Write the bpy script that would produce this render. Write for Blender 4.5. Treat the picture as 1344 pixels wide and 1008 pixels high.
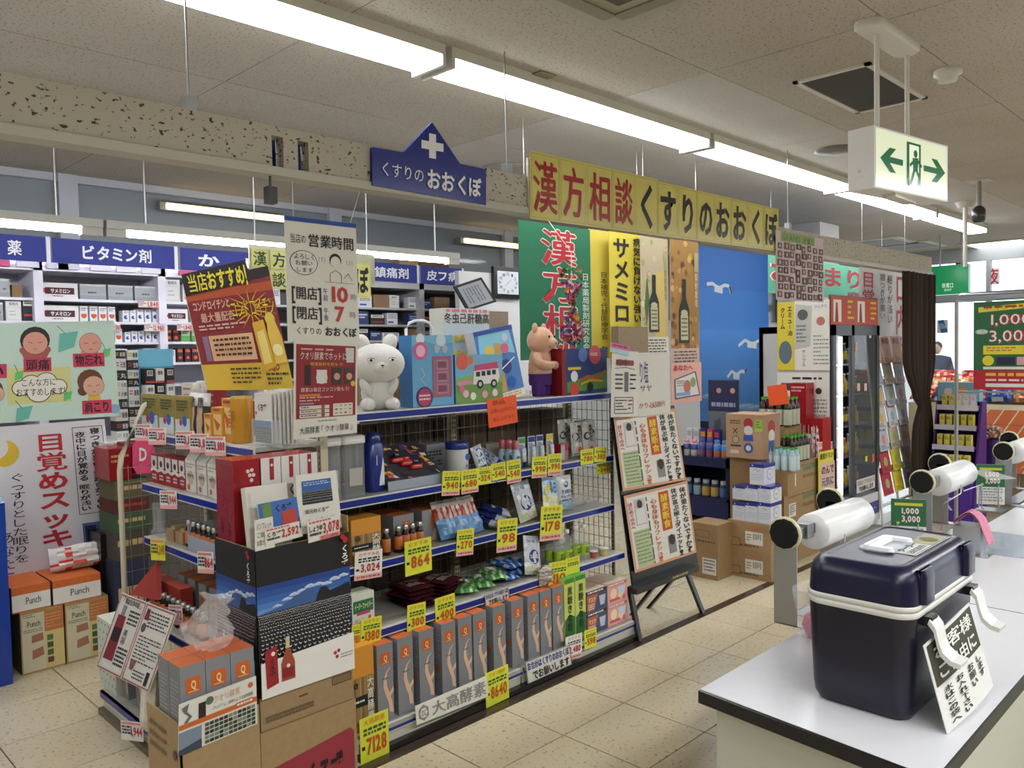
import bpy, bmesh, math, random, os
from mathutils import Vector as V, Matrix, Euler
for _o in list(bpy.data.objects): bpy.data.objects.remove(_o)
SC = bpy.context.scene; COL = SC.collection
random.seed(7)
# ---------------------------------------------------------------- camera
YAW, PIT, ROL, FPX, CH = math.radians(44.906), math.radians(2.37), math.radians(-1.162), 1058.8, 1.74
cF = V((math.cos(PIT)*math.cos(YAW), math.cos(PIT)*math.sin(YAW), -math.sin(PIT)))
_R = V((math.sin(YAW), -math.cos(YAW), 0)); _U = _R.cross(cF)
cR = _R*math.cos(ROL)+_U*math.sin(ROL); cU = -_R*math.sin(ROL)+_U*math.cos(ROL)
CAM = V((0, 0, CH))
cd = bpy.data.cameras.new('camera'); cam = bpy.data.objects.new('camera', cd); COL.objects.link(cam)
cd.sensor_width = 36; cd.lens = FPX/1344*36; cd.clip_end = 200; cd.clip_start = .05
m = Matrix.Identity(4)
for i in range(3): m[i][0] = cR[i]; m[i][1] = cU[i]; m[i][2] = -cF[i]; m[i][3] = CAM[i]
cam.matrix_world = m; SC.camera = cam
# ---------------------------------------------------------------- world, exposure
SC.view_settings.view_transform = 'Standard'; SC.view_settings.look = 'None'
SC.view_settings.gamma = 1; SC.view_settings.use_curve_mapping = False
SC.view_settings.exposure = 0.38
w = bpy.data.worlds.new('world'); SC.world = w; w.use_nodes = True
bg = w.node_tree.nodes['Background']; bg.inputs[0].default_value = (.82, .9, 1, 1); bg.inputs[1].default_value = 2.3
# ---------------------------------------------------------------- lamps of the store outside the picture; the last is fill added behind banners
def area(name, loc, sx, sy, power, col=(.95, .98, 1)):
    l = bpy.data.lights.new(name, 'AREA'); l.shape = 'RECTANGLE'; l.size = sx; l.size_y = sy; l.energy = power; l.color = col
    o = bpy.data.objects.new(name, l); o.location = loc; COL.objects.link(o); return o
LAMP = 1.35
for i, (x, y, p) in enumerate([(1.5, -.9, 60), (6, -.9, 60), (10.5, -.9, 50), (-2.5, 3.1, 34), (-2.5, -.9, 30), (4, -4, 40), (9, -4, 40), (7, 5.0, 24)]):
    area('store_and_fill_lamp', (x, y, 3.1), 3.0 if y > 4 else 3.6, .3, p*LAMP)
# ---------------------------------------------------------------- helpers
def ray(x, y): return cF*FPX + cR*(x-672) + cU*(504-y)
def P(x, y, X=None, Y=None, Z=None):
    d = ray(x, y)
    t = (X/d.x if X is not None else Y/d.y if Y is not None else (Z-CH)/d.z)
    return CAM + d*t
def lin(c): return c/12.92 if c <= .04045 else ((c+.055)/1.055)**2.4
_cc = {}
def C(c):
    if isinstance(c, str):
        if c not in _cc:
            s = NAMED.get(c, c).lstrip('#'); _cc[c] = tuple(lin(int(s[i:i+2], 16)/255) for i in (0, 2, 4))+(1,)
        return _cc[c]
    return tuple(c[:3])+(1,)
NAMED = dict(white='e6e4de', paper='dcd9cf', black='151515', ink='1c1c20', red='b81c22', dred='7d1a20', blue='20338c', rail='1c2f8a', navy='161c40',
  yellow='dce03a', orange='d2641e', grey='8b8e90', kraft='a5855a', green='1d7a4c', pink='e58ea0', cream='e0d9bc', silver='b9bcc0',
  tape='4a4238', steel='9fa2a4', dgrey='3a3b3e', lime='b8d84a', brown='4d2f22', skin='e3b394', gold='c99a3c', sky='3474c4')
def nodes(name, rough=.5, metal=0, **kw):
    m = bpy.data.materials.new(name); m.use_nodes = True
    nt = m.node_tree; b = nt.nodes['Principled BSDF']; b.inputs['Roughness'].default_value = rough; b.inputs['Metallic'].default_value = metal
    for k, v in kw.items(): b.inputs[k.replace('_', ' ')].default_value = v
    return m, nt, b
MAT = {}
def attr_mat(name, rough, metal=0, bump=0, bscale=60, speck=0, **kw):
    m, nt, b = nodes(name, rough, metal, **kw)
    a = nt.nodes.new('ShaderNodeVertexColor'); a.layer_name = 'Col'
    out = a.outputs[0]
    if bump or speck:
        tc = nt.nodes.new('ShaderNodeTexCoord'); n = nt.nodes.new('ShaderNodeTexNoise'); n.inputs['Scale'].default_value = bscale; n.inputs['Detail'].default_value = 4
        nt.links.new(tc.outputs['Object'], n.inputs['Vector'])
        if bump:
            bm_ = nt.nodes.new('ShaderNodeBump'); bm_.inputs['Strength'].default_value = bump; bm_.inputs['Distance'].default_value = .004
            nt.links.new(n.outputs[0], bm_.inputs['Height']); nt.links.new(bm_.outputs[0], b.inputs['Normal'])
        if speck:
            mr = nt.nodes.new('ShaderNodeMapRange'); mr.inputs[1].default_value = .3; mr.inputs[2].default_value = .7; mr.inputs[3].default_value = 1-speck; mr.inputs[4].default_value = 1
            mx = nt.nodes.new('ShaderNodeMix'); mx.data_type = 'RGBA'; mx.blend_type = 'MULTIPLY'; mx.inputs[0].default_value = 1
            nt.links.new(n.outputs[0], mr.inputs[0]); nt.links.new(out, mx.inputs[6]); nt.links.new(mr.outputs[0], mx.inputs[7]); out = mx.outputs[2]
    nt.links.new(out, b.inputs['Base Color']); MAT[name] = m; return m
attr_mat('print', .6); attr_mat('gloss', .22); attr_mat('card', .75, bump=.15, bscale=40, speck=.12); attr_mat('metal', .32, .85)
attr_mat('paint', .45); attr_mat('cloth', .95, bump=.5, bscale=180, speck=.2); attr_mat('plush', 1.0, bump=1, bscale=320, speck=.12, Sheen_Weight=.4)
attr_mat('foil', .3, .12, bump=.9, bscale=28); attr_mat('coolerplastic', .3)
def glass(name, col, rough, alpha):
    m, nt, b = nodes(name, rough, 0); b.inputs['Base Color'].default_value = C(col); b.inputs['Alpha'].default_value = alpha
    b.inputs['Specular IOR Level'].default_value = .8; MAT[name] = m
glass('clear', 'd8dde0', .08, .22); glass('bagfilm', 'f2ecec', .12, .22); glass('doorglass', '6f7678', .05, .35); glass('pane', '8d969c', .06, .35)
glass('acryl', 'c8d4e4', .1, .5); glass('entry', 'dfeaf5', .03, .12)
def emis(name, col, s):
    m, nt, b = nodes(name, .5); b.inputs['Base Color'].default_value = (.8, .8, .8, 1)
    b.inputs['Emission Color'].default_value = C(col); b.inputs['Emission Strength'].default_value = s; MAT[name] = m
emis('tube', 'f8fbff', 12); emis('diffuser', 'f8fbff', 6.5); emis('tube_strong', 'f4f6ff', 40); emis('tube_far', 'f4f2ff', 5); emis('tube_warm', 'ffe0a0', 1.6); emis('led', 'f4f8ff', 3.5); emis('signlit', 'e8f0d8', .75); emis('panel_lamp', 'fffaf0', 3)
emis('led_violet', 'd8c8ff', 1.6)
m, nt, b = nodes('exit_face', .12); a = nt.nodes.new('ShaderNodeVertexColor'); a.layer_name = 'Col'
nt.links.new(a.outputs[0], b.inputs['Base Color']); nt.links.new(a.outputs[0], b.inputs['Emission Color']); b.inputs['Emission Strength'].default_value = .4; MAT['exit_face'] = m
def tex_mat(name, base, dark, scale, lo, hi, rough, bump, stretch=(1, 1, 1), rnd=0, base2=None):
    m, nt, b = nodes(name, rough); N = nt.nodes; L = nt.links
    g = N.new('ShaderNodeNewGeometry'); mp = N.new('ShaderNodeMapping'); mp.inputs['Scale'].default_value = stretch
    n = N.new('ShaderNodeTexNoise'); n.inputs['Scale'].default_value = scale; n.inputs['Detail'].default_value = 3
    L.new(g.outputs['Position'], mp.inputs[0]); L.new(mp.outputs[0], n.inputs['Vector'])
    r = N.new('ShaderNodeValToRGB'); r.color_ramp.elements[0].position = lo; r.color_ramp.elements[0].color = C(dark)
    r.color_ramp.elements[1].position = hi; r.color_ramp.elements[1].color = C(base); L.new(n.outputs[0], r.inputs[0]); out = r.outputs[0]
    n2 = N.new('ShaderNodeTexNoise'); n2.inputs['Scale'].default_value = 1.7; L.new(g.outputs['Position'], n2.inputs['Vector'])
    mx = N.new('ShaderNodeMix'); mx.data_type = 'RGBA'; mx.blend_type = 'MULTIPLY'; L.new(n2.outputs[0], mx.inputs[0]); L.new(out, mx.inputs[6]); mx.inputs[7].default_value = C(base2 or 'e8e4da'); out = mx.outputs[2]
    if rnd:
        oi = N.new('ShaderNodeObjectInfo'); mr = N.new('ShaderNodeMapRange'); mr.inputs[3].default_value = 1-rnd; mr.inputs[4].default_value = 1
        L.new(oi.outputs['Random'], mr.inputs[0]); m3 = N.new('ShaderNodeMix'); m3.data_type = 'RGBA'; m3.blend_type = 'MULTIPLY'; m3.inputs[0].default_value = 1
        L.new(out, m3.inputs[6]); L.new(mr.outputs[0], m3.inputs[7]); out = m3.outputs[2]
    L.new(out, b.inputs['Base Color'])
    if bump:
        bm_ = N.new('ShaderNodeBump'); bm_.inputs['Strength'].default_value = bump; bm_.inputs['Distance'].default_value = .004
        L.new(r.outputs[0], bm_.inputs['Height']); L.new(bm_.outputs[0], b.inputs['Normal'])
    MAT[name] = m
tex_mat('tile', 'd6ccb4', 'a89c84', 55, .33, .40, .22, .0, rnd=.07, base2='e6dcc4')
tex_mat('ceil_rough', 'b5aea3', '7a7264', 80, .345, .40, .9, .5, rnd=.03)
tex_mat('ceil_smooth', 'bcb9b6', 'a09a94', 60, .28, .42, .9, .25, rnd=.03)
tex_mat('beam', 'bdb8ab', '4a443a', 46, .345, .38, .85, .9, stretch=(1, 1, 1.7))
tex_mat('counter_top', 'd4d4d8', 'd2d2d6', 20, .3, .5, .3, 0, base2='fafafa')
tex_mat('asphalt', '9a9a98', '808080', 50, .3, .6, .9, 0)
# text glyphs ------------------------------------------------------
GL = {}
def _glyphs(chars):
    todo = []
    for (ch, b) in chars:
        if (ch, b) in GL: continue
        cu = bpy.data.curves.new('g', 'FONT'); cu.body = ch; cu.resolution_u = 2; cu.offset = b; cu.fill_mode = 'FRONT'
        o = bpy.data.objects.new('g', cu); COL.objects.link(o); todo.append((ch, b, o))
    if not todo: return
    dg = bpy.context.evaluated_depsgraph_get(); dg.update()
    for ch, b, o in todo:
        e = o.evaluated_get(dg); me = e.to_mesh()
        vs = [(v.co.x, v.co.y) for v in me.vertices]; me.calc_loop_triangles(); fs = [tuple(t.vertices) for t in me.loop_triangles]
        e.to_mesh_clear()
        if vs:
            xs = [p[0] for p in vs]; GL[(ch, b)] = (vs, fs, min(xs), max(xs))
        else: GL[(ch, b)] = ([], [], 0, .3)
    for ch, b, o in todo:
        c = o.data; bpy.data.objects.remove(o); bpy.data.curves.remove(c)
try:
    _src = open(__file__, encoding='utf8').read()
    _ch = sorted({c for c in _src if ord(c) > 32})
    _glyphs([(c, 0) for c in _ch]+[(c, .03) for c in _ch if 0x2fff < ord(c) < 0x3400 or c.isdigit() or c.isupper()])
except Exception as ex:
    pass
FULL = lambda c: ord(c) > 0x2e80
# mesh builder ------------------------------------------------------
class MB:
    def __init__(s): s.v = []; s.f = []; s.c = []; s.m = []; s.mats = []; s.mat = 'print'; s.sm = []; s.smooth = False
    def mi(s):
        if s.mat not in s.mats: s.mats.append(s.mat)
        return s.mats.index(s.mat)
    def face(s, pts, col):
        i = len(s.v); s.v += [tuple(p) for p in pts]; s.f.append(tuple(range(i, i+len(pts)))); s.c.append(C(col)); s.m.append(s.mi()); s.sm.append(False)
    def idx(s, vs, fs, col, smooth=None):
        i = len(s.v); s.v += [tuple(p) for p in vs]; mi = s.mi(); sm = s.smooth if smooth is None else smooth
        for k, f in enumerate(fs):
            s.f.append(tuple(i+j for j in f)); s.c.append(C(col[k] if isinstance(col, list) else col)); s.m.append(mi); s.sm.append(sm)
    def box(s, x0, x1, y0, y1, z0, z1, col, M=None, **fc):
        p = [V((x, y, z)) for z in (z0, z1) for y in (y0, y1) for x in (x0, x1)]
        if M: p = [M @ q for q in p]
        F = dict(bottom=(0, 2, 3, 1), top=(4, 5, 7, 6), front=(0, 1, 5, 4), back=(2, 6, 7, 3), left=(0, 4, 6, 2), right=(1, 3, 7, 5))
        s.idx(p, list(F.values()), [fc.get(k, col) for k in F], False)
    def rings(s, rs, col, cap0=True, cap1=True, closed=True, smooth=True):
        n = len(rs[0]); vs = [p for r in rs for p in r]; fs = []; cc = []
        for k in range(len(rs)-1):
            for j in range(n if closed else n-1):
                j2 = (j+1) % n; fs.append((k*n+j, k*n+j2, (k+1)*n+j2, (k+1)*n+j)); cc.append(col[k] if isinstance(col, list) else col)
        s.idx(vs, fs, cc, smooth)
        if cap0: s.face(list(reversed(rs[0])), cc[0])
        if cap1: s.face(rs[-1], cc[-1])
    def lathe(s, prof, col, o=(0, 0, 0), n=14, M=None, smooth=True):
        o = V(o); rs = []
        for r, z in prof:
            q = [V((r*math.cos(2*math.pi*k/n), r*math.sin(2*math.pi*k/n), z)) for k in range(n)]
            rs.append([(M @ p if M else p)+o for p in q])
        s.rings(rs, col, smooth=smooth)
    def tube(s, pts, r, col, n=6):
        pts = [V(p) for p in pts]; rs = []
        for i, p in enumerate(pts):
            d = (pts[min(i+1, len(pts)-1)]-pts[max(i-1, 0)]).normalized()
            a = d.cross(V((0, 0, 1)) if abs(d.z) < .9 else V((1, 0, 0))).normalized(); b = d.cross(a)
            rr_ = r[i] if isinstance(r, (list, tuple)) else r
            rs.append([p+a*rr_*math.cos(2*math.pi*k/n)+b*rr_*math.sin(2*math.pi*k/n) for k in range(n)])
        s.rings(rs, col)
    def ball(s, c, rx, ry, rz, col, n=14, m_=9, M=None):
        rs = []
        for i in range(m_+1):
            a = math.pi*(i+.02 if i == 0 else i-.02 if i == m_ else i)/m_
            q = [V((rx*math.sin(a)*math.cos(2*math.pi*k/n), ry*math.sin(a)*math.sin(2*math.pi*k/n), -rz*math.cos(a))) for k in range(n)]
            rs.append([(M @ p if M else p)+V(c) for p in q])
        s.rings(rs, col)
    def build(s, name, parent=None, origin=None, share=False, **tags):
        xs = [p[0] for p in s.v]; ys = [p[1] for p in s.v]; zs = [p[2] for p in s.v]
        if origin is None: origin = V(((min(xs)+max(xs))/2, (min(ys)+max(ys))/2, min(zs)))
        origin = V(origin)
        me = bpy.data.meshes.new(name); me.from_pydata([(p[0]-origin.x, p[1]-origin.y, p[2]-origin.z) for p in s.v], [], s.f)
        for n in s.mats: me.materials.append(MAT[n])
        me.polygons.foreach_set('material_index', s.m); me.polygons.foreach_set('use_smooth', s.sm)
        ca = me.color_attributes.new('Col', 'FLOAT_COLOR', 'CORNER'); buf = []
        for f, c in zip(s.f, s.c): buf += list(c)*len(f)
        ca.data.foreach_set('color', buf); me.update()
        o = bpy.data.objects.new(name, me); COL.objects.link(o)
        if parent is not None: o.parent = parent; o.location = origin-WL[parent.name]
        else: o.location = origin
        WL[o.name] = origin
        tag(o, **tags); return o
WL = {}
def tag(o, label=None, cat=None, group=None, kind=None):
    if label: o['label'] = label
    if cat: o['category'] = cat
    if group: o['group'] = group
    if kind: o['kind'] = kind
def thing(name, loc, label, cat, group=None, kind=None):
    o = bpy.data.objects.new(name, None); o.empty_display_size = .05; COL.objects.link(o); o.location = loc; WL[o.name] = V(loc); tag(o, label, cat, group, kind); return o
def dup(root, loc, rz=0, label=None, group=None, rot=None):
    r = root.copy(); COL.objects.link(r); r.location = loc; r.rotation_euler = rot or (0, 0, rz)
    if label: r['label'] = label
    if group: r['group'] = group
    for ch in list(root.children):
        c = ch.copy(); COL.objects.link(c); c.parent = r
        for g in ch.children: d = g.copy(); COL.objects.link(d); d.parent = c
    return r
ORD = 'first second third fourth fifth sixth seventh eighth ninth tenth eleventh twelfth thirteenth fourteenth fifteenth sixteenth seventeenth eighteenth nineteenth twentieth'.split()
def rr(cx, cy, z, sx, sy, r, n=5):
    pts = []
    for (ax, ay, a0) in ((1, 1, 0), (-1, 1, 90), (-1, -1, 180), (1, -1, 270)):
        for k in range(n+1):
            a = math.radians(a0+90*k/n); pts.append(V((cx+ax*(sx/2-r)+r*math.cos(a), cy+ay*(sy/2-r)+r*math.sin(a), z)))
    return pts
# painter: draws flat print on a quad (TL,TR,BR,BL), x,y in 0..1 from the top left
class Pn:
    def __init__(s, mb, q, off=.0008, bulge=None):
        s.mb = mb; s.q = [V(p) for p in q]; s.n = (s.q[3]-s.q[0]).cross(s.q[1]-s.q[0]).normalized(); s.off = off; s.bulge = bulge
        s.k = 0; s.w = (s.q[1]-s.q[0]).length; s.h = (s.q[3]-s.q[0]).length
    def p(s, x, y, l=1):
        a = s.q[0].lerp(s.q[1], x); b = s.q[3].lerp(s.q[2], x)
        return a.lerp(b, y)+s.n*(s.off*l+s.k*8e-6+(s.bulge(min(1, max(0, x)), min(1, max(0, y))) if s.bulge else 0))
    def g(s, pts, col, l=1):
        s.k += 1; s.mb.face([s.p(x, y, l) for x, y in reversed(pts)], col)
    def r(s, x0, y0, x1, y1, col, l=1):
        if s.bulge:
            nx = max(1, int((x1-x0)*8)); ny = max(1, int((y1-y0)*10))
            for i in range(nx):
                for j in range(ny):
                    a, b = x0+(x1-x0)*i/nx, x0+(x1-x0)*(i+1)/nx; c, d = y0+(y1-y0)*j/ny, y0+(y1-y0)*(j+1)/ny
                    s.g([(a, c), (b, c), (b, d), (a, d)], col, l)
        else: s.g([(x0, y0), (x1, y0), (x1, y1), (x0, y1)], col, l)
    def c(s, cx, cy, r, col, l=1, ry=None, n=16, a0=0, a1=360):
        ry = ry or r*s.w/s.h
        pts = [(cx+r*math.cos(math.radians(a0+(a1-a0)*k/n)), cy+ry*math.sin(math.radians(a0+(a1-a0)*k/n))) for k in range(n+(a1-a0 < 360))]
        s.g(pts, col, l)
    def ln(s, pts, t, col, l=2):
        for (x0, y0), (x1, y1) in zip(pts, pts[1:]):
            dx, dy = (x1-x0)*s.w, (y1-y0)*s.h; d = math.hypot(dx, dy) or 1; ox, oy = -dy/d*t/2/s.w*s.w, dx/d*t/2*s.w
            ox = -dy/d*t/2; oy = dx/d*t/2*s.w/s.h
            q = [(x0+ox, y0+oy), (x1+ox, y1+oy), (x1-ox, y1-oy), (x0-ox, y0-oy)]
            ar = sum(a[0]*b_[1]-b_[0]*a[1] for a, b_ in zip(q, q[1:]+q[:1]))
            s.g(q if ar > 0 else q[::-1], col, l)
    def fr(s, x0, y0, x1, y1, t, col, l=2):
        ty = t*s.w/s.h
        s.r(x0, y0, x1, y0+ty, col, l); s.r(x0, y1-ty, x1, y1, col, l); s.r(x0, y0, x0+t, y1, col, l); s.r(x1-t, y0, x1, y1, col, l)
    def glyph(s, ch, x0, y0, x1, y1, col, b=0, l=3, full=True, sk=0):
        if b and ord(ch) > 0x33ff:
            b = 0; dx = (x1-x0)*.018; dy = (y1-y0)*.012
            s.glyph(ch, x0-dx, y0-dy, x1-dx, y1-dy, col, 0, l+.12, full, sk); s.glyph(ch, x0+dx, y0+dy, x1+dx, y1+dy, col, 0, l+.24, full, sk)
        k = (ch, b)
        if k not in GL: _glyphs([k])
        vs, fs, mn, mx = GL[k]
        if not vs: return
        if full: a0, a1, b0, b1 = -.02, 1.02, -.12, .88
        else: a0, a1, b0, b1 = mn-.04, mx+.04, -.02, .74
        if full and FULL(ch): a0, a1 = (mn+mx)/2-.5, (mn+mx)/2+.5
        pts = [s.p(x0+(x1-x0)*(vx-a0)/(a1-a0)+sk*(vy), y1-(y1-y0)*(vy-b0)/(b1-b0), l) for vx, vy in vs]
        s.mb.idx(pts, [tuple(reversed(f)) if False else f for f in fs], col, False)
    def t(s, txt, x0, y0, x1, y1, col='ink', b=0, vert=False, l=3):
        if vert:
            n = len(txt)
            for i, ch in enumerate(txt):
                ya, yb = y0+(y1-y0)*i/n, y0+(y1-y0)*(i+1)/n
                if ch == 'ー':
                    mx_ = (x0+x1)/2; s.r(mx_-(x1-x0)*.05, ya+(yb-ya)*.12, mx_+(x1-x0)*.05, ya+(yb-ya)*.88, col, l)
                elif ch != ' ': s.glyph(ch, x0, ya, x1, yb, col, b, l, FULL(ch))
            return
        ws = []
        for ch in txt:
            if FULL(ch): ws.append(1.0)
            elif ch == ' ': ws.append(.35)
            else:
                k = (ch, b)
                if k not in GL: _glyphs([k])
                ws.append(GL[k][3]-GL[k][2]+.08)
        tot = sum(ws); x = x0
        for ch, w_ in zip(txt, ws):
            xa = x; x += (x1-x0)*w_/tot
            if ch != ' ': s.glyph(ch, xa, y0, x, y1, col, b, l, FULL(ch))
    def lines(s, x0, y0, x1, y1, n, col='dgrey', fill=.55, l=2, vert=False, seg=7):
        rnd = random.Random(int((x0*7+y0*13+x1*17+n)*1000))
        for i in range(n):
            if vert: a = x0+(x1-x0)*i/n; b_ = a+(x1-x0)/n*fill
            else: a = y0+(y1-y0)*i/n; b_ = a+(y1-y0)/n*fill
            t0 = 0
            end = 1 if rnd.random() < .7 else .5+.4*rnd.random()
            while t0 < end:
                t1 = min(end, t0+(.3+rnd.random())/seg)
                if vert: s.r(a, y0+(y1-y0)*t0, b_, y0+(y1-y0)*t1, col, l)
                else: s.r(x0+(x1-x0)*t0, a, x0+(x1-x0)*t1, b_, col, l)
                t0 = t1+.25/seg
def Q4(px, **k):  # four pixel corners TL,TR,BR,BL on one plane
    return [P(x, y, **k) for x, y in px]
def bilerp(q, x, y): return V(q[0]).lerp(V(q[1]), x).lerp(V(q[3]).lerp(V(q[2]), x), y)
def sheet(q, draw, name, label, cat, col='paper', th=.002, mat='print', group=None, curl=0, parent=None, extra=None, bulge=None):
    """thin sheet of paper / board with its print, one mesh"""
    q = [V(p) for p in q]; mb = MB(); mb.mat = mat
    bg_ = bulge or ((lambda x, y: curl*math.sin(math.pi*x)*(.4+.6*y)) if curl else None)
    pn = Pn(mb, q, bulge=bg_); n = pn.n
    nx, ny = (8, 6) if bg_ else (1, 1)
    for i in range(nx):
        for j in range(ny):
            a, b_, c, d = i/nx, (i+1)/nx, j/ny, (j+1)/ny
            f = [pn.p(a, c, 0), pn.p(a, d, 0), pn.p(b_, d, 0), pn.p(b_, c, 0)]
            mb.face(f, col); mb.face([p-n*th for p in reversed(f)], col)
    for (a, b_) in (((0, 0), (1, 0)), ((1, 0), (1, 1)), ((1, 1), (0, 1)), ((0, 1), (0, 0))):
        A, B = pn.p(*a, 0), pn.p(*b_, 0); mb.face([A, B, B-n*th, A-n*th], col)
    if draw: draw(pn)
    o = mb.build(name, parent, label=label, cat=cat, group=group)
    return o
def rectXZ(x0, x1, z0, z1, y): return [V((x0, y, z1)), V((x1, y, z1)), V((x1, y, z0)), V((x0, y, z0))]
def sheetY(x0, y0, x1, y1, Y, draw, name, label, cat, rot=0, **k):
    """upright sheet facing the aisle (-Y): photo corners (x0,y0) top left and (x1,y1) bottom right on plane Y"""
    a = P(x0, y0, Y=Y); b = P(x1, y1, Y=Y); c = (a+b)/2; q = rectXZ(a.x, b.x, b.z, a.z, Y)
    if rot:
        M = Matrix.Rotation(math.radians(-rot), 3, 'Y'); q = [c+M @ (p-c) for p in q]
    return sheet(q, draw, name, label, cat, **k)
def sheetX(x0, y0, x1, y1, X, draw, name, label, cat, rot=0, **k):
    """upright sheet facing -X"""
    a = P(x0, y0, X=X); b = P(x1, y1, X=X); q = [V((X, a.y, a.z)), V((X, b.y, a.z)), V((X, b.y, b.z)), V((X, a.y, b.z))]
    if rot:
        c = (a+b)/2; M = Matrix.Rotation(math.radians(rot), 3, 'X'); q = [c+M @ (p-c) for p in q]
    return sheet(q, draw, name, label, cat, **k)
# ================================================================ SETTING
CEIL = 3.2
def struct(mb, name, parent=None):
    o = mb.build(name, parent)
    if parent is None: o['kind'] = 'structure'
    return o
TX, TY, TS = 2.225, .58, .4505
# floor: slab, tiles as parts
mb = MB(); mb.mat = 'card'; mb.box(-6, 14.2, -8, 7.1, -.06, -.004, '4a4232'); floor = struct(mb, 'floor')
WL['floor'] = V(floor.location)
def tile_mesh(w_, h_):
    t = MB(); t.mat = 'tile'; g = .003; e = .002
    a, b_ = w_/2-g, h_/2-g
    t.box(-a, a, -b_, b_, -.004, -.0006, 'cream')
    t.rings([[V((-a, -b_, -.0006)), V((a, -b_, -.0006)), V((a, b_, -.0006)), V((-a, b_, -.0006))], [V((-a+e, -b_+e, 0)), V((a-e, -b_+e, 0)), V((a-e, b_-e, 0)), V((-a+e, b_-e, 0))]], 'cream', False, True, smooth=False)
    return t
proto = tile_mesh(TS, TS).build('tile', floor, origin=(0, 0, 0)); proto.location = V((TX, TY, 0))-WL['floor']
cells = []
for i in range(-19, 27):
    for j in range(-18, 15):
        cx, cy = TX+(i+.5)*TS, TY+(j+.5)*TS
        if cx > 14.2-TS/2: continue
        v = V((cx, cy, 0))-CAM; d = v.dot(cF)
        inview = d > 1 and abs(v.dot(cR)/d) < .72 and v.dot(cU)/d > -.62
        cells.append((d if inview else 99+abs(d), cx, cy, inview))
cells.sort(); used = 0; rest = MB(); rest.mat = 'tile'
STRIPY = 2.80
for d, cx, cy, inv in cells:
    if inv and used < 299:
        o = proto if used == 0 else proto.copy()
        if used: COL.objects.link(o)
        o.location = V((cx, cy, 0))-WL['floor']; used += 1
    else:
        a = TS/2-.0022; rest.box(cx-a, cx+a, cy-a, cy+a, -.004, 0, 'cream')
o = rest.build('far_tiles', floor); o['kind'] = 'stuff'
mb = MB(); mb.mat = 'gloss'; mb.box(1.2, 12.5, STRIPY-.03, STRIPY+.03, 0, .004, '3a2c24'); struct(mb, 'trim_1')
# ceiling: backing, boards as parts
mb = MB(); mb.mat = 'card'; mb.box(-6, 14.2, -8, 7.1, CEIL+.02, CEIL+.1, '55504a'); ceil = struct(mb, 'ceiling'); WL['ceiling'] = V(ceil.location)
def board(mat):
    t = MB(); t.mat = mat; a, b_ = 1.82/2-.0025, .91/2-.0025; t.box(-a, a, -b_, b_, 0, .02, 'cream'); return t.build('ceiling_board', ceil, origin=(0, 0, 0))
br, bs = board('ceil_rough'), board('ceil_smooth'); ur = us = 0
for i in range(-6, 6):
    for j in range(-12, 6):
        cx, cy = 3.85+(i+.5)*1.82, 2.31+(j+.5)*.91
        if cx > 14.1 or cy < -7.9: continue
        sm = j >= 0 and i >= 0
        p_ = bs if sm else br; n_ = us if sm else ur
        o = p_ if n_ == 0 else p_.copy()
        if n_: COL.objects.link(o)
        if sm: us += 1
        else: ur += 1
        o.location = V((cx, cy, CEIL))-WL['ceiling']
# walls
mb = MB(); mb.mat = 'paint'; mb.box(-6, 14.2, 7.0, 7.1, 0, 2.1, 'c4c2bc'); struct(mb, 'wall_back')
mb = MB(); mb.mat = 'paint'; mb.box(-6.1, -6, -8, 7.1, 0, CEIL+.1, 'c4c2bc'); struct(mb, 'wall_left')
mb = MB(); mb.mat = 'paint'; mb.box(-6, 14.2, -8.1, -8, 0, CEIL+.1, 'c8c6c0'); struct(mb, 'wall_front')
# transom windows along the back wall
def glazing(n, x0, x1):
    f = MB(); f.mat = 'paint'; c = 'b0b2b8'
    for z0, z1 in ((2.1, 2.15), (CEIL-.06, CEIL+.02)): f.box(x0, x1, 7.0, 7.08, z0, z1, c)
    for x in (x0, x1-.07): f.box(x, x+.07, 6.98, 7.08, 2.1, CEIL+.02, c)
    o = struct(f, 'window_%d' % n)
    g = MB(); g.mat = 'pane'; g.box(x0+.07, x1-.07, 7.04, 7.05, 2.15, CEIL-.06, 'grey'); g.build('pane', o)
    g = MB(); g.mat = 'paint'; g.box(x0+.07, x1-.07, 7.055, 7.06, 2.15, CEIL-.06, 'c6c8c8')
    g.build('frosted_backing', o)
    return o
x = -.35; n = 1
while x < 13.9:
    glazing(n, x, min(x+2.45, 14.2)); x += 2.45; n += 1
mb = MB(); mb.mat = 'paint'; mb.box(-6, -.35, 7.0, 7.1, 2.1, CEIL+.1, 'c4c2bc'); struct(mb, 'wall_back_left')
# entrance front at X = 14: glazing, transom, doors open to daylight
ex = 14.0
f = MB(); f.mat = 'paint'; c = 'a9b2be'
f.box(ex, ex+.1, -8, 7.0, 2.98, CEIL+.02, c)      # head
f.box(ex, ex+.12, -8, 7.0, 2.36, 2.50, c)      # transom bar
f.box(ex, ex+.1, -8, 7.0, 0, .08, c)
ys = [-8, -6.4, -4.8, -3.2, -1.6, 0, 1.6, 2.62, 3.55, 4.6, 5.8, 6.95]
for y in ys: f.box(ex-.01, ex+.1, y, y+.06, .08, 2.98, c)
wn = struct(f, 'wall_right')
for y0, y1 in zip(ys, ys[1:]):
    g = MB(); g.mat = 'entry'; g.box(ex+.04, ex+.05, y0+.06, y1, .08, 2.36, 'white'); g.build('pane', wn)
    g = MB(); g.mat = 'entry'; g.box(ex+.04, ex+.05, y0+.06, y1, 2.5, 2.98, 'white'); g.build('pane', wn)
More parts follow.
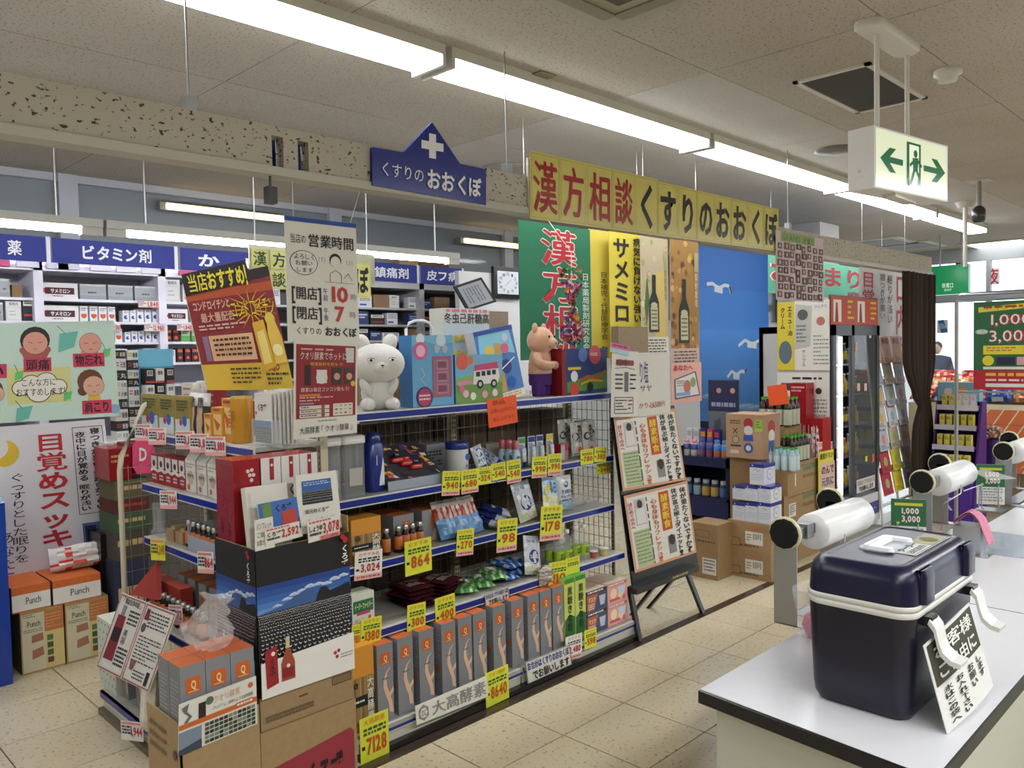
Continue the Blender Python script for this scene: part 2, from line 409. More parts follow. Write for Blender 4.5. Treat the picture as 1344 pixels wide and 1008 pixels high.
mb = MB(); mb.mat = 'asphalt'; mb.box(14.2, 45, -25, 30, -.1, -.02, 'grey'); o = mb.build('ground_outside'); o['kind'] = 'structure'
# suspended bulkhead beam along the pharmacy boundary
BY = 2.80; bz0, bz1 = P(320, 217, Y=BY).z, P(245, 142, Y=BY).z
bxe = P(1223, 345, Y=BY).x
b = MB(); b.mat = 'beam'; w0, w1 = P(357, 200, Y=BY).x, P(372, 200, Y=BY).x; w2, w3 = P(391, 200, Y=BY).x, P(405, 200, Y=BY).x
zs0, zs1 = P(365, 222, Y=BY).z, P(365, 179, Y=BY).z
b.box(-4, w0, BY, BY+.06, bz0, bz1, 'cream'); b.box(w1, w2, BY, BY+.06, bz0, bz1, 'cream'); b.box(w3, bxe, BY, BY+.06, bz0, bz1, 'cream')
for a, c_ in ((w0, w1), (w2, w3)): b.box(a, c_, BY, BY+.06, bz0, zs0, 'cream'); b.box(a, c_, BY, BY+.06, zs1, bz1, 'cream')
t = thing('hanging_bulkhead', (2, BY, bz0), 'long speckled beige bulkhead beam hanging from the ceiling over the pharmacy shelves', 'beam')
b.build('beam_board', t)
b = MB(); b.mat = 'paint'; b.box(-4, bxe, BY-.012, BY+.075, bz0-.02, bz0+.012, 'b5b1a4'); b.build('bottom_rail', t)
b = MB(); b.mat = 'gloss'; b.box(w0-.01, w3+.01, BY+.07, BY+.085, zs0-.01, zs1+.01, '16246e'); b.build('slot_backing', t)
for x_ in (248, 665, 1034):
    a = P(x_, 140 if x_ == 248 else 215 if x_ == 665 else 262, Y=BY+.03)
    b = MB(); b.mat = 'metal'; b.tube([(a.x, BY+.03, bz1), (a.x, BY+.03, CEIL)], .004, 'steel', 5); b.box(a.x-.02, a.x+.02, BY+.01, BY+.05, bz1, bz1+.05, 'steel'); b.build('hanger_rod', t)
b = MB(); b.mat = 'paint'; b.box(-4, bxe-.4, BY+.9, BY+.96, bz0, bz1, 'b5b1a4');
# ceiling lights: continuous line
def ceiling_light(x0, x1, y0, y1, ll, tubemat='tube'):
    t = thing('ceiling_light', ((x0+x1)/2, (y0+y1)/2, CEIL-.1), ll, 'ceiling light', 'fluorescent lights in the long ceiling line')
    b = MB(); b.mat = 'paint'; b.box(x0, x1, y0, y1, CEIL-.05, CEIL, 'cfcdc4'); b.box(x0, x0+.02, y0, y1, CEIL-.1, CEIL-.05, 'cfcdc4'); b.box(x1-.02, x1, y0, y1, CEIL-.1, CEIL-.05, 'cfcdc4'); b.build('housing', t)
    for k in (.27, .73):
        yc = y0+(y1-y0)*k; b = MB(); b.mat = tubemat
        b.tube([(x0+.03, yc, CEIL-.075), (x1-.03, yc, CEIL-.075)], .022, 'white', 10); b.build('tube', t)
    b = MB(); b.mat = 'diffuser'; b.box(x0+.022, x1-.022, y0+.004, y1-.004, CEIL-.054, CEIL-.0505, 'white'); b.build('reflector', t)  # given its own glow in place of tube light falling on it
    return t
LXs = [.1, 2.58, 4.95, 7.3, 9.6, 11.5]
for i in range(5):
    ceiling_light(LXs[i]+.02, LXs[i+1]-.02, 2.95, 3.19, 'bright twin-tube ceiling light, %s from the left in the long line over the aisle' % ORD[i])
# ================================================================ RIGHT-HAND GONDOLA (faces the aisle, -Y)
GX0, GXM, GX1, GB = 1.90, 2.90, 3.892, 3.36
SH = [(1.475, 3.04), (1.095, 3.03), (.793, 3.03), (.51, 2.957)]; BZ = .118
def rail_y(x0, x1, y, z, parent, tagp=True):
    b = MB(); b.mat = 'gloss'; b.box(x0, x1, y-.012, y-.001, z-.040, z, 'd9d8d2'); b.box(x0, x1, y-.0135, y-.012, z-.034, z-.006, 'rail'); return b.build('price_rail', parent)
def rail_x(y0, y1, x, z, parent):
    b = MB(); b.mat = 'gloss'; b.box(x-.012, x-.001, y0, y1, z-.040, z, 'd9d8d2'); b.box(x-.0135, x-.012, y0, y1, z-.034, z-.006, 'rail'); return b.build('price_rail', parent)
G = thing('gondola_shelf', (2.9, 3.1, 0), 'long grey metal gondola shelf with blue price rails facing the aisle', 'shelf')
for xa, xb in ((GX0, GXM), (GXM, GX1)):
    for z, y in SH:
        b = MB(); b.mat = 'paint'; b.box(xa+.004, xb-.004, y, GB-.01, z-.018, z-.001, 'a8a69d'); s = b.build('shelf', G); rail_y(xa+.004, xb-.004, y, z, s)
    b = MB(); b.mat = 'paint'; b.box(xa+.004, xb-.004, 2.85, GB-.01, BZ-.02, BZ-.001, 'a8a69d'); b.box(xa+.006, xb-.006, 2.868, 2.88, .03, BZ-.02, 'cfcbbb'); s = b.build('base_shelf', G)
    rail_y(xa+.004, xb-.004, 2.864, BZ, s)
    # shelves of the far side
    for z in (1.475, 1.095, .793, .51):
        b = MB(); b.mat = 'paint'; b.box(xa+.004, xb-.004, GB+.01, 3.72, z-.018, z-.001, 'a8a69d'); b.build('rear_shelf', G)
b = MB(); b.mat = 'gloss'; b.box(GX0, GX1, 2.835, 3.87, 0, .03, '1d1a18'); b.build('kick_base', G)
b = MB(); b.mat = 'paint'; b.box(GX0+.01, GX1-.01, GB+.04, 3.86, .03, BZ-.02, 'cfcbbb'); b.build('rear_plinth', G)
for x in (GX0+.02, GXM, GX1-.02):
    b = MB(); b.mat = 'paint'; b.box(x-.018, x+.018, GB-.012, GB+.025, .03, 1.5, 'a59d86')
    for k in range(52):
        z = .1+k*.027
        for dx in (-.008, .008): b.box(x+dx-.0035, x+dx+.0035, GB-.0135, GB-.012, z, z+.016, '26221c')
    b.build('upright', G)
b = MB(); b.mat = 'paint'; b.box(GX1-.001, GX1+.014, 3.03, 3.045, .12, 1.47, '8f8a7a')
for k in range(50): b.box(GX1-.0045, GX1-.001, 3.03, 3.036, .13+k*.0265, .146+k*.0265, '26221c')
b.build('front_post', G)
b = MB(); b.mat = 'metal'
for k in range(40):
    x = GX0+.05+k*.0487; b.box(x-.0008, x+.0008, GB-.018, GB-.015, .12, 1.5, '8a8474')
for k in range(10): b.box(GX0, GX1, GB-.021, GB-.018, .2+k*.14, .202+k*.14, '8a8474')
o = b.build('wire_back', G); o['kind'] = 'stuff'
b = MB(); b.mat = 'metal'
for k in range(8): b.box(GX1-.003, GX1, 3.06+k*.04, 3.063+k*.04, .12, 1.47, 'c9c7bd')
for k in range(22): b.box(GX1-.003, GX1, 3.04, GB, .16+k*.06, .163+k*.06, 'c9c7bd')
o = b.build('wire_side', G); o['kind'] = 'stuff'
# cartons standing on the far side, seen through the wire back
k = 0
for z in (1.095, .793, .51, BZ):
    x = 1.98
    while x < 3.7:
        w_ = .17+random.random()*.14; h_ = (.2+random.random()*.08) if z != 1.095 else .27
        b = MB(); b.mat = 'card'; c = random.choice(['5e4c38', '4f4132', '6a5844', '4a4038', '574a40'])
        y_ = 3.43; b.box(x, x+w_, y_, y_+.2, z, z+h_, c); b.box(x+w_*.47, x+w_*.53, y_-.001, y_, z, z+h_, '8a7a5c')
        b.build('carton', label='dim brown carton seen through the wire back, %s along the %s rear shelf' % (ORD[k % 12], {1.095: 'upper', .793: 'middle', .51: 'lower', BZ: 'bottom'}[z]), cat='carton', group='cartons behind the wire back')
        x += w_+.012; k += 1
    k = 0
# ---------------------------------------------------------------- Q boxes
def qbox(w_=.086, d_=.086, h_=.345, front='-y'):
    b = MB(); b.mat = 'print'; b.box(-w_/2, w_/2, -d_/2, d_/2, 0, h_, '84868a', top='c8652c', bottom='c8652c')
    q = [(-w_/2, -d_/2, h_), (w_/2, -d_/2, h_), (w_/2, -d_/2, 0), (-w_/2, -d_/2, 0)]; p = Pn(b, q)
    r_ = w_/h_
    p.r(.22, .12, .80, .12+.58*r_*1.05, 'd0601c', 1)
    cy = .12+.29*r_
    p.t('Q', .40, cy-.045, .62, cy+.035, 'f0d8a0', .03)
    p.r(.3, cy+.27*r_-.012, .72, cy+.27*r_-.006, 'f0d8a0', 2)
    # pale swoosh
    L_ = [(.80, .32), (.55, .37), (.38, .46), (.36, .56), (.5, .68), (.66, .78), (.72, .90)]; R_ = [(.82, .33), (.62, .38), (.56, .46), (.58, .55), (.74, .66), (.90, .78), (.95, .92)]
    for a, c_, d, e in zip(L_, R_, R_[1:], L_[1:]): p.g([a, c_, d, e], 'dfb89c', 1)
    p.g([(.99, .58), (.99, .64), (.75, .72), (.68, .66)], 'dfb89c', 1)
    p.r(.3, .445, .72, .452, 'ink', 2); p.r(.36, .458, .62, .463, 'ink', 2)
    q = [(w_/2, -d_/2, h_), (w_/2, d_/2, h_), (w_/2, d_/2, 0), (w_/2, -d_/2, 0)]
    q = [(-w_/2, d_/2, h_), (-w_/2, -d_/2, h_), (-w_/2, -d_/2, 0), (-w_/2, d_/2, 0)]; p = Pn(b, q)
    p.lines(.15, .15, .85, .5, 9, 'a8aaac', .4); p.r(.2, .6, .8, .66, 'd0601c', 1)
    return b
QG = 'tall grey enzyme drink boxes on the bottom gondola shelf'
base = P(506, 900, Y=2.88)
qx = [(493, 519), (520, 545), (548, 572.5), (578, 600.5), (601.5, 620), (620.5, 640), (644, 667), (669, 690), (692, 708.5), (709, 724), (725, 740)]
protoq = None; yq = 2.885
for i, (a, c) in enumerate(qx):
    yy = 900-(a-493)*.42; xa, xc = P(a, yy, Y=yq).x, P(c, yy, Y=yq).x; xm = (xa+xc)/2
    lb = 'tall grey box with orange square logo, %s from the left on the bottom shelf' % ORD[i]
    if protoq is None:
        protoq = qbox().build('drink_box', origin=(0, 0, 0), label=lb, cat='box', group=QG); protoq.location = (xm, yq+.043, BZ)
    else: dup(protoq, (xm, yq+.043, BZ), label=lb)
for i, (a, c) in enumerate(qx): # second rank behind
    yy = 900-(a-493)*.42; xm = (P(a, yy, Y=yq).x+P(c, yy, Y=yq).x)/2
    dup(protoq, (xm, yq+.133, BZ), label='tall grey box with orange top in the rear rank, behind the %s front box' % ORD[i])
# green brown-sugar boxes
for i, (a, c) in enumerate([(740.5, 754.5), (755, 769)]):
    x0, x1 = P(a, 790, Y=yq).x, P(c, 790, Y=yq).x; h_ = P(755, 757, Y=yq).z-BZ
    b = MB(); b.box(x0+.001, x1-.001, yq, yq+.13, BZ, BZ+h_, 'c8d468', top='4f9436'); p = Pn(b, [(x0, yq, BZ+h_), (x1, yq, BZ+h_), (x1, yq, BZ), (x0, yq, BZ)])
    p.r(.03, 0, .97, .07, '3f8a30'); p.g([(.03, .62), (.5, .55), (.97, .6), (.97, .86), (.5, .94), (.03, .88)], '2c6a34'); p.t('黒糖きな粉', .28, .12, .75, .8, 'ink', .03, True)
    b.build('sweets_box', label='slim yellow-green box lettered in black kanji, %s of the pair beside the grey boxes' % ('left' if i == 0 else 'right'), cat='box', group='yellow-green sweets boxes')
# blue and pink mask boxes, two high
for j, (xa, xb, col, kind) in enumerate([(770, 797, '46506e', 'navy'), (797.5, 824, 'e0a49c', 'pink')]):
    x0, x1 = P(xa, 800, Y=yq+.01).x, P(xb, 800, Y=yq+.01).x
    for k in range(2):
        h_ = .125; z = BZ+k*h_
        b = MB(); b.box(x0+.002, x1-.002, yq+.01, yq+.2, z, z+h_-.001, col, top='c9b49c'); p = Pn(b, [(x0, yq+.01, z+h_), (x1, yq+.01, z+h_), (x1, yq+.01, z), (x0, yq+.01, z)])
        p.r(.03, .03, .97, .16, '2a2c34' if j == 0 else 'c87868'); p.lines(.06, .05, .8, .14, 1, 'white', .8)
        if j == 0:
            p.g([(.02, .2), (.55, .2), (.35, .95), (.02, .95)], 'c0604c'); p.t('マスク', .08, .3, .42, .55, 'f0e0a0', .03); p.g([(.6, .35), (.92, .35), (.86, .8), (.66, .8)], 'b8c8dc'); p.lines(.08, .62, .38, .9, 3, 'white', .5)
        else:
            p.c(.3, .5, .16, 'f4d8b8'); p.c(.66, .6, .14, 'f4d8b8'); p.g([(.5, .25), (.9, .25), (.84, .6), (.58, .6)], 'c8d4e8'); p.r(.1, .75, .6, .86, 'c8584c'); p.c(.8, .8, .08, 'd87070')
        b.build('mask_box', label='%s mask box at the right end of the bottom shelf, %s one' % (kind, 'lower' if k == 0 else 'upper'), cat='box', group='mask boxes on the bottom shelf')
# ---------------------------------------------------------------- orange enzyme cartons with bamboo picture
def bamboo_box(x0, x1, y, z, h_, d_, name, label):
    b = MB(); b.box(x0, x1, y, y+d_, z, z+h_, 'd8932e', top='d8932e'); p = Pn(b, [(x0, y, z+h_), (x1, y, z+h_), (x1, y, z), (x0, y, z)])
    p.r(0, .36, 1, .93, '9a7c4e')
    for k in range(9):
        a = .03+k*.11; p.r(a, .36, a+.05, .93, ['b89a64', '7e6238', 'a88850'][k % 3], 2)
    p.r(0, .58, 1, .71, 'black', 3); p.t('大高酵素', .68, .37, .96, .93, 'white', .03, True, 4); p.t('α', .1, .4, .3, .48, 'ink', .03, False, 4); p.lines(.08, .63, .55, .66, 1, 'white', .8, 4); p.c(.2, .44, .1, '6a5030', 3)
    return b.build(name, label=label, cat='box', group='orange and bamboo-pattern enzyme boxes')
x0, x1 = P(466, 900, Y=yq).x, P(491, 900, Y=yq).x
bamboo_box(x0-.02, x1, yq, BZ, .365, .1, 'enzyme_box', 'orange box with bamboo picture at the left end of the bottom shelf')
z = .793; y = 3.05; x0, x1 = P(461, 705, Y=y).x, P(500, 700, Y=y).x
bamboo_box(x0, x1, y, z, .2, .12, 'enzyme_box', 'orange box with bamboo picture on the shelf above the green carton')
# ================================================================ price cards
def card(l, t_, r_, b_, Y, price, label, white=False, pinkfoot=True, rot=-4, sub='おすすめ', group='handwritten yellow price cards'):
    fg = 'b8242c' if white else 'c4501a'
    def d(p):
        ph = .8 if pinkfoot else 1
        if pinkfoot: p.r(0, .82, 1, 1, 'e8b8b0')
        if pinkfoot: p.lines(.08, .87, .92, .95, 1, 'c05050', .8)
        if sub: p.t(sub, .12, .04, .88, .04+.14, 'd87828' if not white else 'd06060')
        p.lines(.12, .24, .9, .42, 2, '3a5a2a' if not white else 'ink', .65, seg=5)
        if price: p.t(price, .2, .44, .92, .44+.36*ph, fg, .03); p.r(.05, .6, .16, .68, 'ink')
    return sheetY(l, t_, r_, b_, Y, d, 'price_card', label, 'price card', rot, col='eceae4' if white else 'dde23c', group=group, th=.0015)
YC = [('940', 580, 620, 604, 648, 3.014, 'under the white tub'), ('680', 605, 618, 628, 645, 3.012, 'under the tilted refill pouch'), ('324', 627, 614, 645, 634, 3.013, 'narrow one right of the 680 card'),
 ('540', 645, 609, 664, 628, 3.014, 'left of the pair under the pink-topped bottles'), ('540', 665, 605, 684, 632, 3.012, 'right of the pair under the pink-topped bottles, with pink foot'),
 ('990', 698, 601, 718, 625, 3.012, 'left of the pair under the tubes'), ('990', 719, 597, 737, 622, 3.012, 'right of the pair under the tubes'),
 ('780', 762, 591, 779, 608, 3.012, 'under the silver snack bags'), ('380', 780, 588, 796, 605, 3.012, 'right end of the second shelf, upper'), ('3495', 783, 608, 804, 620, 3.06, 'hanging below the rail at the right end'),
 ('98', 652, 684, 679, 720, 3.012, 'square one on the third shelf'), ('178', 709, 667, 738, 705, 3.012, 'below the lemon bag'), ('270', 599, 697, 622, 726, 3.012, 'under the blue snack bags'),
 ('864', 531, 712, 567, 748, 3.012, 'large, under the small dark bottles'), ('980', 461, 822, 473, 848, 2.939, 'half hidden at the left end of the fourth shelf'), ('1380', 473, 815, 501, 843, 2.938, 'beneath the green carton'),
 ('300', 534, 796, 559, 828, 2.938, 'below the stack of maroon packs'), ('400', 571, 786, 598, 818, 2.938, 'next to the maroon packs, right one'), ('110', 720, 741, 745, 767, 2.93, 'tilted, below the drink packet'),
 ('', 742, 734, 761, 756, 2.938, 'blank of price, below the water bottles'), ('598', 767, 829, 783, 847, 2.845, 'on the bottom rail at the right'), ('8640', 637, 884, 668, 916, 2.832, 'large, on the bottom plinth'),
 ('7128', 472, 945, 511, 990, 2.832, 'largest, at the bottom left of the gondola')]
for pr_, l, t_, r_, b_, Y, wh in YC:
    card(l, t_, r_, b_, Y, pr_, ('yellow price card reading %s, %s' % (pr_, wh)) if pr_ else 'yellow price card, ' + wh, pinkfoot=pr_ in ('940', '680', '540', '990', '270', '178', '98', '300', '400') and not (pr_ == '540' and l == 645), rot=random.uniform(-6, 2), sub='大高酵素' if pr_ == '7128' else 'クオリ酵素' if pr_ == '8640' else 'おすすめ')
card(465, 727, 502, 755, 3.012, '3,024', 'white price card reading 3,024 on the rail below the orange bamboo box', True, sub='おすすめ品', group='white price cards')
card(742, 838, 764, 860, 2.84, '2,480', 'white price card on the bottom rail below the yellow-green sweets boxes', True, group='white price cards')
def d(p):
    p.t('景品', .15, .06, .6, .24, '9a3a20'); p.t('お買い上げの方に', .08, .36, .92, .52, 'a04020'); p.t('差し上げます', .14, .66, .9, .82, 'a04020')
sheetY(640, 523, 679, 556, 3.022, d, 'notice_card', 'bright orange handwritten notice hanging from the toy shelf rail', 'notice', 4, col='f05a20')
def d(p):
    p.fr(0, 0, 1, 1, .01, 'ink'); p.t('お会計はくすりのおおくぼ', .03, .06, .97, .45, 'rail', .03); p.t('でお願いします', .12, .5, .95, .94, 'ink', .03)
sheet(Q4([(689, 869), (747, 846), (751, 872), (693, 898)], Y=2.83), d, 'notice_card', 'white notice in bold black and blue lettering on the gondola plinth', 'notice')
sheet(Q4([(636, 780), (666, 769), (668, 787), (638, 797)], Y=2.935), d, 'notice_card', 'small white notice on the rail above the grey boxes', 'notice')
def d(p):
    p.c(.1, .5, .075, '8c8c88', ry=.42, n=6, a0=30, a1=389); p.c(.1, .5, .05, 'e0ddd2', 2, ry=.28, n=6); p.t('OC', .07, .34, .13, .66, '8c8c88', .03)
    p.t('大高酵素', .2, .14, .98, .86, '8c8c88', .03)
sheet(Q4([(545, 927), (638, 887), (641, 914), (547, 952)], Y=2.828), d, 'name_plate', 'long cream name plate with grey kanji on the gondola plinth', 'sign', col='e6e3d8')
# ================================================================ goods on shelf 4 (z .51)
Z4, Z3, Z2, Z1 = .511, .794, 1.096, 1.476
y = 2.975; x0, x1 = P(462, 800, Y=y).x, P(491, 790, Y=y).x
b = MB(); b.box(x0, x1, y, y+.09, Z4, Z4+.17, 'd8dcd0', top='b8c0a8', left='2c5aa0'); p = Pn(b, [(x0, y, Z4+.17), (x1, y, Z4+.17), (x1, y, Z4), (x0, y, Z4)])
p.r(.05, .18, .95, .5, '1d7040'); p.t('イージーファイバー', .1, .24, .9, .42, 'e8e8b0', .03); p.r(.2, .48, .8, .56, 'c8386c', 2); p.t('おいしい', .1, .62, .5, .74, 'c8384c'); p.c(.78, .66, .07, 'd8502c'); p.c(.85, .78, .06, '3f8a30'); p.lines(.1, .82, .6, .94, 2, '2c5aa0')
b.build('fibre_box', label='small white and green carton at the left end of the fourth shelf', cat='box')
def pouch(w_, h_, t_, fn, draw=None, mat='foil', n=(8, 10), crinkle=.003, seed=1):
    """pillow packet standing on z=0, facing -y; fn(x,y)->colour"""
    rnd = random.Random(seed); b = MB(); b.mat = mat
    nz = [[rnd.uniform(-1, 1)*crinkle for _ in range(n[1]+1)] for _ in range(n[0]+1)]
    def bul(x, y):
        e = max(0, 1-(2*x-1)**2)**.5*max(0, min(1, (1-abs(2*y-1))*3))**.6*t_/2
        i, j = min(n[0]-1, int(x*n[0])), min(n[1]-1, int(y*n[1])); fx, fy = x*n[0]-i, y*n[1]-j
        z = (nz[i][j]*(1-fx)+nz[i+1][j]*fx)*(1-fy)+(nz[i][j+1]*(1-fx)+nz[i+1][j+1]*fx)*fy
        return e+z*(1 if 0 < x < 1 else 0)
    q = [(-w_/2, 0, h_), (w_/2, 0, h_), (w_/2, 0, 0), (-w_/2, 0, 0)]; p = Pn(b, q, bulge=bul, off=.0007)
    for i in range(n[0]):
        for j in range(n[1]):
            a, c, d, e = i/n[0], (i+1)/n[0], j/n[1], (j+1)/n[1]; col = fn((a+c)/2, (d+e)/2)
            f = [p.p(a, d, 0), p.p(a, e, 0), p.p(c, e, 0), p.p(c, d, 0)]
            b.idx(f, [(0, 1, 2, 3)], col, True); b.idx([V((v.x, -v.y+.002, v.z)) for v in reversed(f)], [(0, 1, 2, 3)], col, True)
    b.mat = 'print'
    if draw: draw(p)
    return b
def place(b, name, loc, rot, label, cat, group=None):
    o = b.build(name, origin=(0, 0, 0), label=label, cat=cat, group=group); o.location = loc; o.rotation_euler = [math.radians(a) for a in rot]; return o
# maroon flat packs in two stacks
for si, (px, py, nn, Y) in enumerate([(545, 790, 5, 3.08), (586, 772, 4, 3.12)]):
    c0 = P(px, py, Z=Z4); cx, cy = P(px, py-15, Y=Y).x, Y
    for k in range(nn):
        b = pouch(.15, .22, .02, lambda x, y: '4a1c26' if y > .15 else '6e6a60', lambda p: (p.r(.15, .3, .85, .5, '7a6a5a'), p.lines(.2, .6, .8, .8, 3, 'c8b8a8')), seed=si*9+k)
        place(b, 'rice_packet', (cx+random.uniform(-.008, .008), cy-.07, Z4+.014+k*.021), (-90, 0, random.uniform(-8, 8)+(12 if si else 0)), 'flat maroon packet lying in the %s stack, %s from the bottom' % ('left' if si == 0 else 'right', ORD[k]), 'packet', 'maroon packets lying on the fourth shelf')
def greenp(c1, c2): return lambda x, y: c1 if (x*3+y*2) % 1 < .6 else c2
for k, (px, py, c1, c2, nm, dz) in enumerate([(615, 776, '3f8a3a', 'a8c898', 'green', 0), (635, 768, '3f8a3a', 'a8c898', 'green', .0), (652, 762, '4f9a48', 'c0d8b0', 'green', .02), (662, 756, '2a5aa8', '9ab4d8', 'blue', 0), (680, 748, '2a5aa8', '9ab4d8', 'blue', .0), (690, 744, '3068b8', 'b8cce4', 'blue', .022), (672, 750, '3068b8', 'b8cce4', 'blue', .044)]):
    q = P(px, py, Z=Z4+.03); b = pouch(.12, .2, .035, greenp(c1, c2), lambda p: p.r(.3, .2, .7, .45, 'e4e8e0'), seed=30+k)
    place(b, 'sweets_packet', (q.x, max(3.0, q.y-.05), Z4+.022+dz), (-88, 0, -35+k*6), 'glossy %s sweets packet lying on the fourth shelf, %s of its colour' % (nm, ORD[k if k < 3 else k-3]), 'packet', 'green and blue sweets packets')
# clear bag hanging at the rail
b = pouch(.12, .1, .06, lambda x, y: 'b0aaa0', seed=77, crinkle=.014); q = P(715, 768, Y=2.95); place(b, 'clear_bag', (q.x, 2.945, Z4-.04), (0, 0, 10), 'crumpled clear bag stuffed between the rail and the grey boxes', 'bag')
def calpis(p):
    p.c(.5, .55, .3, '1e2f7a'); p.t('カルピス', .22, .48, .78, .6, 'white', .03, l=4); p.t('守る働く乳酸菌', .1, .1, .6, .2, '3a4a8a'); p.g([(.5, .76), (.9, .7), (.8, .92), (.45, .93)], 'e4a0a8', 2); p.g([(.1, .8), (.4, .78), (.4, .95), (.1, .95)], 'b8cc98', 2)
q = P(700, 757, Y=3.0); place(pouch(.13, .21, .03, lambda x, y: 'c4c8d0' if y < .75 else 'd8dcc8', calpis, seed=3), 'sweets_bag', (q.x, 3.0, Z4+.008), (-14, 12, 0), 'silver drink-powder packet with navy disc leaning on the fourth shelf', 'packet')
q = P(688, 690, Y=3.1); place(pouch(.14, .215, .03, lambda x, y: 'c4c8d0' if y < .75 else 'd8dcc8', calpis, seed=4), 'sweets_bag', (q.x, 3.06, Z3+.012), (-12, -8, 0), 'silver sweets packet with navy disc leaning on the third shelf', 'packet')
def lemon(p):
    p.g([(.05, .3), (.4, .2), (.5, .5), (.2, .7)], 'e8d040'); p.t('塩レモン', .35, .1, .85, .45, '2a6ab8', .03); p.g([(.3, .7), (.9, .6), (.9, .85), (.4, .9)], 'e0c838'); p.c(.6, .55, .16, 'f0f0e8')
q = P(720, 688, Y=3.08); place(pouch(.135, .215, .03, lambda x, y: 'a8c8dc' if y < .55 else 'd8dcb0', lemon, seed=5), 'sweets_bag', (q.x, 3.055, Z3+.012), (-12, 10, 0), 'yellow and light blue lemon sweets bag leaning on the third shelf', 'packet')
def uru(p):
    p.c(.5, .25, .15, '2a5ab0'); p.t('うるおい', .15, .38, .85, .52, '2a3a8a', .03); p.t('キャンディ', .15, .54, .85, .66, '2a3a8a', .03); p.r(.1, .68, .9, .72, '2a3a8a'); p.g([(.2, .75), (.5, .74), (.5, .95), (.2, .95)], 'e8d060'); p.g([(.55, .75), (.85, .74), (.8, .95), (.5, .95)], '5a9ad0')
q = P(740, 672, Y=3.1); place(pouch(.125, .2, .04, lambda x, y: 'dfe0dc' if y < .7 else '9cc0d8', uru, seed=6), 'sweets_bag', (q.x, 3.09, Z3+.012), (-3, 0, 0), 'upright white candy pouch at the right of the third shelf', 'packet')
q = P(655, 686, Y=3.07)
for k in range(3):
    place(pouch(.12, .17, .04, lambda x, y: '1e2c6a' if y < .7 else 'c8ccd8', lambda p: p.t('キャベツ', .2, .3, .8, .5, 'white', .03), seed=11+k), 'sweets_bag', (q.x+k*.045, 3.055+.01*k, Z3+.02+.02*k), (-72, 0, 25+k*12), 'crumpled navy packet lying on the third shelf, %s of three' % ORD[k], 'packet', 'crumpled navy packets')
for k, (px, py) in enumerate([(594, 706), (612, 704), (628, 700)]):
    q = P(px, py, Y=3.05); place(pouch(.13, .2, .05, lambda x, y: '6a98c8' if y > .45 else ('b83a2c' if (x*4) % 1 < .5 and y > .2 else 'b8b0a8'), lambda p: p.r(.2, .6, .8, .75, 'a8c4e0'), seed=21+k, crinkle=.006), 'snack_bag', (q.x, 3.06, Z3+.01), (-25, 0, 6*k), 'light blue snack bag with red fruit, %s from the left on the third shelf' % ORD[k], 'packet', 'light blue snack bags on the third shelf')
for k, (px, py) in enumerate([(762, 660), (780, 656)]):
    b = pouch(.13, .07, .09, lambda x, y: '8a98a8', seed=61+k, crinkle=.014, mat='bagfilm'); q = P(px, py, Y=3.12); place(b, 'clear_bag', (q.x, 3.12, Z3+.01), (-40, 0, 0), 'empty crumpled clear bag at the right end of the third shelf, %s one' % ('left' if k == 0 else 'right'), 'bag', 'empty clear bags')
# Q boxes lying behind, bottles in front on shelf 3
for k, (px, w_) in enumerate([(525, .12), (562, .12)]):
    x = P(px, 690, Y=3.16).x; b = MB(); b.box(x-.062, x+.062, 3.13, 3.33, Z3, Z3+.16, '8c8e90', top='b8642c'); p = Pn(b, [(x-.062, 3.13, Z3+.16), (x+.062, 3.13, Z3+.16), (x+.062, 3.13, Z3), (x-.062, 3.13, Z3)])
    p.r(.45, .2, .8, .5, 'd0601c'); p.ln([(.68, .27), (.58, .26), (.56, .34), (.66, .37), (.56, .45)], .025, 'f0d8a0'); p.g([(.6, .6), (.75, .6), (.7, .98), (.45, .98)], 'dfb89c')
    b.build('drink_box', label='short grey box with orange top on the third shelf, %s one' % ('left' if k == 0 else 'right'), cat='box', group='short grey boxes on the third shelf')
def small_bottle(lab='c8743c', cap='c8c8c4', body='241a14', h_=.11, r_=.021):
    root = thing('tonic_bottle', (0, 0, 0), 'x', 'bottle')
    b = MB(); b.mat = 'gloss'; b.lathe([(r_*.9, 0), (r_, .004), (r_, h_*.12), (r_*1.02, h_*.125), (r_*1.02, h_*.55), (r_, h_*.555), (r_, h_*.62), (r_*.55, h_*.78), (r_*.5, h_*.84)], [body, body, body, lab, lab, lab, body, body], n=12); b.build('body', root)
    b = MB(); b.mat = 'metal'; b.lathe([(r_*.62, h_*.82), (r_*.64, h_*.83), (r_*.64, h_*.98), (r_*.5, h_)], cap, n=12); b.build('cap', root)
    return root
tb = small_bottle(h_=.125)
first = True
def put_bottle(loc, label, group, src=None):
    global first
    if first: first = False; tb.location = loc; tb['label'] = label; tb['group'] = group; return tb
    return dup(tb, loc, label=label, group=group)
for k, px in enumerate([507, 523, 532.5, 541.5, 551]):
    x = P(px, 715, Y=3.08).x; put_bottle((x, 3.08, Z3), 'small dark tonic bottle with orange label on the third gondola shelf, %s from the left' % ORD[k], 'tonic bottles on the third shelf')
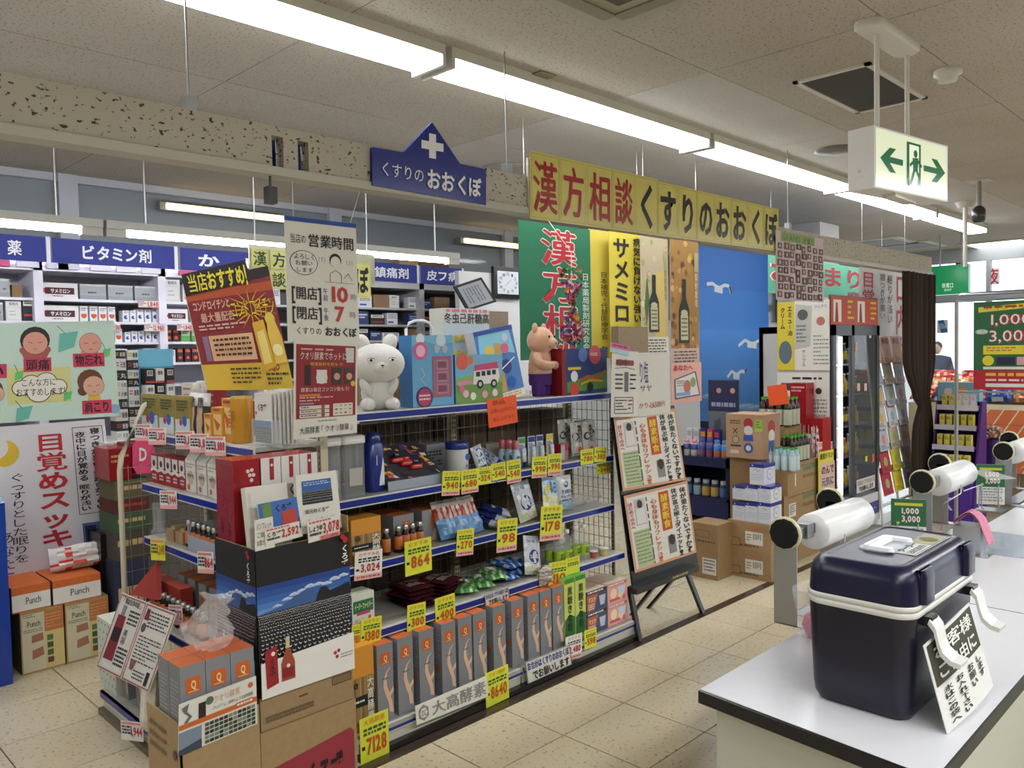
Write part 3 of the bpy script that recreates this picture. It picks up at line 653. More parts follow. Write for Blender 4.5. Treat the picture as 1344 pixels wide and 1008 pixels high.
# water bottles green label
def water_bottle():
    root = thing('water_bottle', (0, 0, 0), 'x', 'bottle')
    b = MB(); b.mat = 'clear'; b.lathe([(.028, 0), (.03, .01), (.03, .02), (.028, .09), (.03, .14), (.012, .175), (.012, .185)], 'cfd8cc', n=14); b.build('body', root)
    b = MB(); b.mat = 'print'; b.lathe([(.031, .03), (.031, .085)], 'a8c838', n=14); 
    p = Pn(b, [(-.02, -.0312, .08), (.02, -.0312, .08), (.02, -.0312, .035), (-.02, -.0312, .035)]); p.t('BODY', .1, .1, .9, .45, 'ink', .03); p.t('MAINTE', .05, .5, .95, .85, 'ink', .03); b.build('label', root)
    b = MB(); b.mat = 'gloss'; b.lathe([(.014, .18), (.015, .182), (.015, .2), (.013, .202)], 'e8e8e4', n=12); b.build('cap', root)
    return root
wb = water_bottle(); firstw = True
for k, (px, yy) in enumerate([(733, 3.03), (744, 3.02), (755, 3.05), (766, 3.03), (722, 3.09)]):
    x = P(px, 720, Y=yy).x; lb = 'clear drink bottle with lime label, %s' % (ORD[k]+' from the left in front' if k < 4 else 'behind the front row at the left')
    if firstw: wb.location = (x, yy, Z4); wb['label'] = lb; wb['group'] = 'lime-labelled drink bottles'; firstw = False
    else: dup(wb, (x, yy, Z4), label=lb)
for k, (px, c) in enumerate([(779, 'c85a4c'), (792, 'd8d088')]):
    x = P(px, 725, Y=3.0).x; b = MB(); b.mat = 'gloss'; b.lathe([(.018+k*.006, 0), (.023+k*.006, .035), (.025+k*.006, .036), (.025+k*.006, .042)], [c, 'e4e4dc', 'e4e4dc'], n=14); place(b, 'pudding_cup', (x, 3.0, Z4), (0, 0, 0), 'small %s cup at the right end of the fourth shelf' % ('red' if k == 0 else 'pale yellow'), 'cup', 'small dessert cups')
# ================================================================ shelf 2
for k, px in enumerate([424, 456]):
    x = P(px, 600, Y=3.12).x; root = thing('storage_canister', (x, 3.12, Z2), 'clear square canister with white lid on the second shelf, %s' % ('left one' if k == 0 else 'right one beside the blue flask'), 'canister', 'clear canisters')
    b = MB(); b.mat = 'clear'; b.rings([rr(x, 3.12, z, .12, .12, .02) for z in (Z2, Z2+.24)], '9a9a94'); b.build('body', root)
    b = MB(); b.mat = 'gloss'; b.rings([rr(x, 3.12, z, s, s, .02) for z, s in ((Z2+.24, .128), (Z2+.27, .128), (Z2+.275, .11))], 'd8d8d2'); b.build('lid', root)
    b = MB(); b.box(x-.035, x+.035, 3.055, 3.057, Z2+.05, Z2+.13, 'b4b0a6'); b.build('paper_label', root)
x = P(490, 605, Y=3.12).x; root = thing('drink_flask', (x, 3.12, Z2), 'royal blue sports flask with white flame shape on the second shelf', 'flask')
b = MB(); b.mat = 'gloss'; b.rings([rr(x, 3.12, z, s, s*.9, .03) for z, s in ((Z2, .08), (Z2+.02, .092), (Z2+.22, .092), (Z2+.235, .075))], '1c2f80')
b.mat = 'print'; p = Pn(b, [(x-.04, 3.0775, Z2+.21), (x+.04, 3.0775, Z2+.21), (x+.04, 3.0775, Z2+.02), (x-.04, 3.0775, Z2+.02)], off=.001); p.g([(.8, .25), (.86, .4), (.88, .95), (.5, .95), (.56, .75), (.68, .55)], 'dfe4ec'); p.r(.34, .2, .4, .45, 'b8c4dc'); b.build('body', root)
b = MB(); b.mat = 'gloss'; b.rings([rr(x, 3.12, z, s, s*.9, .025) for z, s in ((Z2+.235, .07), (Z2+.26, .07), (Z2+.275, .05))], '16246a'); b.build('cap', root)
# toy tray
x0, x1 = P(502, 610, Y=3.06).x, P(582, 600, Y=3.06).x
root = thing('toy_car_set', ((x0+x1)/2, 3.1, Z2), 'boxed toy racing set with red and black cars, tilted on the second shelf', 'toy')
q = [V((x0, 3.16, Z2+.19)), V((x1-.06, 3.2, Z2+.2)), V((x1, 3.05, Z2+.03)), V((x0+.03, 3.05, Z2+.02))]
def d(p):
    rnd = random.Random(5)
    for k in range(150):
        a, c = rnd.random()*.9, rnd.random()*.82; p.g([(a, c), (a+.07*rnd.random()+.03, c+.02), (a+.09, c+.1), (a-.01, c+.07)], rnd.choice(['b83028', '2a3a8a', 'dcd8d0', '38384a', 'd8b040', '101018', '5a2a6a', 'c86058']), 2)
    p.g([(.25, .2), (.65, .15), (.75, .8), (.3, .85)], '201c1c', 3); p.r(.02, .9, .98, .98, '2a6a78', 3); p.t('MULTI GO', .3, .9, .6, .97, 'e0d060', .03, l=4)
b = MB(); pn = Pn(b, q); 
sheet(q, d, 'backing_card', None, None, col='2a2430', parent=root, th=.01)
b = MB(); b.mat = 'gloss'
for k in range(3):
    c = bilerp(q, .34+.13*k, .35+.12*k); b.rings([rr(c.x, c.y-.02, c.z+dz, .07*s, .035*s, .012) for dz, s in ((-.01, 1), (.01, 1), (.016, .6), (.03, .5))], ['b82820', '1a1a1a', '1a1a1a'] if k != 1 else ['a82018', 'b82820', 'b82820'])
b.build('toy_cars', root)
b = MB(); b.mat = 'acryl'; b.box(x0+.02, x1-.005, 3.045, 3.05, Z2, Z2+.045, '3a8a9a'); b.build('tray_front', root)
b = MB(); b.box(P(555, 585, Y=3.25).x, P(582, 580, Y=3.25).x, 3.22, 3.3, Z2, Z2+.17, '8a8c92'); p = Pn(b, [(P(555, 585, Y=3.22).x, 3.22, Z2+.17), (P(582, 580, Y=3.22).x, 3.22, Z2+.17), (P(582, 580, Y=3.22).x, 3.22, Z2), (P(555, 585, Y=3.22).x, 3.22, Z2)]); p.lines(.1, .2, .9, .7, 5, 'dgrey')
b.build('grey_box', label='plain grey box behind the toy racing set', cat='box')
x = P(600, 600, Y=3.1).x; root = thing('protein_tub', (x, 3.1, Z2), 'white supplement tub with blue lid on the second shelf', 'tub')
b = MB(); b.mat = 'gloss'; b.lathe([(.055, 0), (.058, .005), (.058, .15)], 'cfd4d4', (x, 3.1, Z2), 20); b.mat = 'print'; p = Pn(b, [(x-.02, 3.043, Z2+.14), (x+.045, 3.043, Z2+.14), (x+.045, 3.043, Z2+.02), (x-.02, 3.043, Z2+.02)]); p.c(.62, .25, .26, '2a5ab0'); p.t('クリア', .35, .55, .95, .75, '2a3a8a', .03); b.build('body', root)
b = MB(); b.mat = 'gloss'; b.lathe([(.06, .15), (.061, .152), (.061, .18), (.056, .186)], '1f2f88', (x, 3.1, Z2), 20); b.build('lid', root)
def refill(p): p.r(.1, .72, .9, .95, '1f2f88'); p.c(.5, .25, .32, '2a5ab0'); p.t('クリア', .15, .45, .85, .6, '2a3a8a', .03)
q = P(640, 624, Y=3.05); place(pouch(.075, .15, .03, lambda x, y: 'cdd4da', refill, seed=41), 'refill_pouch', (q.x-.005, 3.07, Z2+.008), (-10, -14, 0), 'white refill pouch with blue foot leaning against the tub', 'pouch')
q = P(668, 615, Y=3.1); place(pouch(.07, .15, .02, lambda x, y: '9aa0aa', refill, seed=42), 'refill_pouch', (q.x-.02, 3.13, Z2+.01), (-35, -45, 0), 'grey refill pouch slumped behind the first pouch', 'pouch')
b = MB(); xx = P(640, 575, Y=3.28).x; b.box(xx-.05, xx+.06, 3.24, 3.31, Z2, Z2+.13, '9a948a'); b.build('grey_box', label='dim beige box at the back behind the refill pouches', cat='box')
for k, (px, yy) in enumerate([(659, 3.17), (668, 3.14), (677, 3.08)]):
    x = P(px, 590, Y=yy).x; root = thing('pump_bottle', (x, yy, Z2), 'pale blue lotion bottle with pink pump cap, %s from the left' % ORD[k], 'bottle', 'pink-capped lotion bottles')
    b = MB(); b.mat = 'gloss'; b.rings([rr(x, yy, Z2+z, .052*s, .034*s, .015*s) for z, s in ((0, .9), (.006, 1), (.085, 1), (.1, .75), (.108, .4))], ['5a90c8', 'bcd0dc', 'a8c4d4', 'bcd0dc'])
    b.mat = 'print'; p = Pn(b, [(x-.022, yy-.0175, Z2+.085), (x+.022, yy-.0175, Z2+.085), (x+.022, yy-.0175, Z2+.01), (x-.022, yy-.0175, Z2+.01)]); p.c(.5, .35, .3, '2a6ab8'); p.t('ミルク', .1, .72, .9, .92, '2a3a8a', .03); b.build('body', root)
    b = MB(); b.mat = 'gloss'; b.rings([rr(x, yy, Z2+z, s, s, s*.35) for z, s in ((.106, .026), (.125, .032), (.15, .034), (.155, .02))], 'd87884'); b.build('cap', root)
for k, (px, c, cb) in enumerate([(688, 'c8d4dc', '3f9a48'), (701, 'd4d8dc', '2a3a8a'), (712, 'd4d4cc', '2a3a8a'), (725, 'dcd8c0', 'd8c030')]):
    x = P(px, 585, Y=3.08).x; root = thing('hanging_pack', (x, 3.09, Z2), 'carded skin-care tube, %s from the left between the bottles and silver bags' % ORD[k], 'packet', 'carded skin-care tubes')
    b = MB(); b.box(x-.028, x+.028, 3.10, 3.103, Z2, Z2+.165, c); p = Pn(b, [(x-.028, 3.1, Z2+.165), (x+.028, 3.1, Z2+.165), (x+.028, 3.1, Z2), (x-.028, 3.1, Z2)]); p.r(.05, .03, .95, .2, cb); p.lines(.1, .25, .9, .42, 3, '2a3a8a'); b.build('card', root)
    b = MB(); b.mat = 'gloss'; b.rings([rr(x, 3.083, Z2+z, a_, c_, min(a_, c_)*.45) for z, a_, c_ in ((0, .018, .018), (.03, .02, .02), (.032, .026, .024), (.08, .03, .014), (.105, .032, .004))], ['2a3a8a', 'dde0e4', 'dde0e4', 'b8ccdc']); b.build('tube', root)
def mame(p):
    p.t('まめおから', .38, .08, .7, .6, 'ink', .03, True); p.c(.25, .42, .2, '1a241c'); p.lines(.14, .36, .36, .5, 2, 'c8d0c0', l=3); p.g([(.1, .72), (.5, .66), (.9, .74), (.85, .92), (.15, .94)], 'b0602c'); p.c(.5, .8, .12, 'c8442c', 3); p.c(.75, .3, .09, 'dgrey')
for k, (px, yy, c) in enumerate([(743, 3.16, 'b4b2ac'), (759, 3.11, 'c0beb8'), (774, 3.09, 'c4c2bc'), (785, 3.14, '9aa898'), (795, 3.2, '8a8a84')]):
    x = min(3.82, P(px, 570, Y=yy).x); place(pouch(.12, .2 if k else .22, .03, lambda x, y, c=c: c, mame, seed=50+k), 'snack_bag', (x, yy, Z2+.008), (-4, 0, 0), 'silver bean snack bag with black kana, %s from the left on the second shelf' % ORD[k], 'packet', 'silver bean snack bags')
x = P(742, 590, Y=3.07).x; b = MB(); b.mat = 'gloss'; b.box(x-.04, x+.025, 3.07, 3.12, Z2, Z2+.1, 'a8787c', top='b82848', left='b82848'); p = Pn(b, [(x-.04, 3.07, Z2+.1), (x+.025, 3.07, Z2+.1), (x+.025, 3.07, Z2), (x-.04, 3.07, Z2)]); p.r(.6, 0, 1, .4, 'b82848'); p.r(.05, .1, .5, .9, 'b0b8bc'); b.build('trial_box', label='small grey and red carton in front of the silver bags', cat='box')
# ================================================================ toys on the top shelf
def toybox(l, t_, r_, b_, Y, dep, col, draw, label, rot=(0, 0, 0), side='3a78b0', topc='5a98c8'):
    a = P(l, t_, Y=Y); c = P(r_, b_, Y=Y); w_ = c.x-a.x; h_ = a.z-Z1
    b = MB(); b.mat = 'gloss'; b.box(-w_/2, w_/2, 0, dep, 0, h_, col, left=side, right=side, top=topc); b.mat = 'print'; p = Pn(b, [(-w_/2, 0, h_), (w_/2, 0, h_), (w_/2, 0, 0), (-w_/2, 0, 0)]); draw(p)
    return place(b, 'toy_box', ((a.x+c.x)/2, Y, Z1), rot, label, 'toy box')
def d(p):
    p.g([(0, 0), (1, 0), (1, .1), (.6, .14), (.3, .08), (0, .16)], '78b8d8'); p.c(.2, .05, .1, 'e4ecf0', 2); p.c(.7, .07, .12, 'c8dce8', 2)
    for cx in (.6, .8): p.g([(cx-.07, .16), (cx, .12), (cx+.08, .18), (cx+.02, .26), (cx-.06, .24)], 'a8b8c8', 2)
    p.c(.2, .22, .17, 'd8588c', 2); p.c(.2, .22, .11, 'e8b8d0', 3); p.fr(.48, .3, .95, .88, .02, 'b8506c', 3); p.r(.5, .31, .93, .87, '9a6a80', 2)
    for k in range(3): p.fr(.57, .35+.17*k, .86, .49+.17*k, .02, 'c88aa0', 4); p.r(.62, .38+.17*k, .8, .46+.17*k, '7a4a60', 4)
    p.c(.27, .87, .2, '2a2a6a', 3); p.c(.27, .87, .17, 'a83a5a', 4); p.lines(.14, .83, .4, .93, 2, 'f0d0e0', l=5); p.ln([(.2, .45), (.28, .55), (.2, .62), (.3, .7)], .01, 'd8c8d8', 3)
toybox(540, 440, 596, 533, 3.07, .1, '6aa8d0', d, 'light blue and pink dress-up toy box standing beside the white plush')
def d(p):
    p.r(0, 0, 1, .5, '7ab4d4'); p.r(0, .5, 1, 1, '6f9a50'); p.g([(0, .5), (.3, .42), (.7, .52), (1, .45), (1, .6), (0, .62)], '8ab868', 2)
    p.g([(.38, .28), (.9, .2), (.93, .5), (.88, .62), (.36, .62)], 'e8e4e4', 3); p.g([(.4, .22), (.88, .16), (.92, .3), (.38, .34)], 'c85078', 4)
    for k in range(4): p.r(.42+k*.115, .36-.01*k, .5+k*.115, .46-.01*k, '2a2a3a', 5)
    for cx in (.5, .8): p.c(cx, .62, .07, '2a2a30', 5); p.c(cx, .62, .035, 'c8c8cc', 6)
    p.c(.14, .14, .13, 'd86050', 3, n=10); p.c(.3, .12, .07, 'd87050', 3)
    for k, (a, c_) in enumerate([(.2, .8), (.35, .86), (.6, .84), (.82, .82), (.12, .7)]): p.c(a, c_, .06, ['e8b8c8', 'e8e4dc', 'e0a0b0', 'f0d8d8', 'c87890'][k], 4)
    p.g([(.02, .55), (.3, .52), (.34, .6), (.05, .64)], 'd890a8', 4)
toybox(597, 466, 660, 528, 3.065, .09, '7ab4d4', d, 'low toy box with a pink-roofed camper van picture')
def d(p):
    p.r(0, .06, 1, .9, '4a80c0'); p.g([(.1, .06), (.9, .06), (.95, .4), (.7, .35), (.3, .42), (.05, .3)], '88c8dc', 2); p.g([(.45, .2), (.6, .22), (.55, .9), (.4, .88)], 'c8a050', 3)
    for k, (a, c_, r_, cl) in enumerate([(.3, .3, .12, 'e8c040'), (.7, .3, .1, 'e06090'), (.4, .5, .16, 'dce8f0'), (.65, .55, .14, '2a3a8a'), (.3, .7, .12, 'e8e0a0'), (.7, .78, .12, '2a5ab0'), (.75, .15, .08, 'c8c8e8')]): p.c(a, c_, r_, cl, 4, n=9)
    p.r(0, .9, 1, 1, 'e4dfc8', 2); p.lines(.1, .92, .9, .99, 2, 'd8a040', l=3); p.ln([(.15, .5), (.5, .58), (.9, .45)], .02, 'f0f4f8', 5)
    p.r(0, 0, 1, .06, '2a4a9a', 3)
toybox(638, 429, 690, 520, 3.1, .07, '4a80c0', d, 'tall blue toy box leaning to the left behind the camper van box', rot=(-6, -9, 0), side='c8c4c0')
def d(p):
    p.r(0, 0, 1, 1, '24407a'); p.r(0, 0, .08, 1, '8a2028', 2); p.c(.72, .14, .14, 'c84858', 3, n=10); p.lines(.62, .1, .84, .18, 2, 'white', l=4); p.c(.45, .14, .1, '5a7ab8', 3)
    p.g([(.1, .72), (.5, .62), (.98, .5), (.98, .9), (.1, .95)], '5a8a38', 3); p.ln([(.35, .7), (.55, .6), (.8, .66), (.95, .5)], .03, 'c84030', 4); p.ln([(.4, .78), (.6, .7), (.9, .74)], .03, 'd8a030', 4)
    p.c(.25, .6, .08, 'dce0e4', 5, n=9); p.c(.25, .9, .1, 'c8443c', 5, n=9); p.c(.6, .86, .07, '1a1a2a', 5); p.r(.12, .4, .4, .46, 'e0c040', 4)
toybox(737, 458, 797, 517, 3.06, .12, '24407a', d, 'navy toy track-set box at the right end of the top shelf', side='8a2028', topc='2c3c60')
# white plush bear
def plush(name, loc, label, build):
    root = thing(name, loc, label, 'plush toy'); build(root, V(loc)); return root
def white_bear(root, o):
    b = MB(); b.mat = 'plush'; c = 'dcdad4'
    b.ball(o+V((0, 0, .075)), .075, .06, .082, c, 18, 12)
    b.ball(o+V((0, -.01, .205)), .125, .092, .092, c, 22, 14)
    b.ball(o+V((0, -.075, .19)), .045, .035, .034, c, 14, 10)
    for s in (-1, 1):
        b.ball(o+V((s*.055, -.045, .025)), .034, .05, .03, c, 12, 9)
        M = Matrix.Rotation(s*.5, 3, 'Y'); b.ball(o+V((s*.06, -.035, .1)), .022, .03, .045, c, 12, 9, M)
    b.build('body', root)
    for s in (-1, 1):
        b = MB(); b.mat = 'plush'; M = Matrix.Rotation(s*.35, 3, 'Y'); b.ball(o+V((s*.062, -.0, .295)), .034, .022, .045, c, 14, 10, M); b.build('ear', root)
        b = MB(); b.mat = 'print'; b.ball(o+V((s*.048, -.093, .222)), .016, .008, .0075, 'f4f4f0', 12, 8); b.ball(o+V((s*.048, -.0995, .222)), .007, .004, .006, 'black', 10, 7)
        b.tube([o+V((s*.048-.016, -.095, .228)), o+V((s*.048, -.101, .231)), o+V((s*.048+.016, -.095, .228))], .0014, 'black', 5); b.build('eye', root)
    b = MB(); b.mat = 'print'; b.ball(o+V((0, -.11, .198)), .008, .004, .004, '5a4a48', 8, 6); b.tube([o+V((0, -.1105, .195)), o+V((0, -.11, .186))], .001, 'black', 5); b.build('nose', root)
x = P(495, 500, Y=3.14).x
wbear = plush('plush_bear', (x, 3.14, Z1), 'white plush bear sitting on the top shelf beside the poster', white_bear); wbear.rotation_euler = (0, 0, math.radians(-22))
wbear.scale = (1.05, 1.05, 1.05)
def peach_pig(root, o):
    b = MB(); b.mat = 'plush'; c = 'd8a888'
    b.rings([[o+V((r_*math.cos(2*math.pi*k/18), r_*.8*math.sin(2*math.pi*k/18), z)) for k in range(18)] for r_, z in ((.062, .09), (.072, .12), (.07, .16), (.06, .2), (.05, .225))], c)
    b.ball(o+V((0, -.005, .275)), .075, .068, .07, c, 20, 13)
    b.ball(o+V((0, -.065, .262)), .034, .032, .028, c, 14, 10)
    for s in (-1, 1):
        b.tube([o+V((s*.055, -.01, .205)), o+V((s*.08, -.03, .165)), o+V((s*.045, -.065, .15)), o+V((s*.005, -.075, .158))], [.026, .024, .022, .016], c, 10)
    b.build('body', root)
    for s in (-1, 1):
        b = MB(); b.mat = 'plush'; b.ball(o+V((s*.052, .0, .338)), .022, .012, .026, c, 12, 8); b.build('ear', root)
        b = MB(); b.mat = 'print'; b.ball(o+V((s*.032, -.068, .295)), .006, .004, .007, 'black', 8, 6); b.build('eye', root)
    b = MB(); b.mat = 'print'
    for s in (-1, 1): b.ball(o+V((s*.011, -.095, .262)), .005, .003, .007, '5a3020', 8, 6)
    b.build('nostrils', root)
    b = MB(); b.mat = 'cloth'
    b.rings([[o+V((r_*math.cos(2*math.pi*k/18), r_*.8*math.sin(2*math.pi*k/18), z)) for k in range(18)] for r_, z in ((.066, .055), (.07, .075), (.069, .1), (.073, .112))], '4a2470')
    for s in (-1, 1): b.rings([[o+V((s*.034+r_*math.cos(2*math.pi*k/12), r_*math.sin(2*math.pi*k/12)-.005, z)) for k in range(12)] for r_, z in ((.03, .0), (.034, .02), (.036, .075))], '4a2470')
    b.build('trousers', root)
x = P(709, 490, Y=3.16).x
pg = plush('plush_pig', (x, 3.16, Z1), 'peach plush pig in purple trousers standing with folded arms', peach_pig); pg.rotation_euler = (0, 0, math.radians(18)); pg.scale = (1.15, 1.15, 1.15)
# things behind on the top shelf
def d(p):
    p.r(0, 0, 1, .17, 'd8d4cc'); p.lines(.05, .01, .95, .05, 1, 'd87888', .8); p.t('冬虫己肝糖高', .0, .05, 1, .17, 'ink', .03); p.r(0, .17, 1, 1, 'c8d4d8', 2); p.r(.04, .5, .6, .98, '2a5a98', 3)
    p.t('MINIONS', .05, .45, .62, .56, 'e8d040', .03, l=5); p.t('PLAY TENT', .05, .6, .6, .72, 'e8d040', .03, l=5); p.g([(.62, .6), (.95, .55), (.95, .95), (.66, .98)], '3a5a8a', 4); p.c(.8, .36, .16, 'd8c040', 4); p.c(.25, .33, .06, 'd8c040', 4); p.c(.4, .32, .06, 'd8c040', 4); p.g([(.3, .98), (.45, .75), (.58, .98)], 'd8c040', 5)
a = P(582, 404, Y=3.3); c = P(643, 470, Y=3.3)
b = MB(); b.box(a.x, c.x, 3.3, 3.42, Z1, a.z, 'c8ccc0', top='e0ddd0'); d(Pn(b, [(a.x, 3.3, a.z), (c.x, 3.3, a.z), (c.x, 3.3, Z1), (a.x, 3.3, Z1)])); b.build('toy_box', label='yellow and blue play tent box at the back of the top shelf', cat='toy box')
b = MB(); b.mat = 'gloss'; q = [P(533, 470, Y=3.24), P(533, 432, Y=3.24), P(537, 424, Y=3.24), P(545, 421, Y=3.24), P(556, 421, Y=3.24), P(563, 424, Y=3.24), P(567, 432, Y=3.24), P(567, 470, Y=3.24)]
q[0].z = q[-1].z = Z1; b.tube(q, .008, 'd8d8d8', 8); b.box(q[0].x-.01, q[-1].x+.01, 3.2, 3.28, Z1, Z1+.03, '8aa8c0'); b.build('carry_toy', label='white carrying handle of a toy case behind the pink dress-up box', cat='toy')
def rnbw(x, y): return random.choice(['2a3a3a', '8a4a3a', 'a8c8c0', 'c87a6a', '1a1a22', '5a8a9a', 'd8b8a0', '7a2a3a'])
place(pouch(.2, .2, .08, rnbw, seed=91, n=(10, 10), crinkle=.008), 'patterned_umbrella', (P(565, 420, Y=3.42).x, 3.4, Z1+.1), (0, 0, 10), 'colourful folded patterned umbrella behind the toy boxes', 'umbrella')
for k in range(1):
    x = P(565, 470, Y=3.4).x; b = MB(); b.mat = 'card'; b.box(x-.16, x+.16, 3.36, 3.5, Z1, Z1+.1, 'a88a68'); b.build('carton', label='open brown carton on the top deck under the folded umbrella', cat='carton')
x0 = P(470, 470, Y=3.5).x; b = MB(); b.mat = 'card'; b.box(x0, x0+.28, 3.46, 3.66, Z1, Z1+.16, '8f765a'); b.build('carton', label='brown carton behind the white plush bear', cat='carton')
# ================================================================ END GONDOLA (faces -X)
EY0, EY1, EB = 3.02, 4.20, 1.88
EX = 1.56
eT = P(236, 577, X=EX).z+.012; e2 = P(191, 638, X=EX).z+.018; e3 = P(194, 708, X=EX).z+.018; e4 = .50
E_ = thing('end_gondola', (1.6, 3.75, 0), 'end-of-aisle metal shelf unit with beige frame and wire side at the left', 'shelf')
for z, x in ((eT, EX), (e2, EX), (e3, EX), (e4, 1.45)):
    b = MB(); b.mat = 'paint'; b.box(x, EB, EY0, EY1, z-.018, z-.001, 'b0ada2'); s = b.build('shelf', E_); rail_x(EY0, EY1, x, z, s)
b = MB(); b.mat = 'paint'; b.box(1.31, EB, EY0, EY1, .1, .118, 'b0ada2'); b.box(1.325, 1.335, EY0, EY1, .03, .1, 'cfcbbb'); s = b.build('base_shelf', E_); rail_x(EY0, EY1, 1.322, .118, s)
b = MB(); b.mat = 'gloss'; b.box(1.30, EB, EY0-.02, EY1+.01, 0, .03, '5a5040'); b.build('kick_base', E_)
for y in (EY0+.02, 3.3, EY1-.02):
    b = MB(); b.mat = 'paint'; b.box(EB-.02, EB+.015, y-.018, y+.018, .03, 1.52, 'c4bba0')
    for k in range(24): b.box(EB-.0215, EB-.02, y-.009, y-.004, .9+k*.026, .915+k*.026, '4a4234')
    b.build('upright', E_)
b = MB(); b.mat = 'paint'; b.box(EB-.004, EB, EY0+.03, EY1-.03, .12, 1.50, '6a6458'); b.build('back_panel', E_)
pt = P(188, 528, Y=4.22); pm = P(157, 612, Y=4.22); pb = P(166, 775, Y=4.22)
b = MB(); b.mat = 'paint'; b.tube([(EB, 4.22, pt.z), (pt.x+.03, 4.22, pt.z), (pt.x, 4.22, pt.z-.02), (pm.x+.01, 4.22, pm.z+.05), (pm.x, 4.22, pm.z-.02), (pm.x+.0, 4.22, .06)], .014, 'c9c2aa', 8); b.build('side_frame', E_)
b = MB(); b.mat = 'metal'
for k in range(7):
    x = pm.x+.06*k+.04; b.box(x-.001, x+.001, 4.219, 4.221, .1, pm.z if k < 2 else pt.z-.02, 'c8c2b0')
for k in range(18): z = .14+k*.075; b.box(pm.x+.005, EB, 4.219, 4.222, z, z+.0022, 'c8c2b0') if z < pm.z else b.box(pm.x+.1, EB, 4.219, 4.222, z, z+.0022, 'c8c2b0')
o = b.build('wire_side', E_); o['kind'] = 'stuff'
YA = lambda px, X, py: P(px, py, X=X).y
def xbox(x, y0, y1, z, h_, dep, col, draw, name, label, cat='box', group=None, top=None, side=None):
    """carton whose printed face looks towards -X; y0 > y1 (left to right)"""
    b = MB(); b.box(x, x+dep, y1, y0, z, z+h_, col, top=top or col, front=side or col); 
    if draw: draw(Pn(b, [(x, y0, z+h_), (x, y1, z+h_), (x, y1, z), (x, y0, z)]))
    return b.build(name, label=label, cat=cat, group=group)
# top deck goods
def gold(p): p.r(.05, .1, .95, .6, '8a7a30'); p.lines(.15, .12, .85, .4, 4, '2a3a2a'); p.g([(.0, .6), (1, .55), (1, 1), (0, 1)], 'c4ccd0'); p.c(.65, .62, .16, '2a5ab0'); p.c(.4, .66, .1, 'b83028', 2)
for k, (a, c) in enumerate([(186, 208), (209, 229), (230, 250)]):
    y0, y1 = YA(a, EX+.03, 550), YA(c, EX+.03, 555); xbox(EX+.03, y0, y1+.005, eT, .19, .02, '9a8a48', gold, 'supplement_pouch', 'olive and silver supplement pouch on the top deck, %s from the left' % ORD[k], 'pouch', 'olive supplement pouches')
for k, (a, c) in enumerate([(251, 261), (262, 272)]):
    y0 = YA(a, EX+.05, 550); b = pouch(.1, .2, .03, lambda x, y: 'd8d8d4' if y < .3 else ('3a3a3c' if x > .6 else 'c8a888'), lambda p: p.t('黒酢', .2, .1, .7, .35, 'ink', .03), seed=101+k)
    place(b, 'supplement_pouch', (EX+.05, y0-.03, eT+.006), (-4, 0, -80), 'white and black pouch on the top deck, %s one' % ('left' if k == 0 else 'right'), 'pouch', 'white and black pouches')
for k, (a, c, h_, xx) in enumerate([(268, 278, .12, EX+.01), (278, 293, .15, EX+.02), (292, 306, .19, EX+.03)]):
    y0, y1 = YA(a, xx, 560), YA(c, xx, 560)
    xbox(xx, y0, y1+.004, eT, h_, .06, 'd09030', lambda p: (p.r(.1, .2, .9, .8, 'e4c078'), p.g([(.2, .3), (.8, .5), (.5, .7)], 'c0602c', 2), p.lines(.2, .05, .8, .15, 1, 'a83020')), 'tonic_box', 'orange-gold tonic box on the top deck, %s from the left' % ORD[k], 'box', 'orange-gold tonic boxes', top='e0b050')
q = P(318, 555, X=EX+.07); b = MB(); b.mat = 'gloss'; b.lathe([(.045, 0), (.047, .004), (.047, .19), (.044, .2)], ['b87820', 'c48a28', 'c8a040'], n=20)
b.mat = 'print'; p = Pn(b, [(-.0475, .03, .15), (-.0475, -.03, .15), (-.0475, -.03, .05), (-.0475, .03, .05)]); p.lines(.1, .1, .9, .9, 5, 'b85a1c'); place(b, 'tonic_canister', (q.x, q.y, eT), (0, 0, 0), 'golden round canister on the top deck beside the brochures', 'canister')
# brochure holder
q0, q1 = P(331, 545, X=EX+.06), P(352, 545, X=EX+.06); hx = EX+.06
H = thing('brochure_holder', (hx, q1.y, eT), 'clear holder of white brochures with a vinegar-jar photo on the top deck', 'brochure holder')
def bro(p): p.r(0, .55, 1, .68, '3a62a8'); p.r(0, .68, 1, 1, '2c2c30'); p.lines(.05, .74, .95, .98, 5, '8a8a88', .3); p.t('くろず', .2, .2, .75, .36, 'ink', .03); p.c(.1, .4, .05, 'b81c22')
for k in range(7):
    x = hx+.012+k*.012; dy = -k*.012
    b = MB(); b.box(x, x+.006, q1.y-.005+dy, q0.y+dy, eT+.01, eT+.215+k*.003, 'dcdad4')
    if k == 0: bro(Pn(b, [(x, q0.y, eT+.215), (x, q1.y, eT+.215), (x, q1.y, eT+.01), (x, q0.y, eT+.01)]))
    b.build('brochure', H)
b = MB(); b.mat = 'clear'; b.box(hx, hx+.004, q1.y-.1, q0.y+.01, eT, eT+.11, 'white'); b.box(hx, hx+.12, q1.y-.1, q0.y+.01, eT, eT+.004, 'white'); b.build('clear_pocket', H)
for k, (px, py, w_, h_, X, c, nm) in enumerate([(246, 520, .14, .2, 1.74, 'd8d4cc', 'white'), (262, 500, .07, .21, 1.78, 'e0dcd8', 'white and pink'), (276, 505, .1, .2, 1.8, '8a2024', 'dark red')]):
    y = YA(px, X, py); xbox(X, y+w_/2, y-w_/2, eT, h_+.04, .06, c, (lambda p: (p.lines(.2, .1, .8, .9, 6, 'c86a78' if nm != 'dark red' else 'd8a0a0', .3))), 'supplement_box', '%s supplement box at the back of the top deck' % nm, 'box')
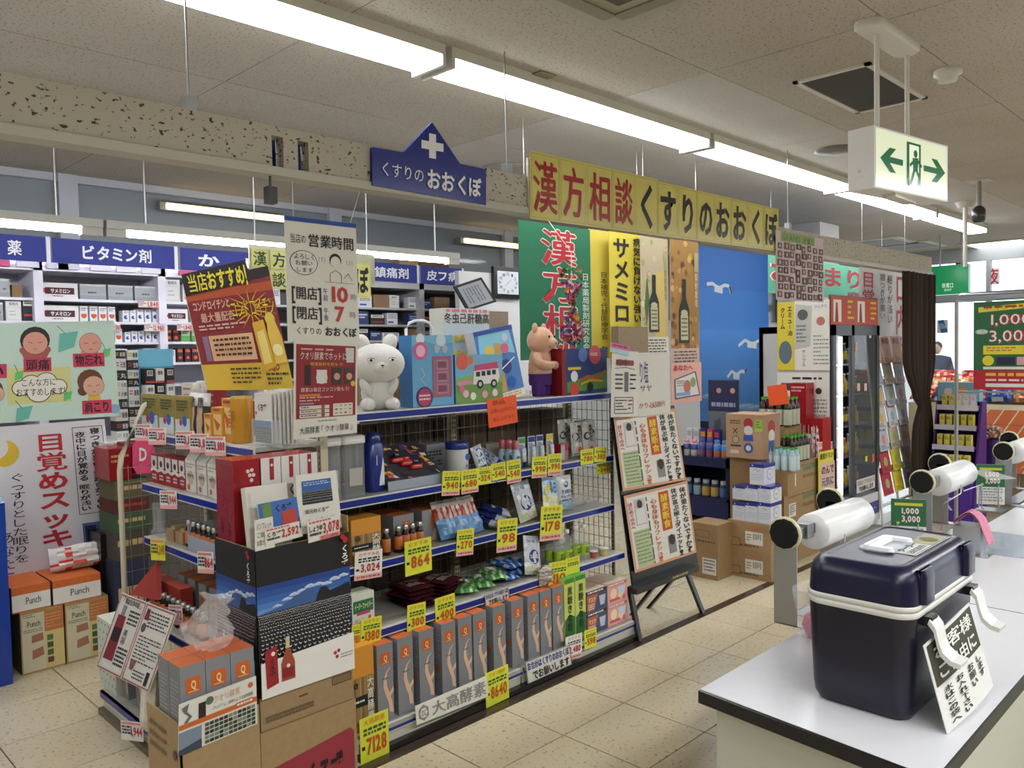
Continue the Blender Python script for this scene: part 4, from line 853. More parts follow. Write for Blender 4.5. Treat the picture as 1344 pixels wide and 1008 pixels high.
for k, px in enumerate([300, 318]):
    y = YA(px, 1.78, 520); xbox(1.78, y+.05, y-.05, eT, .16, .05, 'a8242a', lambda p: (p.r(0, 0, 1, .3, 'dcd8d0'), p.lines(.1, .05, .9, .25, 2, 'b83038')), 'supplement_box', 'red and white carton behind the golden canister, %s one' % ('left' if k == 0 else 'right'), 'box', 'red and white cartons')
# second deck goods
def redm(p): p.r(.08, .05, .92, .45, 'dcd8d4'); p.c(.5, .3, .2, '3a3a3c', 2); p.g([(.0, .5), (.5, .42), (1, .5), (1, .62), (.5, .54), (0, .62)], 'e0dcd8', 2); p.lines(.2, .68, .8, .9, 2, 'e0c8c4')
for k in range(5):
    y0, y1 = YA(199+k*9, EX+.03, 630), YA(207.6+k*9, EX+.03, 632); xbox(EX+.03, y0, y1, e2, .145, .07, '9a1e26', redm, 'tonic_box', 'small red and white tonic box on the second deck, %s from the left' % ORD[k], 'box', 'small red and white tonic boxes', top='b83038')
def milk(p): p.r(0, .0, 1, .35, 'e4e2dc'); p.c(.5, .55, .3, 'c8b49c'); p.t('クオリ', .15, .42, .85, .56, '4a3428', .03); p.c(.3, .85, .14, 'b87048', 2); p.lines(.1, .1, .9, .28, 2, 'b8b0a4')
for k, (a, c) in enumerate([(244, 258), (259, 272), (273, 286)]):
    y0, y1 = YA(a, EX+.03, 630), YA(c, EX+.03, 640); x = EX+.03; z = e2; h_ = .15
    b = MB(); b.box(x, x+.07, y1+.004, y0, z, z+h_, 'd8d6d0'); milk(Pn(b, [(x, y0, z+h_), (x, y1+.004, z+h_), (x, y1+.004, z), (x, y0, z)]))
    b.rings([[V((x, y0, z+h_)), V((x, y1+.004, z+h_)), V((x+.07, y1+.004, z+h_)), V((x+.07, y0, z+h_))], [V((x+.03, y0, z+h_+.04)), V((x+.03, y1+.004, z+h_+.04)), V((x+.04, y1+.004, z+h_+.04)), V((x+.04, y0, z+h_+.04))]], 'e0ded8', smooth=False)
    b.build('gable_carton', label='white gable-top carton on the second deck, %s from the left' % ORD[k], cat='carton', group='white gable-top cartons')
# third deck
for k, px in enumerate([228, 240]):
    y = YA(px, EX+.05, 700); b = MB(); b.mat = 'card'; b.box(EX+.03, EX+.13, y-.045, y+.04, e3, e3+.06, 'a88c66'); b.box(EX+.04, EX+.12, y-.04, y-.0, e3+.06, e3+.075, 'b89c74'); b.build('carton', label='small brown carton on the third deck, %s one' % ('left' if k == 0 else 'right'), cat='carton', group='small brown cartons on the third deck')
b = MB(); b.mat = 'acryl'; y0 = YA(248, EX+.02, 700); y1 = YA(290, EX+.02, 715); b.box(EX+.015, EX+.02, y1, y0, e3, e3+.07, 'white'); b.box(EX+.015, EX+.14, y1, y0, e3, e3+.004, 'white'); b.box(EX+.015, EX+.14, y0, y0+.004, e3, e3+.12, 'white'); b.build('bottle_tray', label='clear tray holding tonic bottles on the third deck', cat='tray')
for k in range(6):
    px = 249+k*6.6; put_bottle((EX+.045, YA(px, EX+.045, 705), e3+.004), 'small silver-capped tonic bottle on the third deck, %s from the left' % ORD[k], 'tonic bottles on the third deck')
b = MB(); b.mat = 'clear'; y0 = YA(206, EX+.05, 690); b.tube([(EX+.05, y0, e3+.02), (EX+.05, y0, e3+.16)], .02, 'white', 10); b.tube([(EX+.05, y0-.06, e3+.02), (EX+.05, y0-.06, e3+.16)], .02, 'white', 10); b.box(EX+.03, EX+.08, y0-.09, y0+.03, e3, e3+.02, 'white'); b.build('clear_stand', label='clear plastic tube stand at the left of the third deck', cat='stand')
# fourth deck
for k in range(11):
    px = 203+k*6.4; X = 1.50; put_bottle((X, YA(px, X, 790+k*3), e4), 'dark tonic bottle in the long fourth deck row, %s from the left' % ORD[k], 'tonic bottles on the fourth deck')
for k in range(4):
    px = 238+k*14; X = 1.62; y = YA(px, X, 770); xbox(X, y+.045, y-.035, e4, .17, .16, '8a8a88', lambda p: p.r(.3, .3, .7, .55, 'b86030'), 'drink_box', 'grey box with orange top behind the long bottle row, %s from the left' % ORD[k], 'box', 'grey boxes on the fourth deck', top='b8602c')
b = MB(); b.mat = 'print'; a1, a2, a3 = P(205, 738, X=1.52), P(170, 780, X=1.47), P(207, 788, X=1.47)
b.box(1.54, 1.60, P(235, 740, X=1.54).y, P(198, 740, X=1.54).y, e4, e4+.15, 'a03028', top='b85040'); b.rings([[V(a1), V(a2), V(a3)], [V(a1)+V((.02, 0, 0)), V(a2)+V((.02, 0, 0)), V(a3)+V((.02, 0, 0))]], 'a83a30', smooth=False)
b.build('display_stand', label='folded red cardboard display stand on the fourth deck', cat='display stand')
# base goods
y0 = YA(130, 1.34, 880); y1 = YA(152, 1.34, 885)
def dots(p):
    for i in range(5):
        for j in range(8): p.c(.1+i*.2+(j % 2)*.08, .06+j*.12, .03, '6a9a78', 1, n=6)
xbox(1.34, y0, y1, .118, .34, .2, 'd4d8c8', dots, 'dotted_box', 'white box with green dots at the far end of the bottom deck', 'box')
for k, (a, c) in enumerate([(155, 172), (173, 190)]):
    yy = YA((a+c)/2, 1.36, 890); o = dup(protoq, (1.40, yy, .118), math.radians(-90), 'tall grey drink box on the end bottom deck, %s one' % ('left' if k == 0 else 'right'), 'grey boxes on the end bottom deck'); o.scale = (.9, .9, .9)
b = pouch(.11, .26, .05, lambda x, y: 'd8d6c8' if x < .6 else 'c8c4b0', seed=140, mat='gloss'); q = P(187, 915, X=1.29); place(b, 'plastic_bag', (1.296, q.y-.02, .12), (-6, 0, -85), 'pale plastic bag hanging at the bottom front of the end unit', 'bag')
def xcard(px, py, w_, h_, X, main, label, white=True, pink=True):
    c = P(px, py, X=X); u = V((.5, -.86, 0))*w_*.58; zz = V((0, 0, h_*.48)); c = c+V((-.025, 0, 0)); q = [c-u+zz, c+u+zz, c+u-zz, c-u-zz]
    def d(p):
        if pink: p.r(0, .8, 1, 1, 'e8a8a8')
        p.r(.05, .05, .9, .17, 'd88888') ; p.lines(.06, .24, .5, .72, 3, '2a2a4a', .6, seg=4); p.t(main, .45, .25, .97, .72, 'c03040' if white else 'c87020', .03)
    sheet(q, d, 'price_card', label, 'price card', col='e4e2de' if white else 'dde23c', th=.0012, group='price cards on the end unit')
for k, (px, py, m_) in enumerate([(195, 567, '980'), (213, 572, '1,382'), (250, 577, '3,110'), (269, 581, '3,110'), (290, 585, '3,888')]):
    xcard(px, py, .085, .085, EX-.018-.002*k, m_, 'white and pink price card on the top deck rail, %s from the left' % ORD[k])
xcard(228, 655, .08, .09, EX-.018, '1,944', 'white and pink price card on the second deck rail')
xcard(214, 720, .07, .11, EX-.018, '3,240', 'yellow handwritten price card on the third deck rail', False, False)
xcard(277, 737, .07, .1, EX-.018, '864', 'white and pink price card on the third deck rail')
xcard(238, 805, .06, .09, 1.432, '972', 'white price card on the fourth deck rail')
xcard(181, 957, .1, .09, 1.296, '1,944', 'white price card at the bottom front of the end unit', True, False)
# leaning double poster with bottle pictures
def d(p):
    p.fr(.01, .01, .49, .99, .012, 'a85a58'); p.fr(.51, .01, .99, .99, .012, 'a85a58')
    p.t('「髪は生命の証」', .08, .03, .45, .11, 'ink', .03); p.r(.12, .13, .19, .26, '8a8c90', 2); p.g([(.08, .26), (.23, .26), (.25, .85), (.06, .85)], '8a2c30', 2); p.r(.08, .42, .23, .6, '3a2428', 3)
    p.t('美容', .27, .4, .36, .6, 'ink', .0, True); p.lines(.27, .16, .46, .36, 4, 'dgrey'); p.lines(.27, .64, .46, .9, 5, 'dgrey')
    p.g([(.55, .06), (.6, .06), (.62, .2), (.54, .2)], '7a2c30', 2); p.lines(.62, .08, .95, .3, 5, 'dgrey', .4); p.c(.58, .3, .04, '5a5a5a'); p.lines(.56, .4, .95, .75, 8, 'dgrey', .35); p.g([(.56, .72), (.66, .7), (.64, .84), (.58, .84)], '8a5a50', 2); p.r(.88, .78, .93, .95, 'ink', 2); p.lines(.66, .82, .85, .95, 3, 'dgrey', .4)
q = [P(160, 778, X=1.36), P(231.6, 805.5, X=1.36), P(195, 909, X=1.285), P(126.7, 875, X=1.285)]
sheet(q, d, 'leaning_poster', 'white double poster with red bottle picture leaning on the end unit', 'poster', th=.004)
# ================================================================ KUROZU DISPLAY STACK
KX0, KX1, KY0, KY1 = P(339, 850, Y=2.52).x, P(461, 820, Y=2.52).x, 2.52, 2.82
kz1 = P(338, 722, Y=KY0).z; kp = P(340, 918, Y=KY0).z; kz0 = P(342, 962, Y=KY0).z
def field(p, x0, x1, ytop, ybot, rows, seedv=3):
    rnd = random.Random(seedv); p.r(x0, ytop, x1, ybot, '1b1a1e')
    for r_ in range(rows):
        t0 = (r_/rows)**1.5; yy = ytop+(ybot-ytop)*(t0*.97+.02); s_ = .009+.034*t0; x = x0+rnd.random()*s_
        while x < x1-s_:
            yj = min(ybot-.01, yy+(rnd.random()-.5)*.006)
            p.ln([(x, yj), (x+s_*.35, yj+s_*.35), (x+s_*.8, yj+rnd.random()*s_*.3)], s_*.16+.002, 'c4c4c6' if r_ % 2 else 'e8e8ea', 3); x += s_*(1.25+.4*rnd.random())
def kuro(p):
    p.r(0, 0, 1, 1, '141417'); 
    for k, c in enumerate(['1f3f8a', '27509c', '3462ac', '4a78bc', '6a92c8']): p.r(0, .25+.04*k, 1, .25+.04*(k+1)+.001, c)
    for k, (x, y, r_) in enumerate([(.3, .3, .04), (.38, .28, .05), (.46, .27, .055), (.55, .25, .06), (.64, .25, .05), (.73, .26, .05), (.82, .24, .06), (.92, .23, .05), (.2, .33, .03)]): [p.c(x+dx_*.012, y+.07+dy_*.006, r_*.5, 'c8d4e4' if dy_ < 1 else 'a8bcd8', 2, ry=r_*.16) for dx_, dy_ in ((-3, 1), (-1.5, 0), (0, -.5), (1.5, .3), (3, .9), (0, 1.2))]
    p.g([(.0, .44), (.25, .41), (.45, .35), (.52, .335), (.62, .38), (.8, .4), (1, .38), (1, .44)], '3c5c94', 3); p.g([(.62, .40), (.66, .35), (.72, .35), (.76, .39), (.98, .36), (1, .4), (1, .44), (.6, .44)], '16181c', 4)
    field(p, 0, 1, .44, .79, 15)
    p.r(0, .76, 1, 1, 'e6e4de', 5); p.g([(0, .76), (1, .73), (1, .78), (0, .78)], 'e6e4de', 5)
    p.t('くろず', .88, .08, .96, .24, 'white', .03, True, 6); p.c(.93, .045, .03, 'b81c22', 6); p.c(.90, .02, .025, 'b81c22', 6)
    p.g([(.04, .68), (.16, .66), (.17, .92), (.05, .94)], '9a1e24', 7); p.c(.12, .71, .022, 'e8e0d8', 8, n=6); p.t('くろず', .08, .74, .14, .88, 'ink', .03, True, 8)
    p.g([(.25, .7), (.29, .7), (.34, .8), (.34, .92), (.2, .92), (.2, .8)], 'a0482c', 7); p.r(.25, .62, .29, .7, 'd0b890', 7); p.r(.21, .83, .33, .9, '8a1c22', 8); p.c(.27, .82, .02, 'e8e0d8', 9, n=6)
    p.c(.78, .84, .018, 'b02030', 6); p.c(.82, .83, .018, 'b02030', 6); p.c(.80, .87, .018, 'b02030', 6); p.lines(.84, .86, .98, .9, 2, '8a8a88', .4, 6)
Kd = thing('display_carton', (KX0, KY0, kz0), 'tall open vinegar display carton printed with a black jar-field landscape', 'display carton')
b = MB(); b.mat = 'card'; b.box(KX0, KX1, KY0, KY1, kz0, kp+.01, 'a08560')
b.box(KX0, KX1, KY0, KY0+.006, kp, kz1, 'a08560'); b.box(KX0, KX0+.006, KY0, KY1, kp, kz1, 'a08560'); b.box(KX1-.006, KX1, KY0, KY1, kp, kz1+.06, 'a08560'); b.box(KX0, KX1, KY1-.006, KY1, kp, kz1, 'a08560')
b.mat = 'print'; pk = Pn(b, [(KX0, KY0, kp), (KX1, KY0, kp), (KX1, KY0, kz0), (KX0, KY0, kz0)], off=.001); pk.fr(.76, .1, .98, .36, .006, '3a3024'); [pk.r(.78+.022*k, .12, .785+.022*k, .34, '3a3024', 3) for k in range(9)]; pk.lines(.4, .3, .52, .4, 1, '5a4a34'); pk.lines(.05, .6, .55, .8, 2, '6a583c', .8, seg=20)
b.build('carton_body', Kd)
b = MB(); kuro(Pn(b, [(KX0, KY0-.001, kz1), (KX1, KY0-.001, kz1), (KX1, KY0-.001, kp), (KX0, KY0-.001, kp)])); b.build('front_print', Kd)
b = MB(); ps = Pn(b, [(KX0-.001, KY1, kz1), (KX0-.001, KY0, kz1), (KX0-.001, KY0, kp), (KX0-.001, KY1, kp)]); kuro(ps); b.build('side_print', Kd)
b = MB(); b.mat = 'card'; b.box(KX0-.006, KX1+.006, KY0-.006, KY1, 0, kz0-.002, 'a68a62'); p = Pn(b, [(KX0-.006, KY0-.006, kz0), (KX1+.006, KY0-.006, kz0), (KX1+.006, KY0-.006, 0), (KX0-.006, KY0-.006, 0)])
b.mat = 'print'; p.g([(.07, .3), (.93, .22), (.97, .26), (.97, .68), (.93, .72), (.05, .8), (.03, .76), (.03, .36)], '96303c'); p.t('くろず', .42, .36, .84, .64, 'black', .03, l=4); p.t('坂元の', .26, .42, .42, .54, 'ink', .0, l=4)
for (x, y) in ((.12, .5), (.18, .47), (.24, .5), (.15, .58), (.21, .58), (.18, .66)): p.c(x, y, .034, 'c89a88', 3, n=10)
p.ln([(.1, .75), (.9, .66)], .004, 'e0d0c0', 3); p.ln([(.45, .66), (.9, .6)], .003, '3a2a20', 3); p.r(.82, .84, .97, .93, '3a3024', 2)
b.build('kraft_carton', label='brown carton with dark red logo panel under the jar-field display', cat='carton')
# contents
ry = KY0+.16; rz1 = P(309, 605, Y=ry).z; rzb = rz1-.30
xr0, xr1 = KX0+.008, P(342, 640, Y=ry).x
def kred(p):
    for (x, y) in ((.55, .14), (.7, .13), (.62, .19), (.76, .19), (.68, .25)): p.c(x, y, .07, 'd8d0cc', 2, n=9)
    for k in range(4): p.r(.1+.05*k, .05, .115+.05*k, .95, '8a1c22', 2)
b = MB(); b.mat = 'gloss'; b.box(xr0, xr1-.002, ry, KY1-.008, rzb, rz1, '9c1e26', top='a82c30', left='8e1a22'); b.mat = 'print'; kred(Pn(b, [(xr0, ry, rz1), (xr1-.002, ry, rz1), (xr1-.002, ry, rzb), (xr0, ry, rzb)]))
p = Pn(b, [(xr0, KY1-.008, rz1), (xr0, ry, rz1), (xr0, ry, rzb), (xr0, KY1-.008, rzb)]); p.lines(.15, .08, .9, .75, 9, 'b84a4c', .2, vert=True); p.t('くろず', .2, .72, .4, .95, '2a1012', .03, True); p.t('くろず', .6, .72, .8, .95, '2a1012', .03, True)
b.build('vinegar_box', label='large plain red vinegar box standing at the left in the display carton', cat='box')
for k, (a, c) in enumerate([(342.5, 369), (369.5, 393.5), (394, 417)]):
    x0, x1 = P(a, 620, Y=ry).x, P(c, 620, Y=ry).x
    b = MB(); b.mat = 'gloss'; b.box(x0, x1-.001, ry, KY1-.008, rzb+.02, rz1-.002, 'e0dcd8', top='9c1e26', left='9c1e26'); b.mat = 'print'; p = Pn(b, [(x0, ry, rz1), (x1, ry, rz1), (x1, ry, rzb), (x0, ry, rzb)]); p.r(.42, .02, .64, .28, '9c1e26'); p.c(.53, .1, .07, 'e0d8d4', 2, n=8); p.t('く', .35, .36, .7, .5, 'ink', .03)
    b.build('vinegar_box', label='white-fronted red vinegar box, %s from the left in the display carton' % ORD[k], cat='box', group='white-fronted vinegar boxes')
def leaf(c4, Y, draw, name, label, Yt=None, th=.012, cat='leaflet'):
    Yt = Yt or Y; q = [P(*c4[0], Y=Yt), P(*c4[1], Y=Yt), P(*c4[2], Y=Y), P(*c4[3], Y=Y)]; return sheet(q, draw, name, label, cat, th=th)
leaf([(321, 640), (376, 633), (384, 716), (330, 726)], KY0+.05, lambda p: p.lines(.05, .1, .12, .9, 3, 'b8b8b4', .3, vert=True), 'brochure_stack', 'stack of plain white brochures at the left in the display carton', KY0+.10, .03, 'brochures')
def dd(p): p.r(.0, .0, 1, .78, '3a68b4'); p.g([(.08, .04), (.32, .02), (.32, .5), (.1, .52)], '6a8a4a', 2); p.g([(.55, .3), (.9, .25), (.95, .7), (.55, .72)], 'b84030', 3); p.t('くろず', .4, .1, .85, .28, 'ink', .03); p.g([(0, .7), (1, .5), (1, .9), (0, .9)], '2c4a80', 2); p.r(0, .78, 1, 1, 'd8d8d4', 4)
leaf([(338, 662), (389, 652), (397, 704), (345, 716)], KY0+.02, dd, 'leaflet', 'blue landscape leaflet with red pots in the display carton', KY0+.045, .006)
def dd(p): p.r(.12, .12, .84, .52, '2a5ca0'); p.r(.12, .3, .84, .52, '1c1c20', 2); field(p, .12, .84, .3, .52, 6); p.lines(.15, .15, .8, .22, 2, 'c8d4e4', .4, 3); p.t('坂元のくろず', .15, .6, .72, .68, 'ink', .03); p.t('しょうゆ鍋', .2, .76, .85, .86, '4a8a90')
leaf([(388, 624), (441, 617), (449, 692), (393, 702)], KY0+.03, dd, 'leaflet', 'white brochure with jar-field photo at the right in the display carton', KY0+.07, .02)
def dd(p): p.t('パンフレット', .08, .1, .92, .35, 'ink'); p.t('ご自由に', .1, .4, .8, .6, 'ink'); p.t('お取り下さい', .08, .66, .9, .86, 'ink')
leaf([(334, 683), (358, 678), (361, 718), (335, 724)], KY0-.004, dd, 'note_card', 'small handwritten note in front of the blue leaflet', th=.0015, cat='note')
def pc(a, bb, c_): 
    def d(p): p.lines(.05, .05, .7, .16, 1, 'd06060', .8); p.t(a, .03, .24, .45, .55, 'ink', .03); p.t(bb, .46, .2, .98, .72, 'b8242c', .03); p.lines(.05, .6, .42, .75, 1, 'ink', .8); (p.r(.35, .8, 1, 1, 'e09090') if c_ else 0); (p.t('税込価格', .38, .81, .96, .99, 'b8242c') if c_ else 0)
    return d
leaf([(347, 695), (393, 684), (393, 705), (349, 717)], KY0-.008, pc('くろず', '2,592', False), 'price_card', 'white price card without pink foot, left on the display carton rim', th=.0015, cat='price card')
leaf([(403, 685), (446, 675), (446, 702), (405, 713)], KY0-.008, pc('しょうゆ', '3,078', True), 'price_card', 'white price card with pink foot on the right of the display carton rim', th=.0015, cat='price card')
# ================================================================ Q CARTON STACK
QX0, QX1, QY0, QY1 = P(235, 950, Y=2.50).x, KX0-.012, 2.50, 2.50+.27
qz = P(233, 954, Y=QY0).z
b = MB(); b.mat = 'card'; b.box(QX0, QX1, QY0, QY1, 0, .30, 'a88d66'); b.box(QX0+.002, QX1-.002, QY0+.002, QY1-.002, .301, .42, 'a88d66')
b.box(QX0+.002, QX0+.008, QY0+.002, QY1-.002, .42, qz, 'a88d66'); b.box(QX0+.002, QX1-.002, QY0+.002, QY0+.008, .42, qz-.02, 'a88d66'); b.mat = 'print'
p = Pn(b, [(QX0, QY1, .6), (QX0, QY0, .6), (QX0, QY0, 0), (QX0, QY1, 0)]); p.lines(.1, .1, .6, .28, 3, '7a6444', .4); p.c(.85, .2, .06, '5a4a34'); p.fr(.1, .62, .4, .75, .02, '4a3c2a'); p.fr(.6, .62, .8, .75, .02, '4a3c2a')
b.build('open_carton', label='brown open carton holding grey drink boxes in front of the end unit', cat='carton')
w_ = (QX1-QX0-.02)/3
for j in range(2):
    for i in range(3):
        o = dup(protoq, (QX0+.012+w_*(i+.5), QY0+.012+.043+j*.088, .421), 0, 'grey drink box in the open carton, %s from left, %s rank' % (ORD[i], 'front' if j == 0 else 'back'), 'grey boxes in the open carton'); o.scale = (w_/.088, .98, 1)
def d(p):
    p.t('クオリ酵素', .42, .08, .78, .24, 'c8a088', .0); p.t('プレミアム、奇跡のような植物発酵', .42, .28, .95, .36, '5a5a58'); p.c(.92, .14, .035, 'c8642c'); p.g([(.03, .1), (.12, .05), (.1, .2), (.16, .32), (.1, .42), (.06, .4), (.12, .3), (.06, .2)], '6a6c64', 2); p.r(.24, .12, .33, .42, '2a1c18', 2); p.c(.38, .14, .05, '5a6a58', 2); p.r(0, .42, 1, .52, 'c8642c'); p.r(.72, .4, .95, .5, 'c8642c'); p.lines(.73, .42, .94, .48, 1, 'e8e0d8', .7, l=4); p.r(0, .56, .28, 1, '7a8a9c'); p.g([(0, .9), (.28, .82), (.28, 1), (0, 1)], '3a4450', 2)
    for r_ in range(5):
        for k in range(11): p.r(.32+k*.06, .56+r_*.085, .37+k*.06, .625+r_*.085, random.Random(r_*11+k).choice(['2c4a34', '3a2a24', '1c3024', '4a5a3a', '7a8a78']), 2)
q = Q4([(235, 925), (336, 887), (338, 950), (234, 993)], Y=QY0-.006)
sheet(q, d, 'product_sign', 'white sign with orange band and rows of small photos on the open carton', 'sign', th=.003)
b = MB(); b.mat = 'bagfilm'; rnd = random.Random(4); c0 = P(268, 825, Y=QY0+.08); rs = []
for i in range(9):
    r_ = [.02, .05, .068, .07, .06, .05, .04, .03, .045][i]; z = -.02+i*.022
    rs.append([V((r_*1.25*math.cos(2*math.pi*k/16)*rnd.uniform(.7, 1.2), r_*math.sin(2*math.pi*k/16)*rnd.uniform(.7, 1.2), z+rnd.uniform(-.008, .008))) for k in range(16)])
b.rings(rs, 'f0e4e2', smooth=False); place(b, 'plastic_bag', (c0.x, c0.y, .421+.345+.03), (0, 18, 0), 'crumpled clear plastic bag resting on the orange box tops', 'bag')
# ================================================================ HANGING SIGNS AT THE LEFT
HY = 2.86
def d(p):
    p.r(0, 0, 1, .035, '1f4a94'); p.t('当店の', .06, .13, .28, .21, 'ink'); p.t('営業時間', .3, .12, .96, .23, 'ink', .03)
    p.c(.24, .36, .19, '2a2a2a', ry=.1, l=1, n=22); p.c(.24, .36, .18, 'dcd9cf', ry=.095, l=2, n=22); p.t('よろしく', .1, .285, .4, .335, 'ink', l=4); p.t('お願い', .12, .34, .36, .385, 'ink', l=4); p.t('します', .13, .395, .36, .44, 'ink', l=4)
    p.c(.68, .32, .085, '1c1c20', l=2); p.c(.68, .335, .072, 'dcd9cf', l=3); p.ln([(.6, .43), (.6, .5)], .006, 'ink'); p.ln([(.76, .43), (.76, .5)], .006, 'ink'); p.ln([(.6, .43), (.68, .4), (.76, .43)], .006, 'ink'); p.ln([(.52, .5), (.95, .5)], .004, 'dgrey'); p.ln([(.8, .46), (.86, .42), (.92, .48)], .006, 'ink')
    for k in range(3): p.ln([(.45+k*.04, .3), (.45+k*.04, .34)], .004, 'dgrey'); p.ln([(.84+k*.04, .31), (.84+k*.04, .35)], .004, 'dgrey')
    p.t('[開店]', .06, .55, .47, .66, 'ink', .03); p.t('午前', .49, .55, .56, .66, '3a3a8a', 0, True); p.t('10', .6, .53, .86, .66, 'b8342c', .03); p.t('時', .88, .58, .98, .64, 'grey')
    p.t('[閉店]', .06, .71, .47, .82, 'ink', .03); p.t('午後', .49, .71, .56, .82, '3a3a8a', 0, True); p.t('7', .64, .69, .8, .82, 'b8342c', .03); p.t('時', .86, .73, .96, .79, 'grey')
    p.t('くすりの', .1, .875, .46, .94, 'ink'); p.t('おおくぼ', .5, .865, .96, .945, 'ink', .03)
HP = sheet(Q4([(373, 283), (467, 294), (472, 452), (378, 448)], Y=HY), d, 'opening_hours_poster', 'hanging white poster with blue top bar giving the opening hours', 'poster')
def d(p):
    p.r(.03, .04, .97, .8, '8c2026'); p.lines(.1, .08, .6, .1, 1, 'd8a0a0', .8, seg=3); p.t('クオリ酵素でホットに', .08, .11, .82, .2, 'e8d8d0', .0, l=4); p.g([(.8, .06), (.94, .06), (.94, .22), (.82, .22)], 'c8c8c4', 2); p.t('酵素飲料を飲もう!', .24, .22, .76, .26, 'd8b040')
    p.r(.16, .25, .25, .46, '2a1814', 3); p.c(.42, .38, .09, 'd8d4cc', 3); p.r(.34, .3, .5, .44, 'd8d4cc', 3); p.r(.58, .28, .74, .46, '3a2a24', 3); p.r(.78, .28, .94, .46, '4a3430', 3); p.c(.66, .37, .05, 'c89a80', 4); p.c(.86, .37, .05, 'c89a80', 4); p.c(.92, .45, .04, 'd8b020', 5)
    p.t('酵素は毎日コツコツ飲もう!', .1, .48, .86, .53, 'e0d0c8'); p.r(.08, .55, .4, .575, 'c87838', 2); p.lines(.08, .58, .6, .64, 2, 'd8a8a0', .4); p.r(.08, .64, .3, .655, '8a90b8', 2)
    for k in range(3): p.r(.08, .67+.043*k, .54, .705+.043*k, 'd8d0c4', 3); p.lines(.1, .68+.043*k, .35, .7+.043*k, 1, '5a3a34', l=4); p.c(.44, .687+.043*k, .03, '8a5a50', 4)
    p.r(.6, .66, .92, .79, 'd8d4c4', 3)
    for i in range(4):
        for j in range(3): p.r(.63+.075*i, .675+.04*j, .67+.075*i, .69+.04*j, random.Random(i+7*j).choice(['c87a6a', '8a9a5a', '5a5a58', 'd8b0a0']), 4)
    p.lines(.36, .83, .66, .845, 1, '5a5a58'); p.t('大高酵素「クオリ酵華」', .08, .88, .94, .96, 'ink', .0)
sheet(Q4([(386, 446), (469, 450), (468.5, 568), (385.5, 577)], Y=HY-.006), d, 'enzyme_poster', 'dark red enzyme drink poster hanging below the opening-hours poster', 'poster')
for k, (a, c) in enumerate([((385, 284), (380, 240)), ((460, 292), (470, 255))]):
    b = MB(); b.mat = 'gloss'; pa, pb_ = P(*a, Y=HY), P(*c, Y=HY); pb_.z = bz0-.005; pb_.y = BY+.04; b.tube([pa, pb_], .0015, 'dcdcdc', 4); b.build('hanging_string', HP)
def d(p):
    p.g([(0, .02), (1, 0), (1, .76), (0, .76)], '84242a'); p.g([(0, .0), (1, -.02), (1, .06), (0, .12)], '241c1c', 2); p.r(0, .1, 1, .17, 'a84a28', 1)
    p.t('当店おすすめ!', .04, -.07, .72, .1, 'd8c83c', .03, l=6); p.g([(.0, -.08), (.74, -.1), (.76, .08), (.02, .12)], '241c1c', 3)
    for k in range(16):
        a = k/16*2*math.pi; p.g([(.68+.05*math.cos(a-.2), .3+.05*math.sin(a-.2)), (.68+.34*math.cos(a), .3+.17*math.sin(a)), (.68+.05*math.cos(a+.2), .3+.05*math.sin(a+.2))], 'd89a30', 3)
    p.t('コンドロイチンと', .04, .18, .46, .27, 'd8a890', .03, l=4); p.t('最大量配合', .1, .29, .48, .38, 'd8a890', .03, l=4); p.t('コンドロイチン', .44, .2, .98, .38, '3a1c10', .03, l=5); p.t('コンドロイチン', .445, .205, .975, .375, 'd8c838', .0, l=6)
    p.lines(.06, .4, .6, .46, 2, 'd0a8a0', .5, 3); p.r(.14, .5, .64, .73, 'd8ac84', 2); p.r(.07, .5, .13, .73, '8a6a8a', 2); p.lines(.18, .53, .6, .71, 4, '4a2018', .45, 4, seg=9)
    p.g([(.66, .42), (.8, .4), (.84, .8), (.68, .84)], 'd8a830', 4); p.g([(.69, .5), (.78, .48), (.8, .76), (.7, .78)], 'e8d078', 5); p.g([(.84, .4), (.93, .4), (.98, .55), (.99, .76), (.84, .78), (.82, .52)], 'e0b850', 5); p.c(.88, .4, .06, 'd8c048', 6); p.c(.9, .66, .06, 'f0e4a0', 6)
    p.g([(.0, .76), (1, .76), (1, 1), (.0, 1)], 'd4b23c', 1); p.lines(.3, .8, .64, .96, 4, '4a3a18', .4, 3); p.t('CQD', .72, .77, .88, .83, 'b03828', .03); p.lines(.7, .85, .97, .97, 3, '3a4a20', .5, 3)
sheet([P(240, 372, Y=3.42), P(352, 352, Y=3.42), P(386, 512, Y=3.42), P(272, 512, Y=3.42)], d, 'supplement_poster', 'tilted red and yellow supplement poster on the end unit top', 'poster', th=.006)
# ================================================================ PHARMACY BEHIND: wall shelving
SY = 6.42
hz1, hz0 = P(150, 318, Y=6.38).z, P(150, 349, Y=6.38).z
XP = lambda px, py, Y: P(px, py, Y=Y).x
def header(l, r_, txt, tx0, tx1, label):
    x0, x1 = XP(l, 330, 6.38), XP(r_, 345, 6.38); b = MB(); b.mat = 'print'; b.box(x0, x1, 6.38, 6.41, hz0, hz1, '15267e', left='c8ccd8', right='c8ccd8'); b.mat = 'print'
    p = Pn(b, [(x0, 6.38, hz1), (x1, 6.38, hz1), (x1, 6.38, hz0), (x0, 6.38, hz0)]); p.t(txt, tx0, .2, tx1, .82, 'e4e6ea', .03)
    b.box(x1+.004, x1+.03, 6.385, 6.41, hz0-.005, hz1+.005, 'd8dae0'); b.build('category_sign', label=label, cat='sign', group='blue category signs over the medicine shelves')
header(-110, 61, '胃　腸　薬', .2, .8, 'leftmost blue category sign over the medicine shelves, cut by the picture edge')
header(68, 229, 'ビタミン剤', .22, .8, 'blue category sign for vitamins over the medicine shelves')
